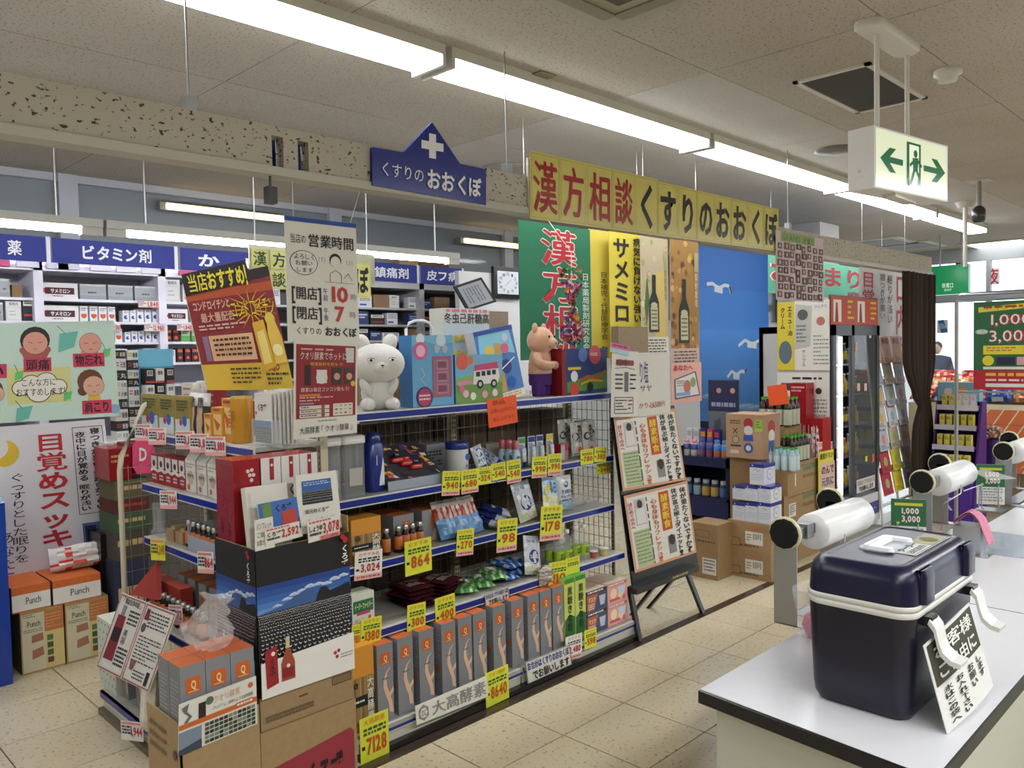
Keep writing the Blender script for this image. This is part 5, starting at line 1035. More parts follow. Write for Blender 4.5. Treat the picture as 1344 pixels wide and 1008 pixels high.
header(236, 482, 'か　ぜ　薬', .08, .6, 'blue category sign for cold medicine, partly behind the tilted poster')
header(484, 547, '鎮痛剤', .1, .82, 'blue category sign for painkillers over the medicine shelves')
header(551, 606, '皮フ病', .14, .9, 'blue category sign for skin complaints, rightmost over the shelves')
bx = [XP(-100, 380, SY), XP(49, 380, SY), XP(211, 385, SY)]; st = bx[2]-bx[1]; bx += [bx[2]+st*k for k in (1, 2, 3, 4)]
zs = [P(130, y, Y=SY).z for y in (393, 422, 449, 478, 508, 538)]+[.75, .45, .15]
NM = ['far left', 'vitamin', 'cold medicine', 'middle', 'painkiller', 'skin']
rnd = random.Random(11)
SHN = ['top', 'second', 'third', 'fourth', 'fifth', 'sixth']
for bi in range(6):
    x0, x1 = bx[bi], bx[bi+1]; T = thing('medicine_shelf', ((x0+x1)/2, 6.6, 0), 'white wall shelf bay in the pharmacy, %s section' % NM[bi], 'shelf', 'white medicine shelf bays')
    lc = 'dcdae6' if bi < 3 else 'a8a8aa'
    b = MB(); b.mat = 'paint'
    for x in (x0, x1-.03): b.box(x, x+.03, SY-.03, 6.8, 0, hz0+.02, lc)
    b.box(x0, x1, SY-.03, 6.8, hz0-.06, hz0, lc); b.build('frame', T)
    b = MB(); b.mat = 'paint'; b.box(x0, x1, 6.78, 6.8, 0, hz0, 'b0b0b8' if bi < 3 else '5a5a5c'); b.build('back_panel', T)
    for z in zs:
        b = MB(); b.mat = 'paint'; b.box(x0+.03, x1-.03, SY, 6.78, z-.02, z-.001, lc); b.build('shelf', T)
    if bi < 3:
        b = MB(); b.mat = 'led_violet'; b.box(x0+.03, x1-.03, SY-.03, SY-.01, hz0-.02, hz0-.002, 'white'); b.build('lamp_strip', T)
        for k in range(4):
            xx = x0+.1+k*.2+rnd.random()*.05; b = MB(); b.box(xx, xx+.14, SY-.06, SY-.031, hz0-.045, hz0-.005, rnd.choice(['d8d4e0', 'd8d4e0', '3a3a4a', 'c04a7a', 'c8c8d8'])); b.build('shelf_talker', T)
def med(x0, x1, z, h_, kind, label, group):
    b = MB(); y = SY+.03; 
    colr = {'oval': 'e0dcdc', 'silver': 'a8acb0', 'orange': 'dcdcde', 'dot': 'dfe0e4', 'big': 'dcdcda', 'dark': '2a2a2e', 'red': '3a1c1c', 'green': 'b0c8a0', 'kraft': '8a6a4a', 'white': 'd8d8dc', 'blue': '2c3c6a'}[kind]
    b.box(x0, x1, y, y+.08, z, z+h_, colr); p = Pn(b, [(x0, y, z+h_), (x1, y, z+h_), (x1, y, z), (x0, y, z)])
    if kind == 'oval': p.c(.12, .5, .07, 'c8503c'); p.g([(.12, .3), (.9, .3), (.9, .72), (.12, .72)], '4a1418'); p.t('サメミロン', .26, .36, .8, .66, 'e0dce0', .03); p.lines(.3, .8, .7, .9, 1, '8a5a5a', .7)
    elif kind == 'silver': p.r(0, 0, 1, .12, 'c8ccd0'); p.lines(.3, .5, .7, .62, 1, '4a4a50', .8); p.r(0, .75, 1, 1, '989ca0')
    elif kind == 'orange': p.c(.5, .62, .36, 'c8582c', a0=0, a1=180); p.r(.14, .5, .86, .64, 'c8582c'); p.lines(.1, .1, .9, .35, 2, '5a5a68', .5)
    elif kind == 'dot': p.c(.48, .6, .32, '28488c'); p.g([(.5, .6), (.95, .35), (.95, .7)], 'dfe0e4', 2); p.lines(.2, .08, .8, .24, 2, '3a4a8a', .5)
    elif kind == 'big': p.t('金冠元', .2, .06, .8, .22, '3a3a3c', .03); p.fr(.05, .3, .95, .95, .02, 'a8a8aa'); p.lines(.2, .5, .8, .85, 2, '8a8a8c', .2)
    elif kind == 'dark': p.r(.05, .05, .95, .35, 'd8d4c8'); p.lines(.15, .1, .85, .3, 2, 'ink', .7); p.r(.1, .7, .9, .8, 'a83028')
    elif kind == 'red': p.r(.1, .1, .9, .3, 'c85a3c'); p.c(.5, .68, .28, 'd8502c')
    elif kind == 'green': p.r(0, .5, 1, 1, '5a9a48'); p.lines(.1, .1, .9, .4, 2, '3a5a3a')
    elif kind == 'white': p.lines(.1, .1, .9, .5, 3, '5a5a6a', .5); p.r(.1, .7, .6, .85, rnd.choice(['c84a3c', '3a5aa8', '4a9a58']))
    elif kind == 'blue': p.lines(.1, .2, .9, .6, 2, 'c8d0e0', .6)
    b.build('medicine_box', label=label, cat='box', group=group)
def medrow(bi, si, items, desc=None):
    """items: (px0, px1, height in px, kind)"""
    z = zs[si]; yy = (393, 422, 449, 478, 508, 538)[si]
    for k, (a, c, hp, kind) in enumerate(items):
        x0, x1 = XP(a, yy, SY+.03), XP(c, yy, SY+.03); h_ = hp*6.45/FPX*1.03
        NMK = dict(oval='long white box with dark red oval logo', silver='plain silver box', orange='small white box with orange half disc', dot='small white box with blue disc', big='tall white box', dark='black and cream box', red='black box with orange spot', green='pale green box', kraft='brown box', white='small white box', blue='navy box')
        med(x0+.002, x1-.002, z, h_, kind, '%s, %s from left, %s shelf, %s bay' % (NMK[kind], ORD[k], SHN[si], NM[bi]), 'medicine boxes on the %s shelves' % NM[bi])
medrow(0, 0, [(-40, -22, 18, 'white'), (-20, -2, 15, 'silver'), (0, 14, 20, 'silver'), (16, 30, 14, 'kraft')])
medrow(0, 1, [(-30, -8, 20, 'white'), (-4, 5, 20, 'silver'), (8, 29, 22, 'big'), (30, 47, 26, 'dark')])
medrow(1, 0, [(53, 103, 18, 'oval'), (105, 140, 18, 'silver'), (142, 175, 18, 'silver'), (177, 208, 18, 'silver')])
medrow(1, 1, [(53, 104, 18, 'oval'), (105, 116, 18, 'orange'), (118, 129, 18, 'orange'), (130, 141, 18, 'orange'), (142, 152, 18, 'orange'), (161, 170, 14, 'dot'), (171, 179, 14, 'dot'), (180, 189, 16, 'dot'), (190, 199, 16, 'dot'), (200, 209, 17, 'dot')])
medrow(1, 2, [(100, 110, 16, 'orange'), (112, 122, 16, 'orange'), (124, 134, 16, 'orange'), (137, 148, 16, 'orange'), (151, 161, 16, 'orange'), (164, 172, 12, 'dot'), (173, 181, 13, 'dot'), (182, 190, 13, 'dot'), (191, 199, 15, 'dot'), (200, 209, 15, 'dot')])
medrow(1, 3, [(150, 168, 18, 'white'), (171, 186, 16, 'white'), (188, 206, 18, 'silver')])
medrow(2, 0, [(216, 237, 28, 'big'), (240, 262, 22, 'white'), (280, 300, 20, 'silver'), (302, 322, 20, 'silver'), (350, 368, 22, 'white')])
medrow(2, 1, [(217, 247, 17, 'oval'), (350, 366, 16, 'red')])
medrow(2, 2, [(218, 226, 16, 'red'), (227, 236, 16, 'red'), (238, 250, 15, 'green'), (252, 262, 15, 'green')])
medrow(2, 3, [(233, 241, 18, 'red'), (243, 251, 18, 'red'), (252, 262, 18, 'red'), (216, 231, 16, 'white')])
medrow(4, 0, [(470, 488, 18, 'white'), (490, 510, 20, 'kraft'), (511, 524, 20, 'big')])
medrow(4, 1, [(470, 484, 20, 'blue'), (486, 505, 16, 'dark'), (508, 522, 18, 'white')])
medrow(4, 2, [(470, 484, 18, 'dark'), (486, 500, 14, 'blue'), (502, 524, 12, 'white')])
medrow(5, 0, [(536, 548, 18, 'white'), (550, 566, 14, 'blue'), (570, 590, 20, 'kraft')])
medrow(5, 1, [(536, 550, 18, 'blue'), (553, 566, 15, 'red'), (570, 588, 20, 'white')])
medrow(5, 2, [(538, 549, 18, 'kraft'), (550, 564, 15, 'dark'), (566, 582, 18, 'white')])
for k, (l, t_, r_, b_, s_) in enumerate([(181, 394, 209, 404, '1,848'), (189, 425, 216, 435, '12,960'), (232, 425, 252, 434, '1,848'), (146, 425, 158, 434, '580')]):
    sheetY(l, t_, r_, b_, SY-.035, lambda p, s_=s_: (p.lines(.04, .15, .4, .85, 3, '3a3a4a', .5), p.t(s_, .44, .15, .96, .85, 'b83048', .03), p.fr(0, 0, 1, 1, .02, 'c85a6a')), 'price_card', 'white shelf card reading %s, %s on the medicine shelves' % (s_, ['upper middle', 'right of the disc boxes', 'in the cold medicine bay', 'by the orange discs'][k]), 'price card')
# carton stacks on top of shelf at the right
for k, (a, c, t_, cl) in enumerate([(524, 550, 342, 'a88858'), (550, 590, 340, '5a3c28')]):
    x0, x1 = XP(a, 350, 6.5), XP(c, 350, 6.5); b = MB(); b.mat = 'card'; b.box(x0, x1-.01, 6.5, 6.75, hz0, P(a, t_, Y=6.5).z, cl); b.build('carton', label='%s carton on top of the shelves behind the skin sign' % ('tan' if k == 0 else 'dark brown'), cat='carton')
# pendant lamps of the pharmacy
LY = 5.35; lz = P(370, 324, Y=LY).z
def pendant(xa, xb, label):
    T = thing('pendant_lamp', ((xa+xb)/2, LY, lz), label, 'pendant light', 'hanging tube lamps in the pharmacy')
    b = MB(); b.mat = 'paint'; b.box(xa, xb, LY-.04, LY+.04, lz+.02, lz+.07, 'b8b8b0'); b.box(xa, xa+.12, LY-.03, LY+.03, lz-.03, lz+.02, 'b8b8b0'); b.box(xb-.12, xb, LY-.03, LY+.03, lz-.03, lz+.02, 'b8b8b0'); b.build('housing', T)
    b = MB(); b.mat = 'tube_strong'; b.tube([(xa+.12, LY, lz-.005), (xb-.12, LY, lz-.005)], .017, 'white', 10); b.build('tube', T)
    for x in (xa+.25, xb-.25):
        b = MB(); b.mat = 'metal'; b.tube([(x, LY, lz+.07), (x, LY, CEIL)], .008, 'c8c8c8', 6); b.build('rod', T)
pa_, pb_ = XP(135, 300, LY), XP(600, 348, LY)
pendant(pa_-2.5, pa_-.01, 'white hanging tube lamp at the far left above the vitamin sign'); pendant(pa_+.01, pb_, 'white hanging tube lamp behind the opening-hours poster')
b = MB(); b.mat = 'tube_warm';  # added glowing strips imitate yellow reflections in the window glass, no lamps there
for k, (a, ya, c, yc) in enumerate([(217, 270, 372, 289), (608, 316, 700, 326)]):
    A, B_ = P(a, ya, Y=6.93), P(c, yc, Y=6.93); z = (A.z+B_.z)/2; T = thing('warm_reflection', ((A.x+B_.x)/2, 6.93, z), 'dim warm glowing strip imitating a reflection in the high windows, %s one' % ('left' if k == 0 else 'right'), 'reflection')
    b = MB(); b.mat = 'tube_warm'; b.tube([(A.x, 6.9, z), (B_.x, 6.9, z)], .03, 'white', 8); b.build('tube', T)
    b = MB(); b.mat = 'paint'; b.box(A.x-.05, B_.x+.05, 6.92, 6.99, z-.03, z+.035, '8a8a88'); b.build('housing', T)  # bar made up to carry the reflection strip
# wall partition with clock and framed licence
px0, px1 = XP(603, 400, 5.9), XP(700, 400, 5.9)
b = MB(); b.mat = 'paint'; b.box(px0, px1+.3, 5.9, 5.96, 0, P(640, 358, Y=5.9).z, 'd4d4d4'); o = b.build('wall_partition'); o['kind'] = 'structure'
T = thing('wall_clock', (XP(665, 368, 5.86), 5.86, P(665, 390, Y=5.86).z), 'square black wall clock with white dial by the green banner', 'clock')
q = Q4([(648, 349), (684, 344), (684, 388), (648, 391)], Y=5.86)
b = MB(); b.mat = 'gloss'; b.box(q[0].x, q[1].x, 5.86, 5.9, q[3].z, q[0].z, '16161a'); b.build('case', T)
b = MB(); p = Pn(b, [(q[0].x, 5.86, q[0].z), (q[1].x, 5.86, q[0].z), (q[1].x, 5.86, q[3].z), (q[0].x, 5.86, q[3].z)]); p.r(.12, .14, .88, .86, 'd0d4dc')
for k in range(1, 13):
    a = math.radians(k*30-90); cx, cy = .5+.3*math.cos(a), .5+.28*math.sin(a); p.t(str(k), cx-.05, cy-.05, cx+.05, cy+.05, 'ink', 0)
p.ln([(.5, .5), (.62, .4)], .008, 'ink', 4); p.ln([(.5, .5), (.4, .62)], .008, 'ink', 4); b.build('dial', T)
q = [P(596, 376, Y=5.5), P(632, 364, Y=5.5), P(652, 396, Y=5.5), P(614, 408, Y=5.5)]
sheet(q, lambda p: (p.r(.08, .08, .92, .92, '9a9ea4'), p.lines(.2, .2, .8, .8, 6, '5a5c60', .35, vert=True)), 'framed_licence', 'tilted black frame with a grey certificate beside the clock', 'frame', col='18181a', th=.02)
b = MB(); b.mat = 'card'; fx = (q[3].x+q[2].x)/2; b.box(q[3].x-.05, q[2].x+.1, 5.45, 5.7, 0, q[3].z-.0, '8a7a6a'); b.build('file_cabinet', label='brownish cabinet carrying the tilted frame behind the toy boxes', cat='cabinet')
# yellow lettered sheets behind the posters
def ysheet(l, t_, r_, b_, Y, ch, col, label, **k): return sheetY(l, t_, r_, b_, Y, lambda p: (p.fr(.03, .03, .97, .97, .012, 'a8a040', 1), p.t(ch, .1, .1, .9, .92, col, .03)), 'letter_sheet', label, 'sign', col='d6d283', th=.003, **k)
ysheet(329, 326, 353, 352, 4.6, '漢', '1d4a2a', 'yellow-green sheet with a dark green kanji, upper left of the four behind the tilted poster')
ysheet(354, 328, 378, 354, 4.6, '方', '1d4a2a', 'yellow-green sheet with a dark green kanji, next to the opening-hours poster, upper')
ysheet(329, 353, 353, 378, 4.6, '相', '1d4a2a', 'yellow-green sheet, lower left of the four behind the tilted poster')
ysheet(354, 354, 378, 380, 4.6, '談', '1d4a2a', 'yellow-green sheet with dark green kanji, lower right of the four')
ysheet(441, 342, 463, 388, 4.6, 'く', '1a1a1a', 'yellow-green sheet lettered in black kana mostly behind the opening-hours poster')
ysheet(464, 344, 487, 391, 4.6, 'ぼ', '1a1a1a', 'yellow-green sheet with black kana right of the opening-hours poster')
b = MB(); b.mat = 'metal'
x0, x1 = XP(325, 325, 4.62), XP(490, 345, 4.62); z_ = P(400, 328, Y=4.62).z; b.tube([(x0, 4.62, z_), (x1, 4.62, z_)], .008, 'c8c8c8', 6)
for x in (x0+.05, x1-.05): b.tube([(x, 4.62, z_), (x, 4.62, CEIL)], .004, 'c8c8c8', 5)
b.box(x0, x1, 4.605, 4.612, z_-.2, z_, 'c8c8b0'); b.build('sign_rail', label='thin hanging rail carrying the yellow-green sheets', cat='rail')
# ================================================================ pharmacy counter and goods at the left
cz = P(165, 578, Y=5.35).z
b = MB(); b.mat = 'paint'; b.box(XP(140, 600, 5.3), XP(470, 600, 5.3), 5.3, 5.75, 0, cz-.03, '6a655e'); o = MB(); T = thing('pharmacy_counter', (3, 5.5, 0), 'low grey pharmacy counter behind the end unit', 'counter'); b.build('body', T)
b = MB(); b.mat = 'paint'; b.box(XP(140, 600, 5.3)-.01, XP(470, 600, 5.3), 5.27, 5.77, cz-.029, cz, 'c8c4bc'); b.build('worktop', T)
kk = 0
for col_, (a, c, Y) in enumerate([(151, 168, 5.42), (169, 184, 5.44)]):
    x0, x1 = XP(a, 520, Y), XP(c, 520, Y); z = cz
    for k in range(9):
        h_ = rnd.choice([.055, .065, .075]); b = MB(); cl = ['d8d8d4', '24242a', 'd4d4d0', '2a2a30', 'cfd4cc'][(k+col_) % 5]
        b.box(x0, x1-.004, Y, Y+.1, z, z+h_-.001, cl); p = Pn(b, [(x0, Y, z+h_), (x1-.004, Y, z+h_), (x1-.004, Y, z), (x0, Y, z)])
        p.t(rnd.choice(['新黄', '丸', '元気', '宝寿', '六神']), .5, .25, .95, .8, 'ink' if cl != '24242a' and cl != '2a2a30' else 'd8d4c8', .03); p.lines(.06, .3, .4, .75, 2, ['5a9a5a', 'b84a3c', 'c8a858'][k % 3], .5)
        b.build('medicine_box', label='flat %s medicine box on the pharmacy counter, %s from the bottom, %s stack' % ('dark' if cl in ('24242a', '2a2a30') else 'pale', ORD[k], 'left' if col_ == 0 else 'right'), cat='box', group='flat medicine boxes on the pharmacy counter'); z += h_
T = thing('product_display', (XP(208, 500, 5.36), 5.4, cz), 'light blue counter display rack of small black and white boxes', 'display stand')
x0, x1 = XP(185, 500, 5.4), XP(233, 500, 5.4); zt = P(208, 458, Y=5.4).z
b = MB(); b.box(x0, x1, 5.46, 5.48, cz, zt, '4a88a8'); b.box(x0, x1, 5.36, 5.46, cz, cz+.03, '24506a'); p = Pn(b, [(x0, 5.46, zt), (x1, 5.46, zt), (x1, 5.46, cz), (x0, 5.46, cz)]); p.r(0, 0, 1, .2, '6ab0cc'); b.build('backing', T)
for r_ in range(4):
    for k in range(3):
        xx = x0+.02+k*(x1-x0-.04)/3; z = cz+.035+r_*(zt-cz-.15)/4; w__ = (x1-x0-.04)/3-.012
        b = MB(); b.box(xx, xx+w__, 5.37+.0, 5.455, z, z+.095, '1c1c20' if (r_+k) % 2 else 'd4d4d0'); p = Pn(b, [(xx, 5.37, z+.095), (xx+w__, 5.37, z+.095), (xx+w__, 5.37, z), (xx, 5.37, z)]); p.r(.15, .12, .85, .5, 'd8d8d4'); p.t('鹿茸', .2, .16, .8, .46, 'ink', .03); p.r(.0, .85, 1, 1, 'b04030'); b.build('small_box', T)
# goods between the poster and the wire frame
for k, (a, c, t_, b_, cl, lb) in enumerate([(143, 173, 590, 632, '8f1c24', 'dark red gift box lettered in gold'), (174, 199, 583, 622, '7a1820', 'dark red gift box behind the pink star card'), (150, 196, 632, 658, '5f5a3c', 'olive carton seen through the wire side'), (150, 196, 658, 676, '5a2420', 'maroon carton with red lettering seen through the wire side'), (150, 196, 676, 700, '3c5a3c', 'green carton seen through the wire side'), (150, 196, 700, 738, '4a4238', 'brown carton at the bottom of the pile seen through the wire side'), (150, 196, 738, 792, '28304a', 'navy carton near the floor behind the wire side')]):
    Y = 5.0; x0, x1 = XP(a, (t_+b_)/2, Y), XP(c, (t_+b_)/2, Y); z1, z0 = P(a, t_, Y=Y).z, P(a, b_, Y=Y).z
    if k == 6: z0 = 0
    b = MB(); b.mat = 'gloss' if k < 2 else 'card'; b.box(x0, x1, Y, Y+.25, z0+.001, z1, cl); b.mat = 'print'; p = Pn(b, [(x0, Y, z1), (x1, Y, z1), (x1, Y, z0), (x0, Y, z0)])
    if k < 2: p.lines(.1, .2, .9, .5, 2, 'c89a60', .5)
    else: p.lines(.1, .3, .9, .6, 1, 'c8a878' if k != 3 else 'b83a30', .7)
    b.build('gift_box', label=lb, cat='box')
q = Q4([(176, 579), (196, 577), (203, 592), (203, 617), (176, 620)][:4], Y=4.9)
b = MB(); ps_ = [P(x, y, Y=4.98) for x, y in ((174, 585), (180, 577), (196, 577), (203, 588), (203, 606), (198, 621), (180, 622), (174, 612))]
b.face([V(v) for v in reversed(ps_)], 'e04878'); b.face([V(v)+V((0, .004, 0)) for v in ps_], 'e04878'); p = Pn(b, [P(180, 584, Y=4.98), P(196, 584, Y=4.98), P(196, 614, Y=4.98), P(180, 614, Y=4.98)], off=.002); p.t('D', .1, .1, .8, .7, 'white', .03); b.build('star_card', label='hot pink cut-out price card by the wire frame', cat='price card')
# mint poster with drawn faces
def face(p, x, y, r_, skin, hair, kind):
    if kind == 'girl': p.c(x, y-.02, r_*1.15, hair, 2); p.c(x-r_*.9, y+.08, r_*.3, 'a85a50', 2); p.c(x+r_*.9, y+.08, r_*.3, 'a85a50', 2); p.g([(x-r_*1.1, y+.1), (x+r_*1.1, y+.1), (x+r_*.7, y+.2), (x-r_*.7, y+.2)], 'a85a50', 2)
    if kind == 'bun': p.c(x-r_*.3, y-.04, r_*1.15, hair, 2); p.c(x-r_*1.0, y+.06, r_*.45, hair, 2); p.g([(x-r_*.5, y+.1), (x+r_*.5, y+.1), (x+r_*.6, y+.18), (x-r_*.6, y+.18)], 'd8b040', 2)
    if kind == 'bald': p.c(x-.01, y+.13, r_*.8, skin, 2)
    p.c(x, y+.01, r_*.98, '5a3a30', 3); p.c(x, y+.01, r_*.95, skin, 3)
    for s in (-1, 1): p.ln([(x+s*r_*.55, y), (x+s*r_*.2, y+.01)], .004, 'ink', 5)
    p.ln([(x-r_*.15, y+.07), (x+r_*.15, y+.07)], .004, 'ink', 5)
def leafg(p, x, y, s_, c): p.g([(x, y), (x+s_, y-.02), (x+s_*.75, y+s_*.9), (x-s_*.1, y+s_*1.2)], c, 2); p.ln([(x+s_*.3, y), (x-s_*.1, y-.08)], .005, '2a6a50', 3)
def d(p):
    leafg(p, .52, .12, .16, '6ab8a8'); leafg(p, .89, .3, .07, '6ac878'); leafg(p, .16, .5, .07, '6ac878'); leafg(p, .17, .86, .12, '6ab8a8'); leafg(p, .54, .73, .07, '6ac878')
    face(p, .32, .2, .105, 'd89a88', '2c2626', 'girl'); face(p, .78, .22, .1, 'd89a88', '2c2626', 'bald'); face(p, .79, .66, .095, 'd8a890', '6a4028', 'bun'); face(p, -.0, .7, .08, 'd8a890', '6a4028', 'bun')
    p.r(.1, .46, .6, .82, 'd2d08a', 1); 
    for (x, y, r_) in ((.28, .63, .09), (.4, .61, .09), (.2, .66, .07), (.5, .66, .07), (.34, .7, .1)): p.c(x, y, r_, '2a2a2a', 3)
    for (x, y, r_) in ((.28, .63, .083), (.4, .61, .083), (.2, .66, .063), (.5, .66, .063), (.34, .7, .093)): p.c(x, y, r_, 'e4e0d4', 4)
    p.t('こんな方に', .2, .565, .48, .65, 'ink', .0, l=6); p.t('おすすめします!', .16, .66, .55, .75, 'ink', .0, l=6)
    for s_, x0, y0, x1, y1 in (('頭痛', .24, .37, .43, .49), ('物忘れ', .64, .34, .88, .46), ('肩こり', .7, .83, .92, .95), ('い', -.04, .42, .08, .54)): p.r(x0-.015, y0-.01, x1+.015, y1+.01, 'c83a5a', 3); p.t(s_, x0, y0, x1, y1, 'ink', .03, l=5)
    p.c(.96, .92, .05, '8aa8c8', 2, ry=.05)
sheet(Q4([(-8, 424), (149, 421), (157, 546), (-8, 556)], Y=5.38), d, 'faces_poster', 'mint green poster with drawn faces at the far left', 'poster', col='c2dacc', th=.006)
def d(p):
    p.c(.07, .17, .13, 'd8b838', 2); p.c(-.0, .13, .11, 'd8d6da', 3); p.t('ぐっすりとした眠りを', .1, .3, .24, .88, 'ink', .0, True); p.t('あなたに', .0, .66, .12, 1.0, 'ink', .0, True)
    p.t('目覚めスッキリ', .33, .06, .62, .94, 'b8242c', .03, True)
    p.fr(.68, .04, .97, .62, .006, 'ink'); p.t('寝つきが悪い', .84, .05, .94, .32, 'ink', .03, True); p.t('寝起きがつらい', .84, .34, .94, .6, 'ink', .03, True); p.t('夜中に目が覚める', .7, .07, .8, .4, 'ink', .03, True); p.t('眠りが浅い', .7, .42, .8, .6, 'ink', .03, True)
    p.r(.7, .68, .97, .96, '5a68a0', 2); p.r(.72, .7, .82, .82, '20264a', 3); p.c(.86, .8, .08, '3a2c2c', 3); p.c(.84, .84, .07, 'd8b0a0', 4); p.r(.7, .88, .97, .96, 'c8c8d8', 4); p.g([(0, .4), (.06, .62), (0, .7)], '2a6ab0', 2)
sheet(Q4([(-8, 561), (137, 550), (157, 742), (2, 768)], Y=5.36), d, 'sleep_poster', 'white poster with large red kana about waking up refreshed', 'poster', col='d8d6da', th=.006)
# cartons on the floor
PY = P(88, 872, Z=0).y
def punch(l, r_, t_, b_, z0, label, small=False):
    x0, x1 = XP(l, b_, PY), XP(r_, b_, PY); z1 = P((l+r_)/2, t_, Y=PY).z
    b = MB(); b.mat = 'card'; b.box(x0, x1-.004, PY, PY+.35, z0, z1, 'b0905e' if not small else 'cf6a2c', left='6a5a44'); b.mat = 'print'; p = Pn(b, [(x0, PY, z1), (x1-.004, PY, z1), (x1-.004, PY, z0), (x0, PY, z0)])
    if small: p.r(0, .3, 1, .95, 'e0ddd4'); p.t('Punch', .35, .42, .75, .72, 'ink', .0)
    else:
        p.r(.03, .05, .55, .97, 'd0c8ac'); p.r(.55, .05, 1, .38, 'c07844', 1); p.r(.55, .38, 1, .97, 'd4c080', 1); p.t('Punch', .15, .16, .46, .26, 'ink', .0); p.lines(.06, .06, .5, .12, 2, '6a7a4a', .5); p.g([(.25, .4), (.5, .38), (.52, .5), (.24, .52)], 'a8705a', 2); p.g([(.25, .64), (.5, .6), (.52, .74), (.24, .78)], 'a8705a', 2); p.lines(.06, .3, .5, .36, 2, '6a6a5a', .4)
        for k in range(4): p.r(.6, .44+.12*k, .74, .53+.12*k, ['5a7a4a', '3a5a30', '4a6a48', '6a4a3a'][k], 2)
        p.lines(.58, .1, .95, .35, 5, 'd89a68', .4)
    b.build('juice_carton', label=label, cat='carton', group='fruit drink cartons on the floor'); return z1
za = punch(29, 87, 798, 876, 0, 'left brown and cream drink carton on the floor under the sleep poster'); zb = punch(88, 146, 786, 868, 0, 'right brown and cream drink carton on the floor under the sleep poster')
punch(16, 68, 768, 800, za+.001, 'orange and white drink box on top of the left floor carton', True); punch(70, 134, 757, 790, zb+.001, 'orange and white drink box on top of the right floor carton', True)
x0 = XP(102, 750, PY+.1); b = MB(); b.mat = 'bagfilm'
q = P(95, 756, Y=PY+.12); b = pouch(.3, .14, .1, lambda x, y: 'e8e4e0' if rnd.random() < .8 else 'd83a30', seed=160, mat='print', crinkle=.015); zt = P(100, 757, Y=PY).z; place(b, 'plastic_bag', (q.x+.05, PY+.17, zt+.01), (-15, 0, 0), 'white plastic bag with red marks on the orange drink box', 'bag')
b = MB(); b.mat = 'gloss'; x1 = XP(11, 760, PY-.08); b.box(x1-.9, x1, PY-.08, PY+.5, 0, P(5, 660, Y=PY-.08).z, '1c3f9c', top='d8dce0'); b.build('blue_cabinet', label='bright blue cabinet cut off at the left edge', cat='cabinet')
zt = P(5, 660, Y=PY-.08).z; q = [P(-6, 630, Y=PY-.02), P(9, 652, Y=PY-.02), P(12, 672, Y=PY-.1), P(-6, 655, Y=PY-.1)]
sheet([V((x1-.2, PY, zt+.14)), V((x1-.02, PY, zt+.08)), V((x1, PY-.05, zt+.0)), V((x1-.2, PY-.05, zt+.01))], lambda p: p.lines(.1, .2, .9, .8, 3, '2a5ab0'), 'blue_flyer', 'small blue and white flyer standing on the blue cabinet', 'leaflet', col='8ab8d8')
b = MB(); b.mat = 'gloss'; x0, x1 = XP(134, 760, PY+.1), XP(149, 760, PY+.1); b.box(x0, x1, PY+.1, PY+.4, 0, P(145, 700, Y=PY+.1).z, '1e1814'); b.build('dark_cabinet', label='dark brown low cabinet between the floor cartons and the wire frame', cat='cabinet')
# ================================================================ signs on the bulkhead
b = MB(); b.mat = 'gloss'; sy = BY-.02; pts = [P(*c, Y=sy) for c in ((489, 193), (530, 200), (567, 160), (604, 215), (638, 222), (638, 269), (489, 243))]
b.rings([[V(v)+V((0, .018, 0)) for v in pts], [V(v) for v in pts]], '1b2c80', smooth=False); b.mat = 'print'
p = Pn(b, [P(489, 190, Y=sy), P(638, 221, Y=sy), P(638, 269, Y=sy), P(489, 243, Y=sy)], off=.0015); p.t('くすりの', .05, .34, .42, .74, 'e4e4e8'); p.t('おおくぼ', .44, .3, .95, .86, 'e4e4e8', .03)
p = Pn(b, [P(552, 172, Y=sy), P(582, 178, Y=sy), P(582, 211, Y=sy), P(552, 206, Y=sy)], off=.0015); p.r(.36, .02, .66, .98, 'e4e4e8'); p.r(.02, .34, .98, .66, 'e4e4e8', 2)
b.build('pharmacy_sign', label='blue house-shaped sign with white cross on the bulkhead', cat='sign')
bs_ = [660+x/3.36 for x in (120, 252, 368, 484, 582, 684, 772, 857, 932, 1007, 1080, 1150, 1216)]
ny = BY-.018
for k, ch in enumerate('漢方相談くすりのおおくぼ'):
    a, c = bs_[k], bs_[k+1]; tp = lambda x: 197+(x-697)*(272-197)/325+(8 if k > 4 else 0)*.3; bt = lambda x: 287+(x-697)*(329-287)/318
    lw = ['first', 'second', 'third', 'fourth'][k] if k < 4 else None
    sheet(Q4([(a, tp(a)), (c, tp(c)), (c, bt(c)), (a, bt(a))], Y=ny-.0015*(k % 2)), lambda p, ch=ch, k=k: (p.fr(.04, .03, .96, .97, .012, 'a8a040', 1), p.t(ch, .08, .1, .92, .92, 'a01c24' if k < 4 else '1a1a1a', .03)), 'letter_sheet',
        ('yellow laminated sheet with red kanji, %s from the left on the bulkhead' % lw) if lw else 'yellow laminated sheet with black kana, %s kana from the left on the bulkhead' % ORD[k-4], 'sign', col='d0c46c', th=.0015, mat='gloss', group='yellow lettered sheets on the bulkhead')
b = MB(); b.mat = 'paint'; xa, xb = XP(692, 240, BY-.006), XP(1020, 300, BY-.006); b.box(xa, xb, BY-.0135, BY-.001, P(860, 305, Y=BY).z, bz1+.09, 'c8c2b0'); b.build('sign_board', label='cream backing board behind the yellow lettered sheets', cat='board')
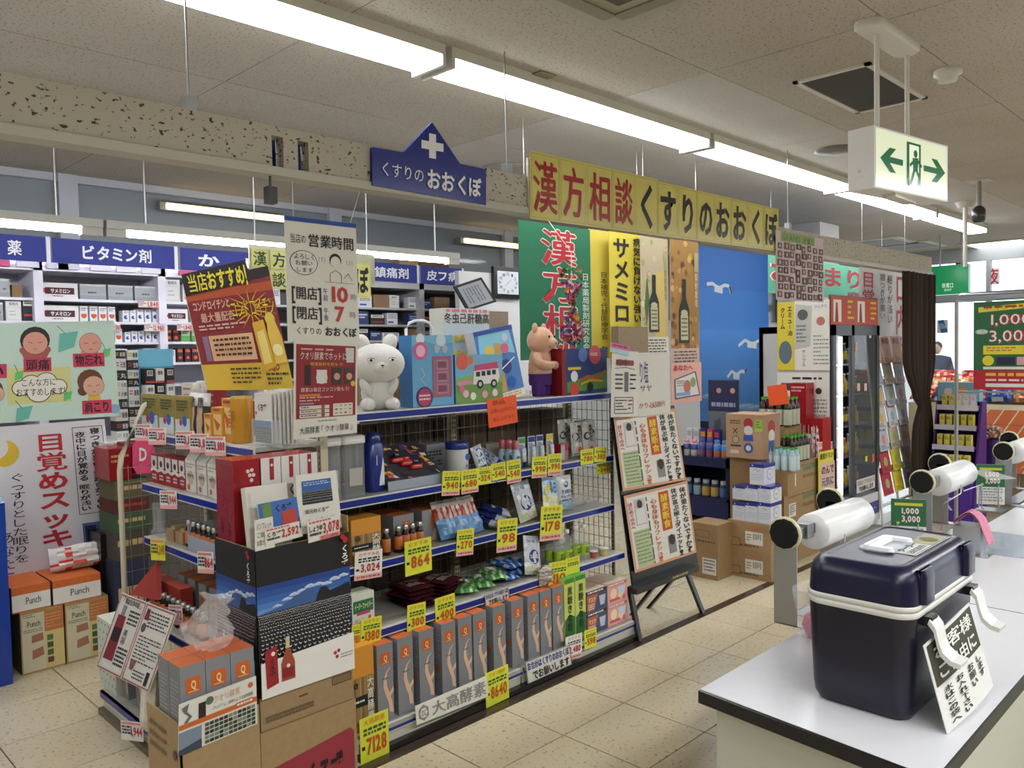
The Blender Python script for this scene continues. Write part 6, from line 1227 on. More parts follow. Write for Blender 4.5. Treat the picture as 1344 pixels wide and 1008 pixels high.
b = MB(); b.mat = 'gloss'; a = P(355, 252, Y=BY+.02); b.box(a.x-.018, a.x+.018, BY+.0, BY+.04, P(355, 266, Y=BY).z, P(355, 244, Y=BY).z, '2c2c2e'); b.tube([(a.x, BY+.02, P(355, 244, Y=BY).z), (a.x, BY+.02, bz0)], .005, '2c2c2e', 6); b.build('power_plug', label='small black box hanging under the bulkhead left of the poster', cat='device')
# ================================================================ BANNERS HANGING UNDER THE BULKHEAD
def d(p):
    [p.t('漢方相談', .28+a_, .03+b_, .8+a_, 1.14+b_, 'e4e0d4', .03, True, 2) for a_, b_ in ((-.012, 0), (.012, 0), (0, -.008), (0, .008))]; p.t('漢方相談', .28, .03, .8, 1.14, 'b01c2c', .03, True, 3); p.t('日本薬局製剤研究会会員', .86, .34, .97, 1.0, 'd8dcd0', 0, True)
NY = 3.5
NBZ = 2.66
sheetY(680, 288, 777, 470, NY, d, 'green_banner', 'tall green banner with large red kanji behind the plush pig', 'banner', col='0f6a48', th=.003)
sheetY(772, 300, 803, 470, NY+.02, lambda p: (p.t('日本補完・代替医療学会 発表', .5, .32, .85, 1, 'ink', 0, True)), 'yellow_banner', 'narrow yellow banner with small black vertical kanji', 'banner', col='cdbb48', th=.003)
sheetY(799, 303, 844, 500, NY-.03, lambda p: (p.t('サメミロン', .1, .03, .62, .75, 'ink', .03, True), p.t('病気に負けない強い', .72, .02, .98, .6, 'ink', .03, True)), 'yellow_banner', 'wide yellow banner with heavy black kana beside the olive oil posters', 'banner', col='d2c040', th=.003)
b = MB(); b.mat = 'card'; a, c = P(802, 429, Y=3.44), P(842, 480, Y=3.44); b.box(a.x, c.x, 3.38, 3.44, c.z, a.z, '8f7c62'); b.build('cardboard_panel', label='plain brown cardboard panel over the foot of the wide yellow banner', cat='panel')
def olive(p, k):
    p.r(0, 0, 1, .8, ['b8aa8c', '9a7236'][k]); rn = random.Random(8+k)
    for i in range(60 if k else 26):
        x, y = rn.random(), rn.random()*.78; p.c(min(.93, max(.07, x)), y+.02, .03+rn.random()*.05, rn.choice([['c8b898', 'a89a78', 'd4c8a8', '8a9a5a'], ['b88a44', '7a5424', 'c8a060', '5a3c1c', 'a87838']][k]), 1, n=7)
    if k == 0: p.g([(.5, .3), (.85, .25), (.9, .8), (.5, .8)], 'c8b060', 2); p.g([(.12, .55), (.22, .3), (.3, .5), (.2, .72)], '4a6a30', 2)
    cx = .46; p.g([(cx-.07, .34), (cx+.07, .34), (cx+.07, .44), (cx+.18, .52), (cx+.18, .76), (cx-.18, .76), (cx-.18, .52), (cx-.07, .44)], '1c241e', 4); p.r(cx-.07, .3, cx+.07, .36, '141a18', 5)
    p.r(cx-.13, .56, cx+.13, .74, 'b8b898', 5); p.c(cx, .545, .12, 'b8b898', 5, ry=.025); p.lines(cx-.1, .58, cx+.1, .73, 5, '5a5a40', .4, 6); p.r(.84, .1, .97, .24, 'a8a070', 4); p.t('契約栽培', .85, .25, .95, .5, 'e8dcc8' if k else '7a6a50', 0, True)
    p.r(0, .8, 1, 1, ['d0ccbc', 'c4a898'][k]); p.lines(.1, .82, .9, .96, 6, 'dgrey', .4)
for k, (a, c) in enumerate([(840, 878), (879, 918)]):
    sheetY(a, 309, c, 474 if k == 0 else 492, 3.42-.01*k, lambda p, k=k: olive(p, k), 'olive_oil_poster', 'olive oil bottle poster, %s' % ('left one on pale ground' if k == 0 else 'right one on golden ground'), 'poster', th=.002)
def d(p): p.r(0, .0, 1, .3, '2a302a'); p.lines(.1, .05, .9, .25, 3, 'c8ccc0', .4); p.r(0, .3, 1, .46, '4f6a3a'); p.t('SIRET', .6, .33, .95, .43, 'c8d0b0', 0); p.t('り塩', .02, .5, .3, .9, '3a4a7a', 0); p.t('サポート', .3, .5, .9, .64, '5a5a5a'); p.t('砂づくり-1,6500円', .02, .72, .9, .86, 'b84a3c')
sheetY(842, 484, 880, 528, 3.38, d, 'olive_notice', 'dark green and white notice below the left olive oil poster', 'notice', th=.002)
def d(p): p.t('あなたへ', .05, .04, .7, .2, 'b03a38', .03); p.g([(.08, .4), (.8, .22), (.95, .85), (.1, .9)], '5a5a6a', 2); p.g([(.12, .42), (.76, .26), (.9, .82), (.14, .86)], 'd4d0cc', 3); p.c(.5, .6, .12, 'b87060', 4); p.c(.7, .5, .09, '7aa058', 4); p.lines(.16, .44, .4, .6, 3, '5a5a5a', .4, 4); p.r(.15, .74, .6, .82, '7a9ac8', 4)
sheetY(881, 477, 921, 526, 3.36, d, 'coupon_poster', 'pink flyer with small pictures below the right olive oil poster', 'leaflet', col='dba89c', th=.002)
# colourful paper ornament
oc = P(750, 352, Y=3.3); root = thing('paper_ornament', (oc.x, 3.3, P(750, 452, Y=3.3).z), 'cascade of colourful paper flowers and ribbons hanging before the green banner', 'ornament')
rnd = random.Random(21); b = MB(); b.mat = 'print'; zb_ = P(750, 452, Y=3.3).z; H_ = oc.z-zb_
for k in range(420):
    t_ = rnd.random(); r_ = .045+.03*math.sin(t_*9); a = rnd.random()*6.28; x, y, z = oc.x+r_*math.cos(a), 3.3+r_*math.sin(a)*.7, zb_+H_*t_
    if t_ > .82: c = rnd.choice(['4a8a3a', '3a7a34', '6aa048', 'c83a30', 'd8c8a0'])
    else: c = rnd.choice(['c8304a', 'e07aa0', 'd8c040', '3aa060', '4a6ac8', 'e8e0d8', 'd85a30', 'f0a8c0', '8a3a8a'])
    s_ = .012+.012*rnd.random(); u = V((rnd.uniform(-1, 1), rnd.uniform(-1, 1), rnd.uniform(-1, 1))).normalized()*s_; v_ = u.cross(V((rnd.uniform(-1, 1), rnd.uniform(-1, 1), .3))).normalized()*s_*(.4 if t_ > .82 else .7); o_ = V((x, y, z))
    b.face([o_-u, o_+v_, o_+u, o_-v_], c); b.face([o_-u, o_-v_, o_+u, o_+v_], c)
o = b.build('paper_petals', root); o['kind'] = 'stuff'
b = MB(); b.tube([(oc.x, 3.3, zb_), (oc.x, 3.3, oc.z+.1), (oc.x, 3.5, P(760, 294, Y=3.515).z)], .003, 'dcdcd4', 4); b.build('string', root)
# blue sky banner
def d(p):
    for k, c in enumerate(['3a78cc', '3e80d2', '4488d6', '4a8eda', '5296dc', '5a9ee0']): p.r(0, k/6, 1, (k+1)/6+.001, c)
    for (x, y, s_, fl) in ((.26, .16, .17, 1), (.74, .39, .22, -1), (.5, .52, .14, -1)):
        p.ln([(x-s_*.35, y+.004), (x+s_*.3, y+.01)], .05, 'e0e4e8', 3); p.ln([(x-s_*.1, y), (x-s_*.5, y-.014), (x-s_*.95, y-.01*fl)], .025, 'e0e4e8', 3); p.ln([(x+s_*.1, y), (x+s_*.5, y-.012), (x+s_*.85, y-.008), (x+s_, y+.018*fl)], .025, 'e0e4e8', 3); p.ln([(x+s_*.85, y-.008), (x+s_*1.05, y+.02*fl)], .02, '3a4450', 4)
    for (x, y, r_) in ((.15, .6, .14), (.3, .62, .1), (.6, .66, .18), (.75, .67, .14), (.7, .8, .1), (.35, .7, .1)): p.c(x, y, r_, '7aaadc', 2, ry=.012); p.c(x, y-.003, r_*.7, 'a8c8e8', 2, ry=.007)
    p.g([(.1, 1), (.22, .88), (.4, .82), (.7, .82), (.85, .88), (.95, 1)], 'b8bcc4', 4)
sheetY(917, 322, 1010, 628, 4.75, d, 'sky_banner', 'large blue sky banner with white seagulls', 'banner', col='3878c4', th=.004)
# photo collage
def d(p):
    rn = random.Random(2); p.r(.1, .0, .8, .14, '8aa060', 1); p.t('GRAND SMILE', .12, .03, .78, .12, '5a7a3a', .0, l=3)
    for i in range(8):
        for j in range(7):
            x, y = .03+i*.122+rn.uniform(-.01, .01), .16+j*.12+rn.uniform(-.012, .012); w__, h__ = .075+rn.random()*.04, .08+rn.random()*.03; p.r(x, y, x+w__, y+h__, rn.choice(['3a2c2c', '4a3a38', '2a2428', '5a4440', '6a5050']), 2); p.c(x+w__/2, y+h__*.5, .02, 'c89a88', 3, n=7)
sheetY(1018, 302, 1081, 397, BY-.03, d, 'photo_collage', 'pinkish poster covered with many small portrait photos', 'poster', col='c8b4b4', th=.002)
# ================================================================ EASEL with two posters
EYL = 2.88
def d(p):
    p.fr(0, 0, 1, 1, .025, 'd8a07a', 1)
    p.t('体が重たくないですか?', .84, .06, .95, .96, 'ink', .03, True); p.t('体が喜ぶ極上ダイエット!', .7, .05, .8, .97, 'ink', .03, True); p.r(.5, .06, .66, .58, 'c8501c', 1); p.t('酵素断食', .52, .09, .64, .55, 'e8d840', .03, True, 3)
    p.t('心も身体もリフレッシュ!', .36, .12, .46, .96, 'c8602c', .03, True); p.lines(.3, .08, .34, .96, 1, 'dgrey', .4, vert=True); p.r(.12, .08, .28, .42, 'c4c0bc', 1); p.c(.2, .15, .04, '3a3030', 2); p.g([(.14, .2), (.26, .2), (.27, .4), (.13, .4)], 'e0dcd8', 2); p.t('はじめての方へ', .03, .1, .1, .45, 'b83a4a', .03, True)
    p.g([(.05, .48), (.3, .48), (.32, .96), (.06, .96)], 'b8c49c', 1); p.lines(.07, .5, .3, .94, 9, '6a8a5a', .3); p.r(.56, .66, .68, .9, '8a8a8c', 1); p.c(.62, .72, .05, '3a2a28', 2)
c4a = [(806, 549), (886, 536), (900, 630), (818, 645)]; c4b = [(819, 651), (902, 631), (914, 725), (834, 752)]
for k, c4 in enumerate((c4a, c4b)):
    Yt, Yb = (EYL+.06, EYL+.03) if k == 0 else (EYL+.03, EYL)
    q = [P(*c4[0], Y=Yt), P(*c4[1], Y=Yt), P(*c4[2], Y=Yb), P(*c4[3], Y=Yb)]
    sheet(q, d, 'diet_poster', '%s of the two diet posters with orange borders on the black easel' % ('upper' if k == 0 else 'lower'), 'poster', col='e4e0d6', th=.003)
root = thing('easel', (P(860, 830, Y=EYL).x, EYL, 0), 'black folding easel carrying the diet posters', 'easel')
tl, tr, bl, br_ = P(804, 546, Y=EYL+.068), P(886, 532, Y=EYL+.068), P(832, 770, Y=EYL+.012), P(918, 745, Y=EYL+.012)
b = MB(); b.mat = 'gloss'; b.rings([[v+V((0, dy, 0)) for v in (bl, br_, tr, tl)] for dy in (.02, .006)], '1a1a1c', smooth=False); b.build('board', root)
b = MB(); b.mat = 'gloss'; a, c = P(833, 775, Y=EYL-.03), P(915, 748, Y=EYL-.03); b.box(a.x, c.x, EYL-.045, EYL+.03, (a.z+c.z)/2-.015, (a.z+c.z)/2+.02, '1d1b1a'); zz_ = (a.z+c.z)/2; b.mat = 'print'; p = Pn(b, [(a.x, EYL-.045, zz_+.02), (c.x, EYL-.045, zz_+.02), (c.x, EYL-.045, zz_-.015), (a.x, EYL-.045, zz_-.015)]); p.lines(.55, .2, .8, .8, 1, 'a89858', .6); b.build('tray', root)
xa, xc = a.x, c.x
for (x, x2, y2) in ((xa+.02, xa+.0, EYL-.06), (xc-.06, xc+.0, EYL-.07), (xa+.34, xa+.36, 3.14), (xc-.12, xc-.14, 3.14)):
    b = MB(); b.mat = 'gloss'; top = V((x, EYL+.02, zz_)); bot = V((x2, y2, 0)); u = V((.016, 0, 0)); w__ = V((0, .012, 0))
    b.rings([[bot-u-w__, bot+u-w__, bot+u+w__, bot-u+w__], [top-u-w__, top+u-w__, top+u+w__, top-u+w__]], '181716', smooth=False); b.build('leg', root)
b = MB(); b.mat = 'metal'; b.tube([(xa+.03, EYL-.03, .28), (xc-.02, EYL-.04, .3)], .003, 'steel', 5); b.tube([(xa+.12, 2.9, .3), (xc-.13, 2.9, .3)], .003, 'steel', 5); b.build('stay', root)
# wads of notices clipped above the easel
def d(p): p.r(.15, .14, .8, .22, 'a05058', 1); p.t('初回体験キット', .12, .12, .85, .24, '6a2a30', .0); p.ln([(.1, .27), (.5, .25), (.85, .28)], .012, 'ink'); p.r(.45, .32, .6, .62, '6a6a6c', 2); p.lines(.12, .35, .38, .62, 4, 'dgrey', .4); p.lines(.66, .35, .9, .62, 4, 'dgrey', .4); p.fr(.1, .7, .8, .95, .015, 'ink'); p.lines(.14, .74, .55, .92, 4, 'dgrey', .4); p.lines(.6, .74, .76, .92, 3, 'b04a3c', .4)
sheetY(802, 461, 838, 545, 2.9, d, 'notice_sheet', 'white notice sheet with an arched heading clipped above the easel', 'notice', rot=-3, curl=.006, th=.003)
sheetY(836, 463, 880, 542, 2.93, lambda p: (p.t('り塩', .04, .12, .3, .5, '3a4a8a'), p.t('サヤ', .05, .5, .4, .62, '4a4a5a'), p.t('かり-1,6500円', .02, .78, .8, .88, 'b84a3c')), 'notice_sheet', 'crumpled white notice behind the arched-heading sheet above the easel', 'notice', curl=.01, th=.003)
sheetY(801, 452, 826, 464, 2.89, lambda p: (p.r(0, 0, 1, .55, 'd878a0'), p.lines(.1, .1, .9, .45, 1, 'a03060', .7), p.r(0, .55, 1, 1, 'a8d0d8')), 'flyer', 'small pink and blue flyer on top of the clipped notices', 'leaflet', rot=-8)
# ================================================================ CARTONS AND DRINKS
def xb(l, r_, t_, b_, X, dep, col, draw, name, label, cat='carton', group=None, top=None, side=None, mat='card', z0=None, sdraw=None, pm=None):
    ym = (t_+b_)/2; y0, y1 = P(l, ym, X=X).y, P(r_, ym, X=X).y; z1 = P(r_, t_, X=X).z; z0 = P(r_, b_, X=X).z if z0 is None else z0
    b = MB(); b.mat = mat; b.box(X, X+dep, y1, y0, z0, z1, col, top=top or col, front=side or col); b.mat = 'print'
    if draw: draw(Pn(b, [(X, y0, z1), (X, y1, z1), (X, y1, z0), (X, y0, z0)]))
    if sdraw: sdraw(Pn(b, [(X, y1, z1), (X+dep, y1, z1), (X+dep, y1, z0), (X, y1, z0)]))
    b.build(name, label=label, cat=cat, group=group); return (y0, y1, z0, z1)
def cart(p): p.t('清涼', .02, .08, .2, .35, 'b86a4a', 0); p.t('飲料', .55, .1, .8, .3, 'b86a4a', 0); p.r(.42, .32, .82, .78, 'dcd8d0', 2); p.lines(.6, .38, .8, .6, 5, '3a3a3c', .5, 3, vert=True); p.lines(.45, .42, .56, .7, 3, '5a5a5a', .4, 3); p.fr(.02, .6, .3, .9, .012, '5a4834', 3); p.lines(.3, .82, .9, .92, 1, '5a4834', .5)
KX = 5.46
a = xb(955, 1012, 727, 766, KX, .23, 'a3845c', cart, 'carton', 'lower brown drink carton by the brown floor strip, with white barcode label', z0=0)
c = xb(955, 1012, 690, 727, KX, .23, 'a88860', cart, 'carton', 'upper brown drink carton under the white and blue packs', z0=a[3]+.001)
def pack(p): p.r(0, 0, 1, .17, '24308a'); p.r(.03, .22, .97, .95, 'd4d8e0', 1); p.ln([(.3, .3), (.45, .24), (.55, .34), (.7, .28)], .02, '3a4a9a'); p.lines(.1, .5, .9, .85, 3, 'b8c0d8', .4); p.c(.2, .08, .05, 'd8d8e8', 3)
def packs(p): p.r(0, 0, 1, .17, '24308a'); p.c(.5, .5, .28, 'b0b8d8', 1); p.c(.5, .5, .2, 'e0e2ea', 2); p.ln([(.4, .42), (.5, .6), (.6, .42)], .03, 'c03a3a')
z0 = c[3]+.001
for r_ in range(2):
    for k in range(3):
        l = 961.5+16.8*k; t_, bb = (661, 687) if r_ == 0 else (639, 661)
        g_ = xb(l, l+16.5, t_, bb, KX+.02, .17, 'd8dae2', pack, 'drink_pack', 'white and blue drink pack, %s row, %s from the left' % ('lower' if r_ == 0 else 'upper', ORD[k]), 'box', 'white and blue drink packs on the cartons', top='24308a', mat='gloss', z0=z0, sdraw=packs)
    z0 = g_[3]+.001
xb(984, 1003, 610, 638, KX+.03, .17, 'd8dae2', pack, 'drink_pack', 'single white and blue drink pack on top of the six', 'box', 'white and blue drink packs on the cartons', top='24308a', mat='gloss', z0=z0, sdraw=packs)
sup = xb(958, 1006, 603, 640, KX+.25, .2, '94774f', lambda p: p.fr(.1, .3, .5, .8, .012, '5a4834'), 'carton', 'tall brown carton pile behind the white and blue packs', z0=0)
def doll(p):
    p.lines(.12, .14, .4, .24, 2, '3a3a3a', .5); p.ln([(.2, .32), (.32, .44)], .02, 'ink'); p.ln([(.32, .32), (.2, .44)], .02, 'ink'); p.c(.27, .58, .1, '5a5048', 2); p.c(.27, .58, .08, 'b89c80', 3); p.r(.12, .7, .42, .74, '3a3a3a'); p.r(.12, .82, .35, .9, 'c8c0b0')
    p.c(.62, .2, .13, 'a83038', 2); p.c(.62, .36, .12, 'd0ccc8', 2); p.g([(.5, .46), (.74, .46), (.76, .6), (.48, .6)], '3a58a0', 2); p.c(.62, .76, .13, '3a58a0', 2); p.c(.62, .76, .07, 'd0ccc8', 3)
    p.r(.8, .1, 1, .38, 'a4c850', 4); p.lines(.83, .15, .97, .32, 3, '4a5a2a', .4, 5)
kb = xb(953, 1001, 545, 603, KX+.2, .28, 'b08d6c', doll, 'printed_carton', 'light brown carton with red and blue round prints and a green note', mat='print', side='a07e60', z0=sup[3]+.001, sdraw=lambda p: (p.c(.5, .3, .2, 'a83038', 2), p.c(.5, .5, .18, 'd0ccc8', 2), p.g([(.35, .6), (.65, .6), (.68, .85), (.32, .85)], '3a58a0', 2)))
# pile to the right with tea, water and red cartons
TYF = 2.93; cxL = XP(1091, 540, 2.92)
def yb(l, r_, t_, b_, Y, dep, col, draw, name, label, cat='carton', z0=None, top=None, left=None, mat='card', group=None):
    xm0, xm1 = P(l, (t_+b_)/2, Y=Y).x, P(r_, (t_+b_)/2, Y=Y).x; z1 = P(l, t_, Y=Y).z; z0 = P(l, b_, Y=Y).z if z0 is None else z0
    b = MB(); b.mat = mat; b.box(xm0, xm1, Y, Y+dep, z0, z1, col, top=top or col, left=left or col); b.mat = 'print'
    if draw: draw(Pn(b, [(xm0, Y, z1), (xm1, Y, z1), (xm1, Y, z0), (xm0, Y, z0)]))
    b.build(name, label=label, cat=cat, group=group); return (xm0, xm1, z0, z1)
def bigc(p): p.lines(.1, .1, .9, .2, 1, '7a6a4a', .6); p.r(.12, .35, .3, .8, 'dcd8d0', 2); p.lines(.14, .4, .28, .75, 5, '3a3a3c', .5, 3); p.g([(.5, .2), (.9, .15), (.9, .3), (.5, .34)], '6a7a58', 2); p.t('清涼飲料', .45, .45, .9, .6, '7a6a4a', 0)
t1 = yb(1029, 1078, 690, 755, TYF, .2, '9c7f58', bigc, 'carton', 'lowest tan carton of the tall drink pile by the cooler', z0=0)
t2 = yb(1029, 1078, 650, 690, TYF, .2, 'a08258', bigc, 'carton', 'middle tan carton of the tall drink pile, with barcode label', z0=t1[3]+.001)
t3 = yb(1029, 1078, 612, 650, TYF, .2, 'a48860', bigc, 'carton', 'top tan carton of the tall drink pile', z0=t2[3]+.001)
def bottle(kind):
    b = MB(); b.mat = 'gloss'
    if kind == 'tea': b.lathe([(.028, 0), (.03, .01), (.03, .12), (.028, .15), (.013, .18), (.013, .19)], ['2c1a14', 'b8bca8', '2c1a14', '2c1a14', '2c1a14'], n=10); b.lathe([(.015, .188), (.015, .205)], '58a838', n=10)
    else: b.lathe([(.026, 0), (.028, .01), (.028, .11), (.012, .15), (.012, .16)], ['a8c4cc', 'c4d4d8', 'a8c4cc', 'a8c4cc'], n=10); b.lathe([(.014, .158), (.014, .172)], '3a9a60', n=10)
    return b
def dpack(x, y, z, nx, ny, kind, label, s=1):
    T = thing('bottle_pack', (x, y, z), label, 'drink pack'); me = None
    for i in range(nx):
        for j in range(ny):
            if me is None: o = bottle(kind).build('bottle', T, origin=(0, 0, 0)); me = o
            else: o = me.copy(); COL.objects.link(o)
            o.location = V((i*.062*s, j*.062*s, 0)); o.scale = (s, s, s)
    return T
q = P(1040, 603, Y=TYF+.03); dpack(q.x, TYF+.04, t3[3], 5, 2, 'tea', 'pack of brown tea bottles with green caps on the tan cartons', 1.05)
t4 = xb(1000, 1030, 560, 600, 6.2, .3, '9a7c55', None, 'carton', 'small tan carton under the upper tea bottles', z0=.6)
q = P(1001, 560, X=6.23); dpack(6.23, q.y-.22, t4[3], 3, 4, 'tea', 'upper pack of brown tea bottles behind the orange card', 1.15)
t5 = xb(1003, 1034, 618, 650, 5.76, .12, 'a08258', None, 'carton', 'flat tan carton under the small water bottles', z0=P(1020, 650, X=5.76).z)
dpack(5.78, P(1040, 615, X=5.78).y, t5[3], 2, 4, 'water', 'pack of small water bottles with green caps')
sheetX(1008, 505, 1034, 532, 6.195, lambda p: None, 'orange_card', 'plain bright orange card on the tea bottles', 'card', rot=-8, col='ee5a24')
def rd(p): p.t('体力勝負', .3, .1, .9, .8, 'e8dcd8', .03); p.lines(.05, .1, .25, .3, 2, 'e0b0a8', .5)
r1 = xb(1042, 1080, 549, 606, cxL-.2, .16, 'a01c24', rd, 'red_carton', 'large red carton lettered in white kanji beside the cooler', z0=.62, mat='gloss')
xb(1037, 1058, 503, 549, cxL-.19, .15, '9a1a22', lambda p: p.lines(.1, .1, .9, .3, 2, 'd8a0a0', .5), 'red_carton', 'narrow red carton standing on the large red carton', z0=r1[3]+.001, mat='gloss')
def d(p): p.t('酵素ドリンク', .08, .03, .92, .14, '3a3a1a', .03); p.r(.1, .2, .9, .97, 'd8b8a8', 1); p.t('のんで', .15, .24, .85, .4, '5a3030', .03); p.t('元気に', .15, .44, .85, .6, '3a4a8a', .03); p.c(.5, .75, .15, 'b05040', 2); p.lines(.12, .88, .88, .96, 2, '5a3030', .5)
sheetY(1074, 594, 1098, 664, TYF-.03, d, 'sale_sign', 'upright yellow and pink sale sign before the cooler', 'sign', col='d8d040')
for k, (l, r_) in enumerate([(1073, 1084), (1085, 1095)]): sheetY(l, 581, r_, 596, TYF-.02, lambda p: (p.lines(.1, .1, .9, .4, 2, 'c05060', .5), p.t('198', .15, .5, .9, .9, 'b02838', .03)), 'price_card', 'small pink and white card above the sale sign, %s one' % ('left' if k == 0 else 'right'), 'price card', col='e4c8c8')
for k, (l, r_, t_, b_) in enumerate([(906, 942, 720, 757), (906, 942, 690, 720)]):
    bx_ = xb(l, r_, t_, b_, 5.25, .22, '9c7e56', (lambda p: (p.r(.45, .35, .95, .85, 'd8d4cc', 2), p.lines(.5, .4, .9, .8, 4, '4a4a4a', .4, 3))) if k == 0 else (lambda p: (p.fr(.2, .3, .7, .6, .012, '5a4834'), p.lines(.1, .75, .9, .9, 1, '5a4834', .5))), 'carton', '%s brown carton behind the easel feet' % ('lower' if k == 0 else 'upper'), z0=0 if k == 0 else bx_[3]+.001)
# navy shelf unit with sun-care
NX = 6.93
ny0, ny1 = P(893, 620, X=NX).y, P(955, 620, X=NX).y
T = thing('navy_rack', (NX+.2, (ny0+ny1)/2, 0), 'navy blue metal rack of sun-care bottles in front of the sky banner', 'rack')
for k, (py, lb) in enumerate([(603, 'shelf'), (656, 'shelf')]):
    z = P(955, py, X=NX).z; b = MB(); b.mat = 'paint'; b.box(NX, NX+.4, ny1, ny0, z-.09 if k == 0 else z-.03, z, '161f4e'); b.build('shelf', T)
zt = P(955, 656, X=NX).z; b = MB(); b.mat = 'paint'; b.box(NX+.01, NX+.4, ny1, ny0, .06, zt-.03, '18225a'); b.build('lower_panel', T)
b = MB(); b.mat = 'paint'; b.box(NX+.38, NX+.4, ny1, ny0, 0, P(955, 560, X=NX).z, '12183a'); b.box(NX, NX+.4, ny0-.02, ny0, 0, P(895, 585, X=NX).z, '141a40'); b.box(NX, NX+.4, ny1, ny1+.02, 0, P(955, 603, X=NX).z, '141a40'); b.build('frame', T)
z = P(955, 603, X=NX).z
kinds = [('pink-capped', 'c4c8b8', 'e090a8', .15), ('pink-capped', 'c4c8b8', 'e090a8', .15), ('violet', '8a5a78', '4a5a9a', .17), ('violet', '8a5a78', '4a5a9a', .17), ('blue and orange', 'c87838', '4a8ad0', .16), ('blue and orange', 'c87838', '4a8ad0', .16)]
yy_ = [P(900+10*k, 590, X=NX+.05).y for k in range(6)]
for k, (nm, c1, c2, h_) in enumerate(kinds):
    T = thing('spray_bottle', (NX+.07, yy_[k], z), '%s sun-care bottle, %s from the left on the navy rack' % (nm, ORD[k]), 'bottle', 'sun-care bottles on the navy rack')
    b = MB(); b.mat = 'gloss'; b.lathe([(.034, 0), (.036, .01), (.036, h_*.4), (.036, h_*.78), (.03, h_*.82)], [c2 if k > 3 else c1, c1, c2 if k > 3 else '4a5a9a', c1], (NX+.07, yy_[k], z), 10); b.build('body', T)
    b = MB(); b.mat = 'gloss'; b.lathe([(.026, h_*.8), (.028, h_*1.02), (.02, h_*1.08)], c2, (NX+.07, yy_[k], z), 10); b.build('cap', T)
for k in range(5):
    px = 906+9*k; y_ = P(px, 575, X=NX+.2).y; b = MB(); b.mat = 'gloss'; b.box(NX+.18, NX+.24, y_-.03, y_+.03, z, z+.26, ['d8d8d8', 'd8d8d8', '3a3a8a', 'c84a60', '3a3a7a'][k]); p = Pn(b, [(NX+.18, y_+.03, z+.26), (NX+.18, y_-.03, z+.26), (NX+.18, y_-.03, z), (NX+.18, y_+.03, z)]); p.r(.1, .1, .9, .3, ['b8b8bc', 'b8b8bc', 'd8a040', 'd8a040', 'c84a60'][k]); b.build('tall_box', label='tall thin carton behind the sun-care bottles, %s from the left' % ORD[k], cat='box', group='tall cartons on the navy rack')
b = MB(); ya, yb2 = P(930, 540, X=NX+.3).y, P(970, 540, X=NX+.3).y; zt = P(950, 499, X=NX+.3).z; b.box(NX+.3, NX+.31, yb2, ya, z, zt, '6a7078'); p = Pn(b, [(NX+.3, ya, zt), (NX+.3, yb2, zt), (NX+.3, yb2, z), (NX+.3, ya, z)]); p.r(0, 0, 1, .42, '28284e'); p.c(.35, .14, .08, 'c89a80', 2); p.c(.8, .14, .08, 'c89a80', 2); p.lines(.1, .3, .9, .38, 1, '9aa0c0', .7); p.g([(.1, 1), (.2, .55), (.4, .5), (.45, 1)], '4a525c', 2); p.g([(.5, 1), (.6, .5), (.9, .55), (.95, 1)], '585f68', 2); b.build('header_card', label='dark header card standing behind the sun-care bottles', cat='sign')
z2 = P(955, 656, X=NX).z
for k in range(5):
    y_ = P(904+11.5*k, 645, X=NX+.06).y; T = thing('care_bottle', (NX+.06, y_, z2), 'squat %s bottle on the lower navy shelf, %s from the left' % (['blue', 'blue', 'amber', 'amber', 'blue'][k], ORD[k]), 'bottle', 'squat bottles on the lower navy shelf')
    b = MB(); b.mat = 'gloss'; b.lathe([(.04, 0), (.042, .01), (.042, .1), (.036, .13)], [['2a5a8a', '2a5a8a', '5a4a2a', '5a4a2a', '2a4a7a'][k], ['4a8aba', '8aa8b8', 'b89a50', 'b8a060', '4a6aa0'][k], '3a4a5a'], (NX+.06, y_, z2), 10); b.build('body', T)
    b = MB(); b.mat = 'gloss'; b.lathe([(.032, .13), (.032, .165)], 'b8c0c4', (NX+.06, y_, z2), 10); b.build('cap', T)
# ================================================================ COOLER
CY = 2.92; cx0, cxm, cx1 = XP(1091, 540, CY), XP(1117, 540, CY), XP(1152, 560, CY); cz1 = P(1120, 427, Y=CY).z
czb = P(1120, 655, Y=CY).z
CT = T = thing('drinks_cooler', ((cx0+cx1)/2, CY+.3, 0), 'tall dark grey glass-door drinks cooler, left half brightly lit', 'cooler')
b = MB(); b.mat = 'paint'; b.box(cx0, cx1, CY+.62, CY+.66, .1, cz1, '33363a'); b.box(cx0, cx0+.03, CY, CY+.66, .1, cz1, '55585a', left='b4b4b4'); b.box(cx1-.03, cx1, CY, CY+.66, .1, cz1, '3a3d40'); b.box(cx0, cx1, CY, CY+.66, cz1-.06, cz1, '46494c'); b.box(cx0, cx1, CY, CY+.66, .04, czb-.0, 'c8ccd0'); b.build('cabinet', T)
b = MB(); b.mat = 'print'; b.box(cx0, cx1, CY-.02, CY, .08, czb, 'ccd0d4'); p = Pn(b, [(cx0, CY-.02, czb), (cx1, CY-.02, czb), (cx1, CY-.02, .08), (cx0, CY-.02, .08)]); p.r(.05, .3, .97, .75, '4a4a8a'); p.lines(.3, .42, .9, .6, 2, 'a8a8d0', .4); b.build('lower_front', T)
lev = [.45, .72, 1.0, 1.28, 1.56]
for z in lev:
    b = MB(); b.mat = 'metal'; b.box(cx0+.04, cx1-.04, CY+.08, CY+.58, z-.015, z, 'b0b4b8'); b.build('shelf', T)
b = MB(); b.mat = 'led'; b.tube([(cxm-.08, CY+.06, czb+.05), (cxm-.08, CY+.06, cz1-.1)], .018, 'white', 8); b.build('lamp_tube', T)
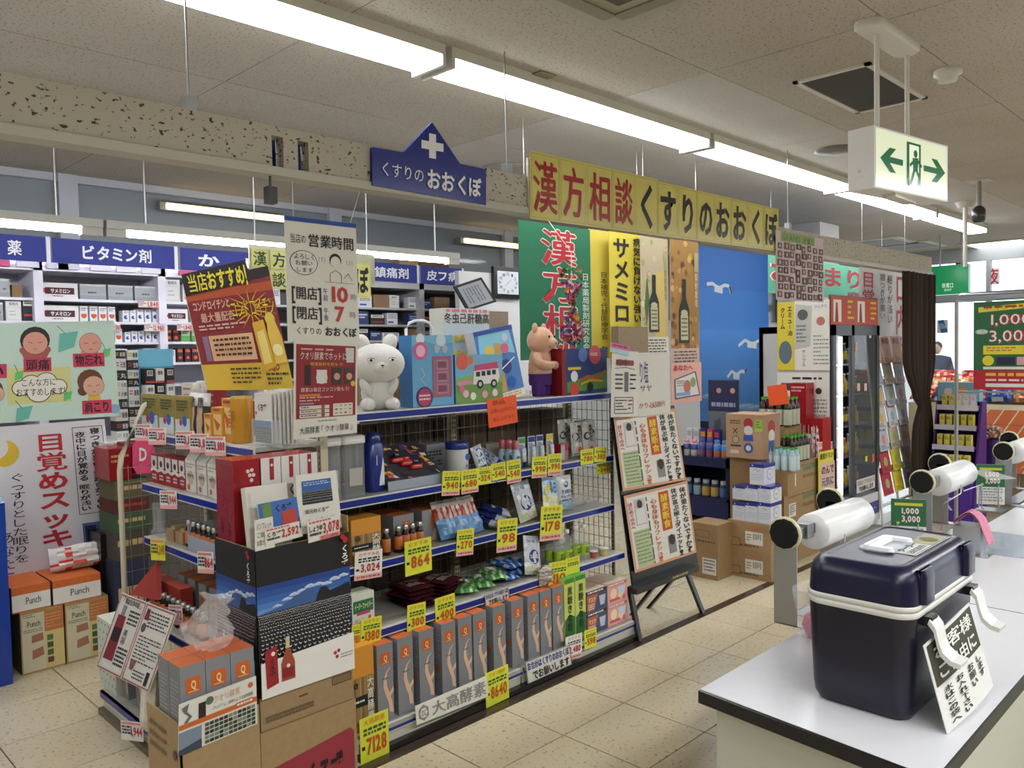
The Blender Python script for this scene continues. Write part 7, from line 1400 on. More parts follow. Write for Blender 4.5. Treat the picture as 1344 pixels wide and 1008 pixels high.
b = MB(); b.mat = 'paint'; b.box(cxm-.02, cxm-.005, CY+.1, CY+.6, czb+.02, cz1-.08, 'dcdcdc'); b.build('divider', T)
b = MB(); b.mat = 'led'; b.box(cx0+.05, cxm-.03, CY+.6, CY+.61, czb+.04, cz1-.1, 'white'); b.build('lit_back_panel', T)  # back panel glows by itself to make the cooler interior bright
b = MB(); b.mat = 'paint'
for x in (cxm-.025, cx1-.07, cx0): b.box(x, x+.06, CY-.02, CY+.01, czb, cz1-.0, '3c4044')
b.box(cx0, cx1, CY-.02, CY+.01, cz1-.09, cz1, '3c4044'); b.build('door_frame', T)
b = MB(); b.mat = 'doorglass'; b.box(cxm+.035, cx1-.07, CY-.01, CY-.004, czb, cz1-.09, '6f7678'); b.build('door_glass', T)
b = MB(); b.mat = 'print'
for (px, py, w__, h__, c) in ((1124, 455, .05, .08, 'd0a0a0'), (1127, 508, .06, .07, 'e4b8b0'), (1136, 508, .06, .07, 'e4b8b0'), (1137, 602, .05, .05, 'd8d030'), (1146, 601, .05, .08, 'e0603a'), (1142, 400+40, .05, .05, 'c8ccd8')):
    b = MB(); q = P(px, py, Y=CY-.013); b.box(q.x-w__/2, q.x+w__/2, CY-.014, CY-.012, q.z-h__/2, q.z+h__/2, c); b.build('sticker', T)
b = MB(); q = P(1137, 635, Y=CY-.014); b.box(q.x-.22, q.x+.2, CY-.016, CY-.012, q.z-.06, q.z+.06, 'd8d4d0'); p = Pn(b, [(q.x-.22, CY-.016, q.z+.06), (q.x+.2, CY-.016, q.z+.06), (q.x+.2, CY-.016, q.z-.06), (q.x-.22, CY-.016, q.z-.06)]); p.t('お会計はくすりのおおくぼ', .03, .06, .97, .48, '2a2a4a', .0); p.t('でお願いします', .1, .52, .9, .95, 'ink', .03); b.build('door_notice', T)
rnd = random.Random(31); tot = 0
for li, z in enumerate(lev[:-0] if False else lev):
    n_ = int((cx1-cx0-.15)/.085)
    for k in range(n_):
        x = cx0+.09+k*.085
        if abs(x-cxm) < .05: continue
        c = rnd.choice(['b8704a', 'c8a858', '7a2a20', 'd8d4c8', '4a3020', '2a4a3a', 'c4b890']); h_ = rnd.choice([.16, .19, .14])
        b = MB(); b.mat = 'gloss'; b.lathe([(.03, 0), (.031, h_*.2), (.031, h_*.6), (.012, h_*.82), (.012, h_*.92), (.014, h_*.93), (.014, h_)], [c, 'd8d4c8' if k % 3 else 'c8b020', c, c, 'e0e0dc', 'e0e0dc'], (x, CY+.14, z), 8)
        b.build('drink_bottle', label='small drink bottle in the cooler, %s from left, %s rack' % (ORD[k], ['lowest', 'second lowest', 'middle', 'second highest', 'highest'][li]), cat='bottle', group='bottles in the cooler')
sx = cx0-.006
def d(p): p.r(0, 0, .34, 1, 'd2c038', 1); p.t('エミュー油', .2, .06, .3, .5, 'ink', .03, True); p.t('クリーム', .06, .08, .16, .4, 'ink', .03, True); p.c(.16, .74, .13, '5a6a78', 2, ry=.17); p.g([(.36, .04), (.68, .08), (.64, .66), (.34, .7)], 'b8b8b0', 2); p.c(.5, .2, .1, '5a5a58', 3); p.lines(.38, .35, .62, .62, 5, '5a5a58', .4, 3); p.t('ひんやり', .72, .06, .96, .12, '4a5a8a', 0); p.c(.84, .3, .08, 'b06a5a', 2); p.lines(.7, .5, .98, .95, 8, '8a8a88', .35); p.t('サンプル', .48, .7, .56, .95, 'ink', 0, True)
sheetX(1020, 397, 1089, 486, sx, d, 'wall_notice', 'yellow and white notices on the side of the cooler, upper sheet', 'notice', th=.003, rot=0)
def d(p): p.lines(.3, .06, .9, .1, 1, 'ink', .7, seg=4); p.r(.08, .14, .38, .24, '3a3a42'); p.c(.8, .24, .06, '2a2a2a', 2); p.lines(.5, .35, .95, .95, 12, '7a7a78', .35); p.fr(.62, .38, .8, .48, .01, 'dgrey', 3)
sheetX(1020, 489, 1089, 590, sx-.001, d, 'wall_notice', 'large newsprint sheet on the side of the cooler, lower sheet', 'notice', th=.003)
def d(p):
    for k in range(2): p.g([(.04+.5*k, .1), (.2+.5*k, .1), (.2+.5*k, .9), (.04+.5*k, .9)], 'e4dcd0', 1); p.g([(.09+.5*k, .2), (.12+.5*k, .2), (.14+.5*k, .9), (.07+.5*k, .9)], '8a2420', 2); p.lines(.22+.5*k, .1, .3+.5*k, .9, 6, 'c84030', .6); p.lines(.33+.5*k, .1, .46+.5*k, .9, 4, 'e8d040', .4)
sheetY(1091, 389, 1152, 427, CY-.02, d, 'price_board', 'orange-red price board with bottle pictures above the cooler', 'sign', col='b84a2c')
b = MB(); b.mat = 'paint'; b.box(cx0, cx1, CY, CY+.02, cz1, P(1120, 389, Y=CY).z, '8a3a28'); b.build('board_backing', label='reddish backing board standing on the cooler', cat='board')
def d(p): p.t('お気まりの', .0, .06, 1, .72, 'e4dcd8', .03, l=2); p.t('お気まりの', .01, .07, .99, .71, 'a02834', .03, l=3); p.t('商品', .62, .76, .9, 1, 'a02834', .03, l=3)
sheetY(1008, 334, 1160, 396, 3.6, d, 'green_banner', 'pale green banner with large red kana above the cooler', 'banner', col='58a888', th=.003)
def d(p): p.t('目覚めスッ', .04, .03, .3, .98, 'b0303c', .03, True); p.t('寝つきが悪い', .4, .04, .52, .55, 'ink', 0, True); p.t('眠りが浅い', .56, .04, .68, .6, 'ink', 0, True); p.c(.54, .5, .2, 'dcd8d4', 0); p.t('口内炎', .74, .0, .99, 1.1, 'a02830', .03, True)
sheetY(1128, 350, 1190, 470, 3.14, d, 'white_banner', 'white banner with red and black vertical lettering beside the curtain', 'banner', col='ccc8c4', th=.003)
# brochure rack
T = thing('magazine_rack', (XP(1176, 640, 2.9), 2.9, 0), 'white wire brochure rack full of leaflets between cooler and curtain', 'rack')
rx0, rx1 = XP(1153, 560, 2.9), XP(1196, 560, 2.9); rzt = P(1175, 440, Y=2.98).z
b = MB(); b.mat = 'paint'
for x in (rx0, (rx0+rx1)/2, rx1): b.tube([(x, 2.86, .02), (x, 3.02, rzt)], .012, 'd8d8d4', 6)
for z in (.04, .2): b.tube([(rx0, 2.86+.16*z/rzt, z), (rx1, 2.86+.16*z/rzt, z)], .01, 'd8d8d4', 6)
b.box(rx0, rx1, 2.85, 3.04, .0, .03, 'c8c8c4'); b.build('frame', T)
rnd = random.Random(8)
for r_ in range(7):
    for k in range(3):
        z = .3+r_*(rzt-.3)/7.3; y = 2.86+.16*z/rzt-.04; x0 = rx0+.02+k*(rx1-rx0-.02)/3; w__ = (rx1-rx0)/3-.06; h_ = .26
        c = rnd.choice(['c8c8d0', 'd8c8c0', 'd8a890', 'b8c0d0', 'c8b8a0', 'd4d4d4']) if not (r_ < 2 and k < 2) else ['b83a4a', 'd8cc38'][k]
        sheet([V((x0, y+.05, z+h_)), V((x0+w__, y+.05, z+h_)), V((x0+w__, y, z)), V((x0, y, z))], lambda p, c=c: (p.t(rnd.choice(['健康', '美容', '元気', 'お茶']), .1, .06, .9, .3, rnd.choice(['ink', '3a4a8a', 'b03040', 'e8e0d8']), .03), p.c(.5, .6, .2, rnd.choice(['d8b040', '8ab0d0', 'd89080', '9ab878'])), p.lines(.1, .8, .9, .95, 3, 'dgrey', .4)), 'leaflet', None, None, col=c, th=.01, parent=T)
# brown curtain
T = None; b = MB(); b.mat = 'cloth'; ccx0, ccx1 = XP(1186, 430, 2.74), XP(1225, 430, 2.74); ct, cb = P(1205, 358, Y=2.74).z, .25; rs = []
for i in range(26):
    t_ = i/25; z = ct+(cb-ct)*t_; tie = math.exp(-((z-1.2)/.2)**2); wdt = (1-.5*tie)*(ccx1-ccx0)*(1-.25*max(0, .6-t_) if False else 1); cx = (ccx0+ccx1)/2+(.08*tie+(.12 if z < 1.2 else 0))*(ccx1-ccx0)
    if z < 1.2: wdt *= .62
    row = []
    for k in range(61):
        u = k/60; row.append(V((cx+(u-.5)*wdt, 2.74+.03*math.sin(u*42)*(.7+.3*math.sin(u*9))*(1-.3*tie), z)))
    rs.append(row)
b.rings(rs, '35271f', False, False, closed=False); b.build('curtain', label='dark brown gathered curtain tied at waist height beside the entrance', cat='curtain')

# rails and rods carrying the hanging banners
for k, (l, r_, py, Y, lb) in enumerate([(680, 843, 294, 3.515, 'thin rail carrying the green and yellow banners'), (838, 919, 309, 3.425, 'thin rail carrying the olive oil posters'), (917, 1010, 323, 4.755, 'thin rail carrying the sky banner'), (1008, 1160, 334, 3.605, 'thin rail carrying the pale green banner'), (1128, 1190, 351, 3.145, 'thin rail carrying the white vertical banner')]):
    x0, x1 = XP(l, py, Y), XP(r_, py, Y); z = P((l+r_)/2, py, Y=Y).z; T = thing('banner_rail', ((x0+x1)/2, Y, z), lb, 'rail', None)
    b = MB(); b.mat = 'metal'; b.tube([(x0, Y, z), (x1, Y, z)], .008, 'b8b8b8', 6); b.build('bar', T)
    for x in (x0+.06, x1-.06): b = MB(); b.mat = 'metal'; b.tube([(x, Y, z), (x, Y, CEIL+.006)], .0025, 'b8b8b8', 5); b.build('rod', T)
# ================================================================ PACKING COUNTERS
TZ = .80
cxs = [1.893, 3.172, 4.45, 5.75]; cy0, cy1 = .565, 1.19
for k in range(3):
    xa, xb_ = cxs[k]+.002, cxs[k+1]-.002; ya = cy0; yb_ = cy1
    if k: ya = -.15
    T = thing('packing_counter', ((xa+xb_)/2, (ya+yb_)/2, 0), ['white packing counter with black edge, nearest, carrying the navy cool box', 'white packing counter behind the nearest one, with a clear mat', 'farthest white packing counter at the right edge'][k], 'counter', 'white packing counters')
    f0 = xa-.06 if k == 0 else xa   # nearest front edge runs slightly askew
    def ring(z, e): return [V((f0-e, ya-e, z)), V((xb_+e*0, ya-e, z)), V((xb_+e*0, yb_+e, z)), V((xa-e, yb_+e, z))]
    b = MB(); b.mat = 'counter_top'; b.rings([ring(TZ-.036, -.004), ring(TZ, -.004)], 'white', smooth=False); b.build('counter_top', T)
    b = MB(); b.mat = 'gloss'; b.rings([ring(TZ-.042, -.006), ring(TZ-.039, 0), ring(TZ-.005, 0), ring(TZ-.0012, -.004)], '16161a', smooth=False); b.build('edge_band', T)
    b = MB(); b.mat = 'paint'; b.box(xa+.045, xb_-.02, ya+.04, yb_-.03, 0, TZ-.042, 'bfc0b2'); b.build('body', T)
# clear mat
q = [P(x, y, Z=TZ+.002) for x, y in ((1276, 677), (1344, 668), (1400, 694), (1278, 700))]
b = MB(); b.mat = 'acryl'; q = [V((3.96, 1.14, TZ)), V((4.43, 1.16, TZ)), V((4.43, .5, TZ)), V((4.0, .62, TZ))]; b.rings([[v+V((0, 0, .001)) for v in reversed(q)], [v+V((0, 0, .004)) for v in reversed(q)]], 'b8c4dc', smooth=False); b.build('clear_mat', label='bluish clear plastic mat on the second packing counter', cat='mat')
# ---------------------------------------------------------------- navy cool box
bx, by, sx, sy = 2.295, .818, .50, .258
R_ = thing('cool_box', (bx, by, TZ), 'navy blue hard cool box with white band and open white latches on the counter', 'cool box')
b = MB(); b.mat = 'coolerplastic'; nv = '0f0f24'
b.rings([rr(bx, by, TZ+z, sx-2*i, sy-2*i, r_, 7) for z, i, r_ in ((0, .025, .03), (.004, .012, .04), (.02, .003, .045), (.05, 0, .045), (.24, -.006, .045), (.262, -.007, .045))], nv); b.build('body', R_)
b = MB(); b.mat = 'coolerplastic'; b.rings([rr(bx, by, TZ+z, sx+.02+i, sy+.02+i, .05, 7) for z, i in ((.262, -.004), (.264, .0), (.277, .0), (.278, -.004), (.280, -.004), (.281, .002), (.291, .002), (.293, -.002))], 'd4d4ce'); b.build('white_band', R_)
b = MB(); b.mat = 'coolerplastic'; b.rings([rr(bx, by, TZ+z, sx+.016-2*i, sy+.016-2*i, r_, 7) for z, i, r_ in ((.293, 0, .05), (.345, .002, .05), (.368, .008, .05), (.381, .02, .045), (.386, .036, .035), (.383, .042, .03), (.383, .2*sy, .02))], '121232'); b.build('lid', R_)
b = MB(); b.mat = 'coolerplastic'; zt = TZ+.3835
b.rings([rr(bx-.02, by+.012, zt+z, .17-i, .1-i, .03, 6) for z, i in ((0, 0), (.003, .004))], '9aa0ac'); b.rings([rr(bx-.02, by+.03, zt+.0035+z, .16-i, .034-i, .015, 5) for z, i in ((0, 0), (.010, .006))], 'e4e6e8'); [b.rings([rr(bx-.02+s_*.07, by+.005, zt+.0035+z, .028-i, .08-i, .012, 5) for z, i in ((0, 0), (.009, .005))], 'e4e6e8') for s_ in (-1, 1)]; b.build('carry_handle', R_)
b = MB(); q = [V((bx-.085, by-.02, zt+.001)), V((bx+.19, by-.02, zt+.001)), V((bx+.19, by-.088, zt+.001)), V((bx-.085, by-.088, zt+.001))]; b.face([v for v in reversed(q)], 'cfd0cc'); 
p = Pn(b, q); p.fr(.02, .04, .98, .96, .008, '3a3a30', 1); p.r(.52, .1, .96, .9, 'a8a480', 1); p.c(.74, .5, .09, '6a6a48', 2); p.t('クーラー', .05, .15, .48, .5, 'ink', .03); p.lines(.06, .58, .46, .88, 3, 'ink', .5); b.build('lid_label', R_)
for k, lx in enumerate((bx-.165, bx+.175)):
    yf = by-sy/2-.01
    b = MB(); b.mat = 'coolerplastic'; b.rings([rr(lx, yf+.004, TZ+z, .075, .03-i, .012, 4) for z, i in ((.293, 0), (.36, 0), (.378, .012))], '121130'); b.build('latch_recess', R_)
    b = MB(); b.mat = 'gloss'; b.box(lx-.022, lx+.022, yf-.02, yf+.004, TZ+.238, TZ+.262, '1c1c20'); b.build('latch_pivot', R_)
    b = MB(); b.mat = 'coolerplastic'; rs = []
    for (dy, z) in ((.012, .252), (.026, .235), (.034, .2), (.042, .178), (.062, .162), (.084, .158)):
        y = yf-dy; t_ = .006; rs.append([V((lx-.03, y, TZ+z-t_)), V((lx+.03, y, TZ+z-t_)), V((lx+.03, y-.004, TZ+z+t_)), V((lx-.03, y-.004, TZ+z+t_))])
    b.rings(rs, 'dcdcd8', smooth=False); b.build('latch', R_)
yf = by-sy/2-.018
def d(p): p.r(.03, .03, .97, .5, '3a3a30', 1); p.t('お客様', .1, .06, .9, .24, 'e0e0d8', .03); p.t('ご自由に', .1, .28, .9, .46, 'e0e0d8', .03); p.t('氷はこの袋へ', .1, .54, .26, .96, 'ink', .03, True); p.t('お入れ下さい', .32, .54, .48, .96, 'ink', .03, True); p.t('お願い', .56, .54, .7, .8, 'ink', .03, True); p.t('します', .76, .54, .9, .78, 'ink', .03, True)
tl, tr, br_, bl = P(1201, 830, Y=yf-.012), P(1256, 785, Y=yf-.012), P(1266, 880, Y=yf-.05), P(1209, 951, Y=yf-.045)
sheet([V((bx-.235, yf-.008, TZ+.205)), V((bx+.13, yf-.008, TZ+.225)), V((bx+.12, yf-.07, TZ+.012)), V((bx-.23, yf-.06, TZ+.002))], d, 'notice_sheet', 'white notice with dark grey heading taped to the side of the cool box', 'notice', col='dcdcd8', curl=.008)
# ---------------------------------------------------------------- bag roll dispensers
def dispenser(x, label, first=None):
    y, z = 1.25, 1.10
    T = thing('bag_roll_dispenser', (x, y, TZ), label, 'dispenser', 'bag roll dispensers on the counters')
    for (dx, nm, y) in ((0, 'front', 1.25), (.63, 'back', 1.37)):
        b = MB(); b.mat = 'metal'; b.box(x+dx-.018, x+dx-.014, y-.042, y+.04, TZ-.0, z-.02, 'a8acb0'); b.box(x+dx-.018, x+dx+.04, y-.11, y+.03, TZ+.0005, TZ+.004, 'a8acb0'); b.build('stand_plate', T)
        b = MB(); M = Matrix.Rotation(math.radians(90), 3, 'Y'); b.mat = 'cloth'
        cx = x+dx
        b.rings([[V((cx+xx, y+r_*math.cos(2*math.pi*k/12), z+.01+r_*math.sin(2*math.pi*k/12))) for k in range(12)] for xx, r_ in ((-.03, .045), (-.028, .05), (-.02, .05))], '141414', smooth=False)
        b.mat = 'gloss'; b.rings([[V((cx+xx, y+r_*math.cos(2*math.pi*k/24), z+.01+r_*math.sin(2*math.pi*k/24))) for k in range(24)] for xx, r_ in ((-.02, .05), (-.018, .056), (-.008, .056), (-.006, .05))], 'd4cda8'); b.build('side_disc', T)
    y = 1.25; b = MB(); b.mat = 'metal'; b.box(x, x+.2, y-.012, y+.012, z-.022, z+.012, '7a7c7e'); b.box(x+.11, x+.16, y-.02, y+.02, z-.03, z+.02, '96989a'); b.build('roll_holder', T); b = MB(); b.mat = 'metal'; b.box(x+.6, x+.64, y-.012, y+.13, z-.022, z+.012, '7a7c7e'); b.build('roll_holder', T)
    b = MB(); b.mat = 'gloss'; b.rings([[V((x+xx, y+r_*math.cos(2*math.pi*k/28), z-.02+r_*math.sin(2*math.pi*k/28))) for k in range(28)] for xx, r_ in ((.19, .018), (.19, .061), (.195, .064), (.59, .064), (.595, .061), (.595, .018))], 'e4e4e2', smooth=True); b.build('bag_roll', T)
    b = MB(); b.mat = 'metal'; b.tube([(x+.05, y-.06, TZ+.09), (x+.05, y-.07, z-.09), (x+.28, y-.075, z-.075), (x+.3, y-.07, z-.04), (x+.32, y-.075, z-.07), (x+.62, y-.07, z-.08), (x+.62, y-.06, TZ+.1)], .003, 'b8bcc0', 5); b.build('tear_bar', T)
    b = MB(); b.mat = 'metal'; b.box(x+.1, x+.66, y-.05, y+.03, TZ+.0005, TZ+.003, 'a8acb0'); b.build('base_tray', T)
    return T
dispenser(2.55, 'steel roll dispenser with white bag roll behind the cool box, nearest one')
dispenser(3.88, 'steel roll dispenser with white bag roll, middle one by the green card')
dispenser(5.22, 'steel roll dispenser with white bag roll, farthest at the right edge')
b = MB(); b.mat = 'bagfilm'; q = [V((4.40, 1.20, 1.10)), V((4.52, 1.15, 1.09)), V((4.60, 1.05, 1.05)), V((4.42, 1.12, 1.06))]; b.rings([[v for v in q], [v+V((0, 0, .004)) for v in q]], 'f0f0ee', smooth=False); b.build('loose_bag', label='loose end of a clear bag hanging off the middle roll', cat='bag')
# small clear bin with pink bags beside the cool box
x_, y_ = 2.50, 1.115
T = thing('clear_bin', (x_, y_, TZ), 'clear plastic bin with pink bags on the counter behind the cool box', 'bin')
b = MB(); b.mat = 'clear'; b.rings([rr(x_, y_, TZ+z, s*.9, s, .03) for z, s in ((.004, .11), (.16, .15))], 'e4e4e4', cap1=False); b.build('body', T)
b = MB(); b.mat = 'cloth'; b.rings([rr(x_, y_, TZ+z, s, s, .03) for z, s in ((.006, .08), (.04, .1), (.07, .085))], 'e88aa8'); b.build('pink_bags', T)
for k, (x_, y_, lb) in enumerate([(3.98, 1.09, 'grey steel box draped with a pink cloth on the second counter'), (5.55, 1.08, 'grey steel box draped with a pink cloth at the right edge')]):
    T = thing('steel_box', (x_, y_, TZ), lb, 'box')
    b = MB(); b.mat = 'metal'; b.box(x_-.06, x_+.06, y_-.06, y_+.05, TZ+.001, TZ+.12, 'b0b2b4'); b.box(x_-.1, x_+.1, y_-.1, y_+.07, TZ+.0004, TZ+.0015, 'b0b2b4'); b.build('body', T)
    b = MB(); b.mat = 'cloth'; rnd = random.Random(k); rs = []
    for i in range(8):
        t_ = i/7; yy = y_+.05-t_*.12; z = TZ+.13+.05*math.sin(t_*3.1); rs.append([V((x_-.05+.1*j/9, yy+rnd.uniform(-.004, .004)-(.0 if t_ < 1 else .02), z+rnd.uniform(-.006, .006)-(.08 if t_ > .95 else 0))) for j in range(10)])
    b.rings(rs, 'e090a8', False, False, closed=False)
    b.rings([[v-V((0, 0, .006)) for v in r_] for r_ in rs], 'd88aa0', False, False, closed=False); b.build('cloth', T)
def gcard(p): p.r(0, 0, 1, .56, '24643a', 1); p.r(.1, .08, .9, .14, 'c8c040', 2); p.t('1,000', .3, .18, .8, .3, 'f0d8d8', .03); p.t('3,000', .3, .34, .84, .47, 'f0d8d8', .03); p.c(.2, .5, .05, 'a8c840', 2); p.lines(.08, .6, .92, .95, 5, '7a7a7a', .35)
for k, (l, t_, r_, bb, X) in enumerate([(1187, 656, 1228, 704, 3.72), (1291, 610, 1324, 672, 5.0)]):
    a = P(l, t_, X=X); c = P(r_, bb, X=X); u = V((.35, -.94, 0)).normalized()*((a-c).length*.55)
    T = thing('card_holder', (X, (a.y+c.y)/2, TZ), 'green and white card in a wire holder, %s' % ('before the middle bag dispenser' if k == 0 else 'before the farthest bag dispenser'), 'card holder', 'green card holders on the counters')
    c0 = V((X, 1.27, 0)); zt_, zb2 = a.z, max(c.z, TZ+.01)
    w2 = abs(a.y-c.y)/2; q = [V((X-.0, 1.27+w2, zt_)), V((X+.06, 1.27-w2, zt_)), V((X+.06, 1.27-w2, TZ+.03)), V((X, 1.27+w2, TZ+.03))]
    sheet(q, gcard, 'card', None, None, col='d8d8d4', parent=T, th=.004)
    b = MB(); b.mat = 'metal'
    for t0 in (.2, .8):
        e = bilerp(q, t0, 1); e2_ = bilerp(q, t0, .5); b.tube([(e.x+.04, e.y, TZ+.002), (e.x-.01, e.y, TZ+.01), (e2_.x-.01, e2_.y, e2_.z)], .003, 'c0c4c8', 5)
    b.box(X-.02, X+.1, 1.2, 1.34, TZ-.01, TZ+.002, 'a8acb0'); b.build('wire_stand', T)
# ================================================================ CEILING FITTINGS
eY = 1.42; ex0, ex1 = P(1147, 205, Y=eY).x, P(1216, 225, Y=eY).x; ez1, ez0 = P(1147, 164, Y=eY).z, P(1147, 246, Y=eY).z; eY1 = eY+.125
T = thing('exit_sign', ((ex0+ex1)/2, eY+.06, ez0), 'lit hanging exit sign with green left and right arrows', 'exit sign')
dx_ = .10; qf = [V((ex0, eY, ez1)), V((ex1, eY-dx_, ez1)), V((ex1, eY-dx_, ez0)), V((ex0, eY, ez0))]
n_ = V((dx_, ex1-ex0, 0)).normalized()*.125
b = MB(); b.mat = 'paint'; b.rings([[qf[3], qf[2], qf[2]+n_, qf[3]+n_], [qf[0], qf[1], qf[1]+n_, qf[0]+n_]], 'd4d2cc', smooth=False)
b.mat = 'gloss'; c = (qf[3]+qf[2]+n_)/2; b.box(c.x-.14, c.x+.14, c.y-.03, c.y+.03, ez0-.018, ez0, 'd8d4c8'); b.mat = 'metal'; p = Pn(b, [qf[0]+n_, qf[0], qf[3], qf[3]+n_], off=.001); p.c(.45, .7, .06, '7a7870'); p.fr(.3, .78, .62, .82, .01, 'a8a69c'); b.build('housing', T)
b = MB(); b.mat = 'exit_face'; p = Pn(b, qf, off=.0015); p.r(.02, .03, .98, .97, 'd4dcc0'); G_ = '0c5a38'
def arrow(p, x0, x1, y, s):
    p.g([(x0, y), (x0+s*.12, y-.2), (x0+s*.2, y-.2), (x0+s*.12, y-.05), (x1, y-.05), (x1, y+.05), (x0+s*.12, y+.05), (x0+s*.2, y+.2), (x0+s*.12, y+.2)][::1 if s > 0 else -1], G_, 2)
arrow(p, .07, .36, .5, 1); arrow(p, .95, .64, .5, -1); p.r(.41, .12, .6, .86, G_, 2); p.r(.44, .16, .57, .86, 'e0e6d0', 3); p.c(.52, .3, .026, G_, 4); p.g([(.48, .38), (.56, .36), (.55, .6), (.49, .6)], G_, 4); p.ln([(.5, .58), (.45, .84)], .025, G_, 5); p.ln([(.53, .58), (.57, .7), (.56, .84)], .025, G_, 5); p.ln([(.5, .42), (.44, .52)], .02, G_, 5); p.ln([(.55, .42), (.6, .5)], .02, G_, 5); b.build('sign_face', T)
for px, py in ((1145, 110), (1185, 130)):
    x = P(px, py, Y=eY+.06).x; b = MB(); b.mat = 'paint'; b.tube([(x, eY+.04, ez1), (x, eY+.04, CEIL-.03)], .012, 'd8d6ce', 10); b.build('pole', T)
xa, xb_ = P(1145, 110, Y=eY+.04).x, P(1185, 130, Y=eY+.04).x
b = MB(); b.mat = 'paint'; b.rings([rr((xa+xb_)/2, eY+.04, CEIL-z, (xb_-xa)+.18-i, .13-i, .055-i*.4, 8) for z, i in ((0, 0), (.025, 0), (.035, .02))][::-1], 'c8c4b8'); b.build('ceiling_plate', T)
# return-air grille
q = [P(x, y, Z=CEIL) for x, y in ((1045, 105), (1148, 85), (1224, 126), (1122, 150))]; gx0, gx1, gy0, gy1 = 4.34, 5.22, 1.66, 2.08
T = thing('ceiling_grille', ((gx0+gx1)/2, (gy0+gy1)/2, CEIL-.02), 'dark grey square return-air grille with white frame in the ceiling', 'vent')
b = MB(); b.mat = 'paint'
for (x0, x1, y0, y1) in ((gx0, gx1, gy0-.0, gy0+.03), (gx0, gx1, gy1-.03, gy1), (gx0, gx0+.03, gy0, gy1), (gx1-.03, gx1, gy0, gy1)): b.box(x0, x1, y0, y1, CEIL-.012, CEIL, 'c4c0b4')
b.build('frame', T); b = MB(); b.mat = 'paint'; b.box(gx0+.03, gx1-.03, gy0+.03, gy1-.03, CEIL-.003, CEIL, '2e2d2a'); b.build('backing', T)
b = MB(); b.mat = 'paint'
for k in range(34): y = gy0+.035+k*.0105; b.box(gx0+.03, gx1-.03, y, y+.003, CEIL-.01, CEIL-.003, '5a5852')
b.build('slats', T)
# air-conditioning cassette at the top
cc_ = P(800, 33, Z=CEIL); T = thing('air_conditioner', (cc_.x, cc_.y, CEIL-.03), 'beige ceiling air-conditioning cassette at the top edge', 'air conditioner')
x1, y1 = cc_.x, cc_.y
# corner nearest the picture centre is the far (+X,+Y) corner
b = MB(); b.mat = 'paint'; X0, X1, Y0, Y1 = x1-.95, x1, y1-.95, y1; b.box(X0, X1, Y0, Y1, CEIL-.025, CEIL, '9c9684'); b.build('panel', T)
b = MB(); b.mat = 'paint'; b.box(X0+.2, X1-.2, Y0+.2, Y1-.2, CEIL-.035, CEIL-.025, '3c3a30'); b.build('intake_grille', T)
for (a0, a1, c0, c1) in ((X0+.12, X1-.12, Y1-.13, Y1-.06), (X1-.13, X1-.06, Y0+.12, Y1-.12), (X0+.12, X1-.12, Y0+.06, Y0+.13), (X0+.06, X0+.13, Y0+.12, Y1-.12)):
    b = MB(); b.mat = 'paint'; b.box(a0, a1, c0, c1, CEIL-.032, CEIL-.025, '7c7868'); b.build('louvre', T)
def disc(px, py, r_, prof, name, label, cat, col):
    c = P(px, py, Z=CEIL); b = MB(); b.mat = 'paint'; b.lathe([(rr_*r_, -z) for rr_, z in reversed(prof)], col, (c.x, c.y, CEIL), 20); return b.build(name, label=label, cat=cat)
disc(1244, 92, .07, ((1, 0), (1, .025), (.7, .035), (.65, .06), (.3, .065)), 'smoke_detector', 'round white smoke detector on the ceiling right of the grille', 'detector', 'c8c4b8')
disc(1096, 196, .15, ((1, 0), (1, .01), (.8, .02), (.3, .03)), 'round_vent', 'small dark round vent in the ceiling beyond the exit sign', 'vent', '6a655a')
disc(665, 222, .22, ((1, 0), (1, .02), (.85, .035), (.6, .02), (.4, .045), (.15, .05)), 'round_vent', 'large round ceiling diffuser above the blue house-shaped sign', 'vent', '9a968c')
c = P(712, 98, Z=CEIL); b = MB(); b.mat = 'paint'; b.box(c.x-.06, c.x+.06, c.y-.045, c.y+.045, CEIL-.008, CEIL, '84795a'); b.build('ceiling_patch', label='small brown rectangular plate in the ceiling left of the air conditioner', cat='plate')
# cctv camera and hanging pole
c = P(1285, 236, Z=CEIL); zb_ = P(1283, 292, Y=c.y).z; T = thing('security_camera', (c.x, c.y, zb_), 'small dark security camera on a ceiling pole', 'camera')
b = MB(); b.mat = 'paint'; b.tube([(c.x, c.y, zb_+.12), (c.x, c.y, CEIL)], .02, '8a867c', 8); b.box(c.x-.1, c.x+.1, c.y-.1, c.y+.1, CEIL-.015, CEIL, 'b0aca0'); b.build('pole', T)
b = MB(); b.mat = 'gloss'; b.lathe([(.04, 0), (.055, .02), (.055, .12), (.03, .15)], '3a3834', (c.x, c.y, zb_), 10); b.build('camera_body', T)
c = P(1267, 265, Z=CEIL); b = MB(); b.mat = 'paint'; zl = P(1266, 350, Y=c.y).z; b.tube([(c.x, c.y, zl), (c.x, c.y, CEIL)], .022, 'c8c4bc', 8); b.lathe([(.07, -.06), (.1, 0)][::1], 'b8b4a8', (c.x, c.y, CEIL), 12); b.build('ceiling_pole', label='thin white pole dropping from the ceiling near the entrance', cat='pole')
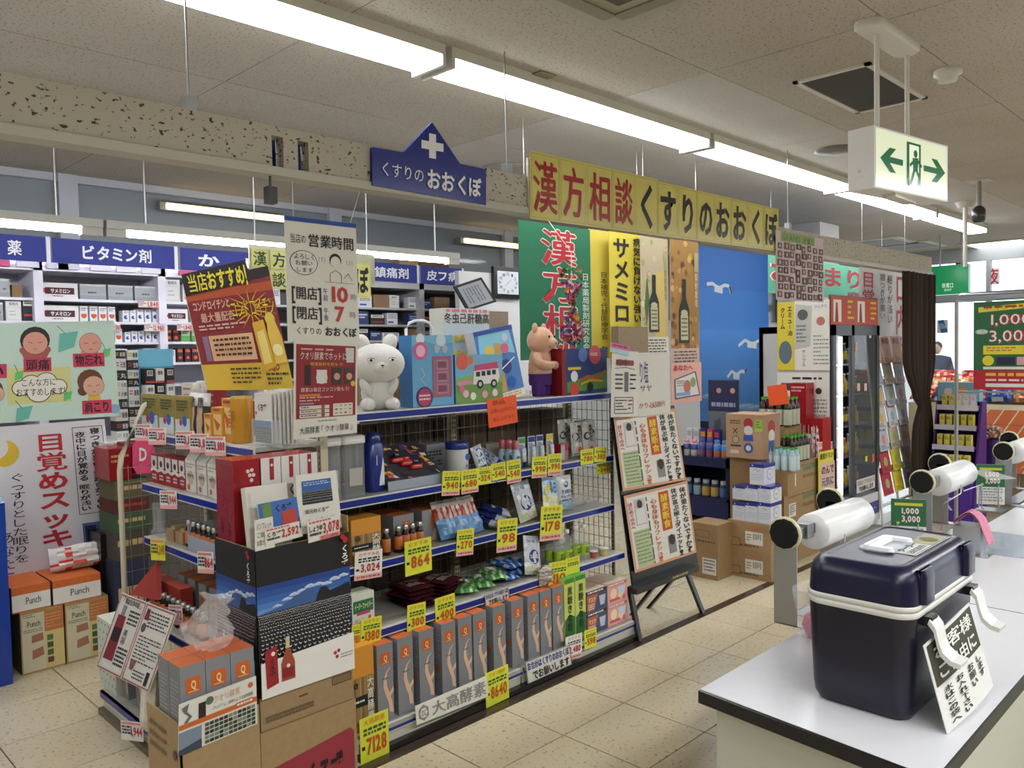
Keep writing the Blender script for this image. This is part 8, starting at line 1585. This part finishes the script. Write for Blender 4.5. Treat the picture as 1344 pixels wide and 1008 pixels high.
for k, (px, py) in enumerate([(1312, 319), (1150, 318), (1190, 322)]):
    c = P(px, py, Z=CEIL); T = thing('ceiling_panel_light' if k == 0 else 'ceiling_cassette', (c.x, c.y, CEIL-.02), ['bright square ceiling light near the entrance windows', 'pale ceiling unit beyond the bulkhead, left one', 'pale ceiling unit beyond the bulkhead, right one'][k], 'ceiling light' if k == 0 else 'air conditioner')
    b = MB(); b.mat = 'paint'; b.box(c.x-.45, c.x+.45, c.y-.45, c.y+.45, CEIL-.02, CEIL, 'c8c8c4'); b.build('frame', T)
    b = MB(); b.mat = 'panel_lamp' if k == 0 else 'paint'; b.box(c.x-.35, c.x+.35, c.y-.35, c.y+.35, CEIL-.026, CEIL-.02, '8a8a88'); b.build('panel', T)
# square white ceiling column behind the bulkhead
x0, x1 = XP(1076, 260, 4.2), XP(1101, 260, 4.2); b = MB(); b.mat = 'paint'; b.box(x0, x1, 4.2, 4.2+(x1-x0), 0, CEIL, 'c4c2c4'); o = b.build('wall_column'); o['kind'] = 'structure'
# ================================================================ FAR END: entrance area
# green lit exit sign over the doors
gx = 12.0; a, c = P(1222, 350, X=gx), P(1271, 385, X=gx)
T = thing('exit_sign', (gx, (a.y+c.y)/2, c.z), 'green lit exit sign hanging before the entrance windows', 'exit sign')
b = MB(); b.mat = 'exit_face'; b.box(gx, gx+.1, c.y, a.y+.1, c.z, a.z, '0e7a48'); p = Pn(b, [(gx, a.y+.1, a.z), (gx, c.y, a.z), (gx, c.y, c.z), (gx, a.y+.1, c.z)]); p.t('非常口', .42, .6, .68, .78, 'd8f0d8', .0); p.t('EXIT', .48, .8, .64, .88, 'd8f0d8', 0); b.build('sign_body', T)
for y in (c.y+.1, a.y-.1): b = MB(); b.mat = 'paint'; b.tube([(gx+.05, y, a.z), (gx+.05, y, CEIL)], .012, 'a8a8a8', 6); b.build('rod', T)
# stickers on the glass
sheetX(1294, 352, 1312, 373, ex+.038, lambda p: (p.t('夜', .05, .0, .95, 1, 'c02848', .03)), 'window_lettering', 'red kanji on the entrance window beside the green exit sign', 'lettering', col='e4ecf4')
sheetX(1254, 345, 1268, 352, ex+.038, lambda p: None, 'window_lettering', 'red paper strip at the top of the entrance window', 'lettering', col='c02848')
sheetX(1230, 420, 1244, 437, ex+.038, lambda p: (p.g([(.1, .1), (.6, .0), (1, .9), (.4, 1)], '3a70b8'), p.lines(.25, .3, .8, .7, 3, 'd8e4f0')), 'window_sticker', 'small blue sticker on the entrance door glass', 'sticker', col='dce8f4')
# poster stand
X = 6.8; py0, pz1 = P(1278, 397, X=X).y, P(1278, 397, X=X).z; pz0 = P(1344, 512, X=X).z; pw = .55
def d(p):
    p.r(0, 0, 1, .78, '26603a', 1); p.r(0, .78, 1, 1, 'b01c2c', 1); p.g([(.06, .06), (.95, .02), (.95, .07), (.06, .12)], 'd8d040', 2); p.lines(.12, .05, .9, .09, 1, 'a04020', .6, 3); p.t('ポイントカード', .12, .045, .88, .095, 'a03020', .0, l=4)
    p.t('1,000円', .2, .14, .95, .27, 'b83040', .03, l=3); p.t('1,000円', .205, .142, .945, .266, 'f0e0e0', .0, l=4); p.t('最大', .04, .32, .17, .36, 'e8e8e0'); p.t('3,000円', .18, .32, .97, .46, 'b83040', .03, l=3); p.t('3,000円', .185, .322, .965, .456, 'f0e0e0', .0, l=4); p.c(.1, .34, .08, 'a8b8a8', 2, ry=.03)
    p.r(.12, .5, .97, .6, 'd8cc30', 2); p.lines(.16, .52, .55, .58, 2, 'b05040', .4, 3); p.r(.6, .51, .95, .59, 'c84858', 3); p.c(.18, .67, .07, 'd8cc30', 2); p.r(.28, .63, .5, .72, '1c2438', 2); p.r(.52, .63, .76, .72, 'c89a98', 2); p.r(.12, .74, .95, .77, 'd8d8d0', 2); p.lines(.15, .81, .9, .86, 1, 'd8b040', .7, 3); p.lines(.15, .88, .9, .91, 1, 'e0d0d0', .7, 3); p.r(.15, .93, .9, .97, 'd8d8d0', 3)
T = thing('poster_stand', (X, py0-.2, 0), 'steel frame stand with a green and red points poster at the right edge', 'stand')
sheet([V((X, py0, pz1)), V((X, py0-pw, pz1)), V((X, py0-pw, pz0)), V((X, py0, pz0))], d, 'poster', None, None, parent=T, col='26603a', th=.006)
pl = P(1255, 390, X=X+.02).y; b = MB(); b.mat = 'metal'; zt = P(1256, 387, X=X+.02).z
b.tube([(X+.03, pl, 0), (X+.03, pl, zt-.03), (X+.03, pl-.03, zt), (X+.03, py0-pw-.1, zt), (X+.03, py0-pw-.13, zt-.03), (X+.03, py0-pw-.13, 0)], .014, 'a8acb0', 8); b.tube([(X-.2, pl, .015), (X+.25, pl, .015)], .015, 'a8acb0', 8); b.tube([(X-.2, py0-pw-.13, .015), (X+.25, py0-pw-.13, .015)], .015, 'a8acb0', 8); b.build('frame', T)
for zz in (pz1+.015, pz0-.02): b = MB(); b.mat = 'metal'; b.tube([(X+.03, pl, zz), (X+.03, py0-pw-.13, zz)], .008, 'a8acb0', 6); b.build('crossbar', T)
b = MB(); b.mat = 'bagfilm'; a, c = P(1258, 516, X=6.9), P(1282, 540, X=6.9); b.box(6.9, 6.905, c.y, a.y, c.z, a.z, 'b8bcd0'); b.build('price_pocket', T)
# purple display rack with yellow packs
X = 8.5; ya, yb_ = P(1223, 560, X=X).y, P(1278, 560, X=X).y; zt = P(1250, 528, X=X).z; zh = P(1250, 503, X=X).z
T = thing('purple_display', (X+.2, (ya+yb_)/2, 0), 'purple cardboard display rack holding yellow packets near the entrance', 'display stand')
b = MB(); b.mat = 'paint'; pu = '43207a'
for y in (ya, yb_-.02): b.rings([[V((X-.1, y, 0)), V((X+.35, y, 0)), V((X+.35, y, zt)), V((X+.2, y, zt))], [V((X-.1, y+.02, 0)), V((X+.35, y+.02, 0)), V((X+.35, y+.02, zt)), V((X+.2, y+.02, zt))]], pu, smooth=False)
b.box(X+.33, X+.35, yb_, ya, 0, zt, pu); b.box(X-.1, X+.35, yb_, ya, 0, .5, '4c2690'); p = Pn(b, [(X-.1, ya, .5), (X-.1, yb_, .5), (X-.1, yb_, 0), (X-.1, ya, 0)]); p.t('N●K', .1, .55, .6, .8, 'd8d0e8', 0) if False else p.t('NK', .15, .5, .6, .75, 'd8d0e8', .03); b.build('carton_body', T)
b = MB(); b.mat = 'print'; b.box(X+.18, X+.3, yb_, ya, zt, zh, '7ab0cc'); p = Pn(b, [(X+.18, ya, zh), (X+.18, yb_, zh), (X+.18, yb_, zt), (X+.18, ya, zt)]); p.c(.25, .5, .1, 'e0c8b8'); p.c(.6, .4, .12, 'd89a78'); p.r(.05, .75, .95, .85, 'c84a5a'); b.build('header', T)
n0 = 0
for r_ in range(4):
    z = .52+r_*.19; x = X-.06+.07*r_; b = MB(); b.mat = 'paint'; b.box(x, X+.33, yb_, ya, z, z+.015, pu); b.box(x-.005, x, yb_, ya, z-.02, z+.03, 'c4c0d4'); b.build('shelf', T)
    for k in range(5):
        yy = yb_+.03+k*(ya-yb_-.05)/5; b = MB(); b.box(x+.02, x+.08, yy, yy+.045, z+.016, z+.13, 'd4c858' if r_ < 3 or k > 1 else 'c8c8d8'); p = Pn(b, [(x+.02, yy+.045, z+.13), (x+.02, yy, z+.13), (x+.02, yy, z+.016), (x+.02, yy+.045, z+.016)]); p.lines(.15, .2, .85, .5, 2, '6a5a20', .5)
        b.build('sweets_packet', label='yellow packet in the purple display rack, %s from the right on the %s shelf' % (ORD[k], ['lowest', 'second', 'third', 'top'][r_]), cat='packet', group='yellow packets in the purple rack'); n0 += 1
X2 = 8.9; y0, y1 = P(1274, 620, X=X2).y, P(1305, 620, X=X2).y; zt2 = P(1290, 578, X=X2).z
b = MB(); b.mat = 'paint'; b.rings([rr(X2+.2, (y0+y1)/2, z, s, s*.9, .04) for z, s in ((.1, (y0-y1)*.8), (zt2-.06, (y0-y1)), (zt2, (y0-y1)*1.06))], '2e1a5e'); b.build('purple_bin', label='dark purple bin heaped with brown glossy bags', cat='bin')
rnd = random.Random(14)
for k in range(9):
    b = pouch(.18, .14, .07, lambda x, y: rnd.choice(['7a5040', 'a8806a', '5a3428', 'c8b0a0']), seed=200+k, crinkle=.012); place(b, 'snack_bag', (X2+.08+.1*(k % 3), y1+.02+(k//3)*(y0-y1)/3+.04, zt2+.03), (-60, 0, rnd.uniform(-60, 60)-90), 'brown glossy snack bag on the purple bin, %s row, %s bag' % (ORD[k//3], ORD[k % 3]), 'packet', 'brown glossy bags on the purple bin')
# orange striped bin with snack mound
X = 9.6; ya, yb_ = 3.25, 1.0; zb1, zb0 = P(1300, 531, X=X).z, P(1310, 590, X=X-.3).z
q = [V((X, 2.72, zb1)), V((X, yb_, zb1)), V((X-.45, yb_, .42)), V((X-.45, 2.72, .42))]
T = thing('snack_table', (X, 2, 0), 'low snack display table with a sloping orange striped front', 'table')
def d(p):
    for k in range(16): p.ln([(.02+k*.08, 0), (max(0.0, -.16+k*.08), 1)], .008, 'd8c8a8', 1)
    p.r(0, 0, 1, .08, 'd4c4a0', 2)
    for k in range(3): p.r(0, .3+.22*k, 1, .31+.22*k, 'a84c1c', 1)
sheet(q, d, 'sloping_front', None, None, col='c8621e', parent=T, th=.03)
b = MB(); b.mat = 'paint'; b.box(X, X+1.2, yb_, ya, 0, zb1-.0, 'c8b890'); b.build('table_body', T)
rnd = random.Random(9); n0 = 0
cols = [('c02a24', 'e0b0a0'), ('d0742c', 'e4c8a0'), ('c8302c', 'd8d0c8'), ('d88a50', 'e8d8c0'), ('2a4a9a', 'c8d0e0'), ('c85a30', 'f0d0b0')]
NMC = ['red', 'orange', 'red and white', 'tan', 'blue', 'rust']
for r_ in range(5):
    for k in range(9):
        ci = rnd.choice([0, 2]) if r_ > 2 else rnd.choice([1, 3, 5, 1]) if r_ > 0 else rnd.choice([4, 0, 1]); c1, c2 = cols[ci]
        b = pouch(.26, .2, .09, lambda x, y: c1 if rnd.random() < .7 else c2, seed=300+n0, crinkle=.012, n=(7, 7))
        place(b, 'snack_bag', (X+.05+r_*.2, 3.12-k*.25+rnd.uniform(-.04, .04), zb1+.03+r_*.035), (-35, 0, -90+rnd.uniform(-25, 25)), '%s snack bag in the entrance heap, %s from left, %s row back' % (NMC[ci], ORD[k], ORD[r_]), 'packet', 'snack bags heaped near the entrance'); n0 += 1
b = MB(); b.mat = 'paint'; [b.box(X+.12+.2*k_, X+1.15, yb_+.05, ya-.05, zb1+.035*k_, zb1+.035*k_+.034, 'a89a78') for k_ in range(5)]; b.build('riser', T)
# person outside
def person(px, py_head, X):
    h = P(px, py_head, X=X); hz = 1.72; T = thing('person', (X, h.y, 0), 'person in a dark blue jacket standing outside beyond the entrance glass', 'person')
    me = bpy.data.meshes.new('body'); J = [(0, 0, .95), (0, 0, 1.2), (0, 0, 1.42), (0, 0, 1.5), (0, .1, .9), (0, .11, .5), (0, .11, .08), (-.12, .11, .04), (0, -.1, .9), (.04, -.11, .5), (.06, -.11, .08), (-.06, -.11, .04), (0, .19, 1.4), (.02, .25, 1.14), (-.08, .24, .92), (0, -.19, 1.4), (.02, -.25, 1.14), (-.08, -.24, .92)]
    E_2 = [(0, 1), (1, 2), (2, 3), (0, 4), (4, 5), (5, 6), (6, 7), (0, 8), (8, 9), (9, 10), (10, 11), (2, 12), (12, 13), (13, 14), (2, 15), (15, 16), (16, 17)]
    rad = [.15, .15, .14, .06, .1, .07, .05, .04, .1, .07, .05, .04, .075, .055, .04, .075, .055, .04]
    me.from_pydata(J, E_2, []); o = bpy.data.objects.new('body', me); COL.objects.link(o); o.parent = T
    sk = o.modifiers.new('s', 'SKIN'); 
    for v, r_ in zip(me.skin_vertices[0].data, rad): v.radius = (r_, r_*1.1)
    me.skin_vertices[0].data[0].use_root = True
    o.modifiers.new('u', 'SUBSURF').levels = 1
    m, nt, bb = nodes('jacket', .9); bb.inputs['Base Color'].default_value = C('20284a'); me.materials.append(m)
    b = MB(); b.mat = 'print'; b.ball((X, h.y, 1.62), .085, .075, .115, 'c89a80', 12, 9); b.ball((X-.085, h.y, 1.61), .014, .012, .02, 'c08a70', 6, 5)
    for s in (-1, 1): b.ball((X-.078, h.y+s*.03, 1.635), .008, .008, .006, 'black', 6, 5); b.ball((X, h.y+s*.075, 1.615), .02, .01, .028, 'c08a70', 6, 5)
    b.build('head', T); b = MB(); b.mat = 'cloth'; b.ball((X+.02, h.y, 1.655), .09, .088, .1, '26222a', 12, 9); b.build('hair', T)
    for s in (-1, 1):
        b = MB(); b.mat = 'print'; b.ball((X-.1, h.y+s*.24, .88), .028, .016, .045, 'c89a80', 8, 6)
        for f in range(4): b.tube([(X-.085-.014*f, h.y+s*.24, .85), (X-.09-.015*f, h.y+s*.235, .81), (X-.085-.014*f, h.y+s*.225, .785+.005*abs(f-1))], .007, 'c89a80', 5)
        b.tube([(X-.12, h.y+s*.235, .885), (X-.14, h.y+s*.225, .86), (X-.138, h.y+s*.22, .835)], .008, 'c89a80', 5); b.build('hand', T)
person(1230, 455, 16.5)
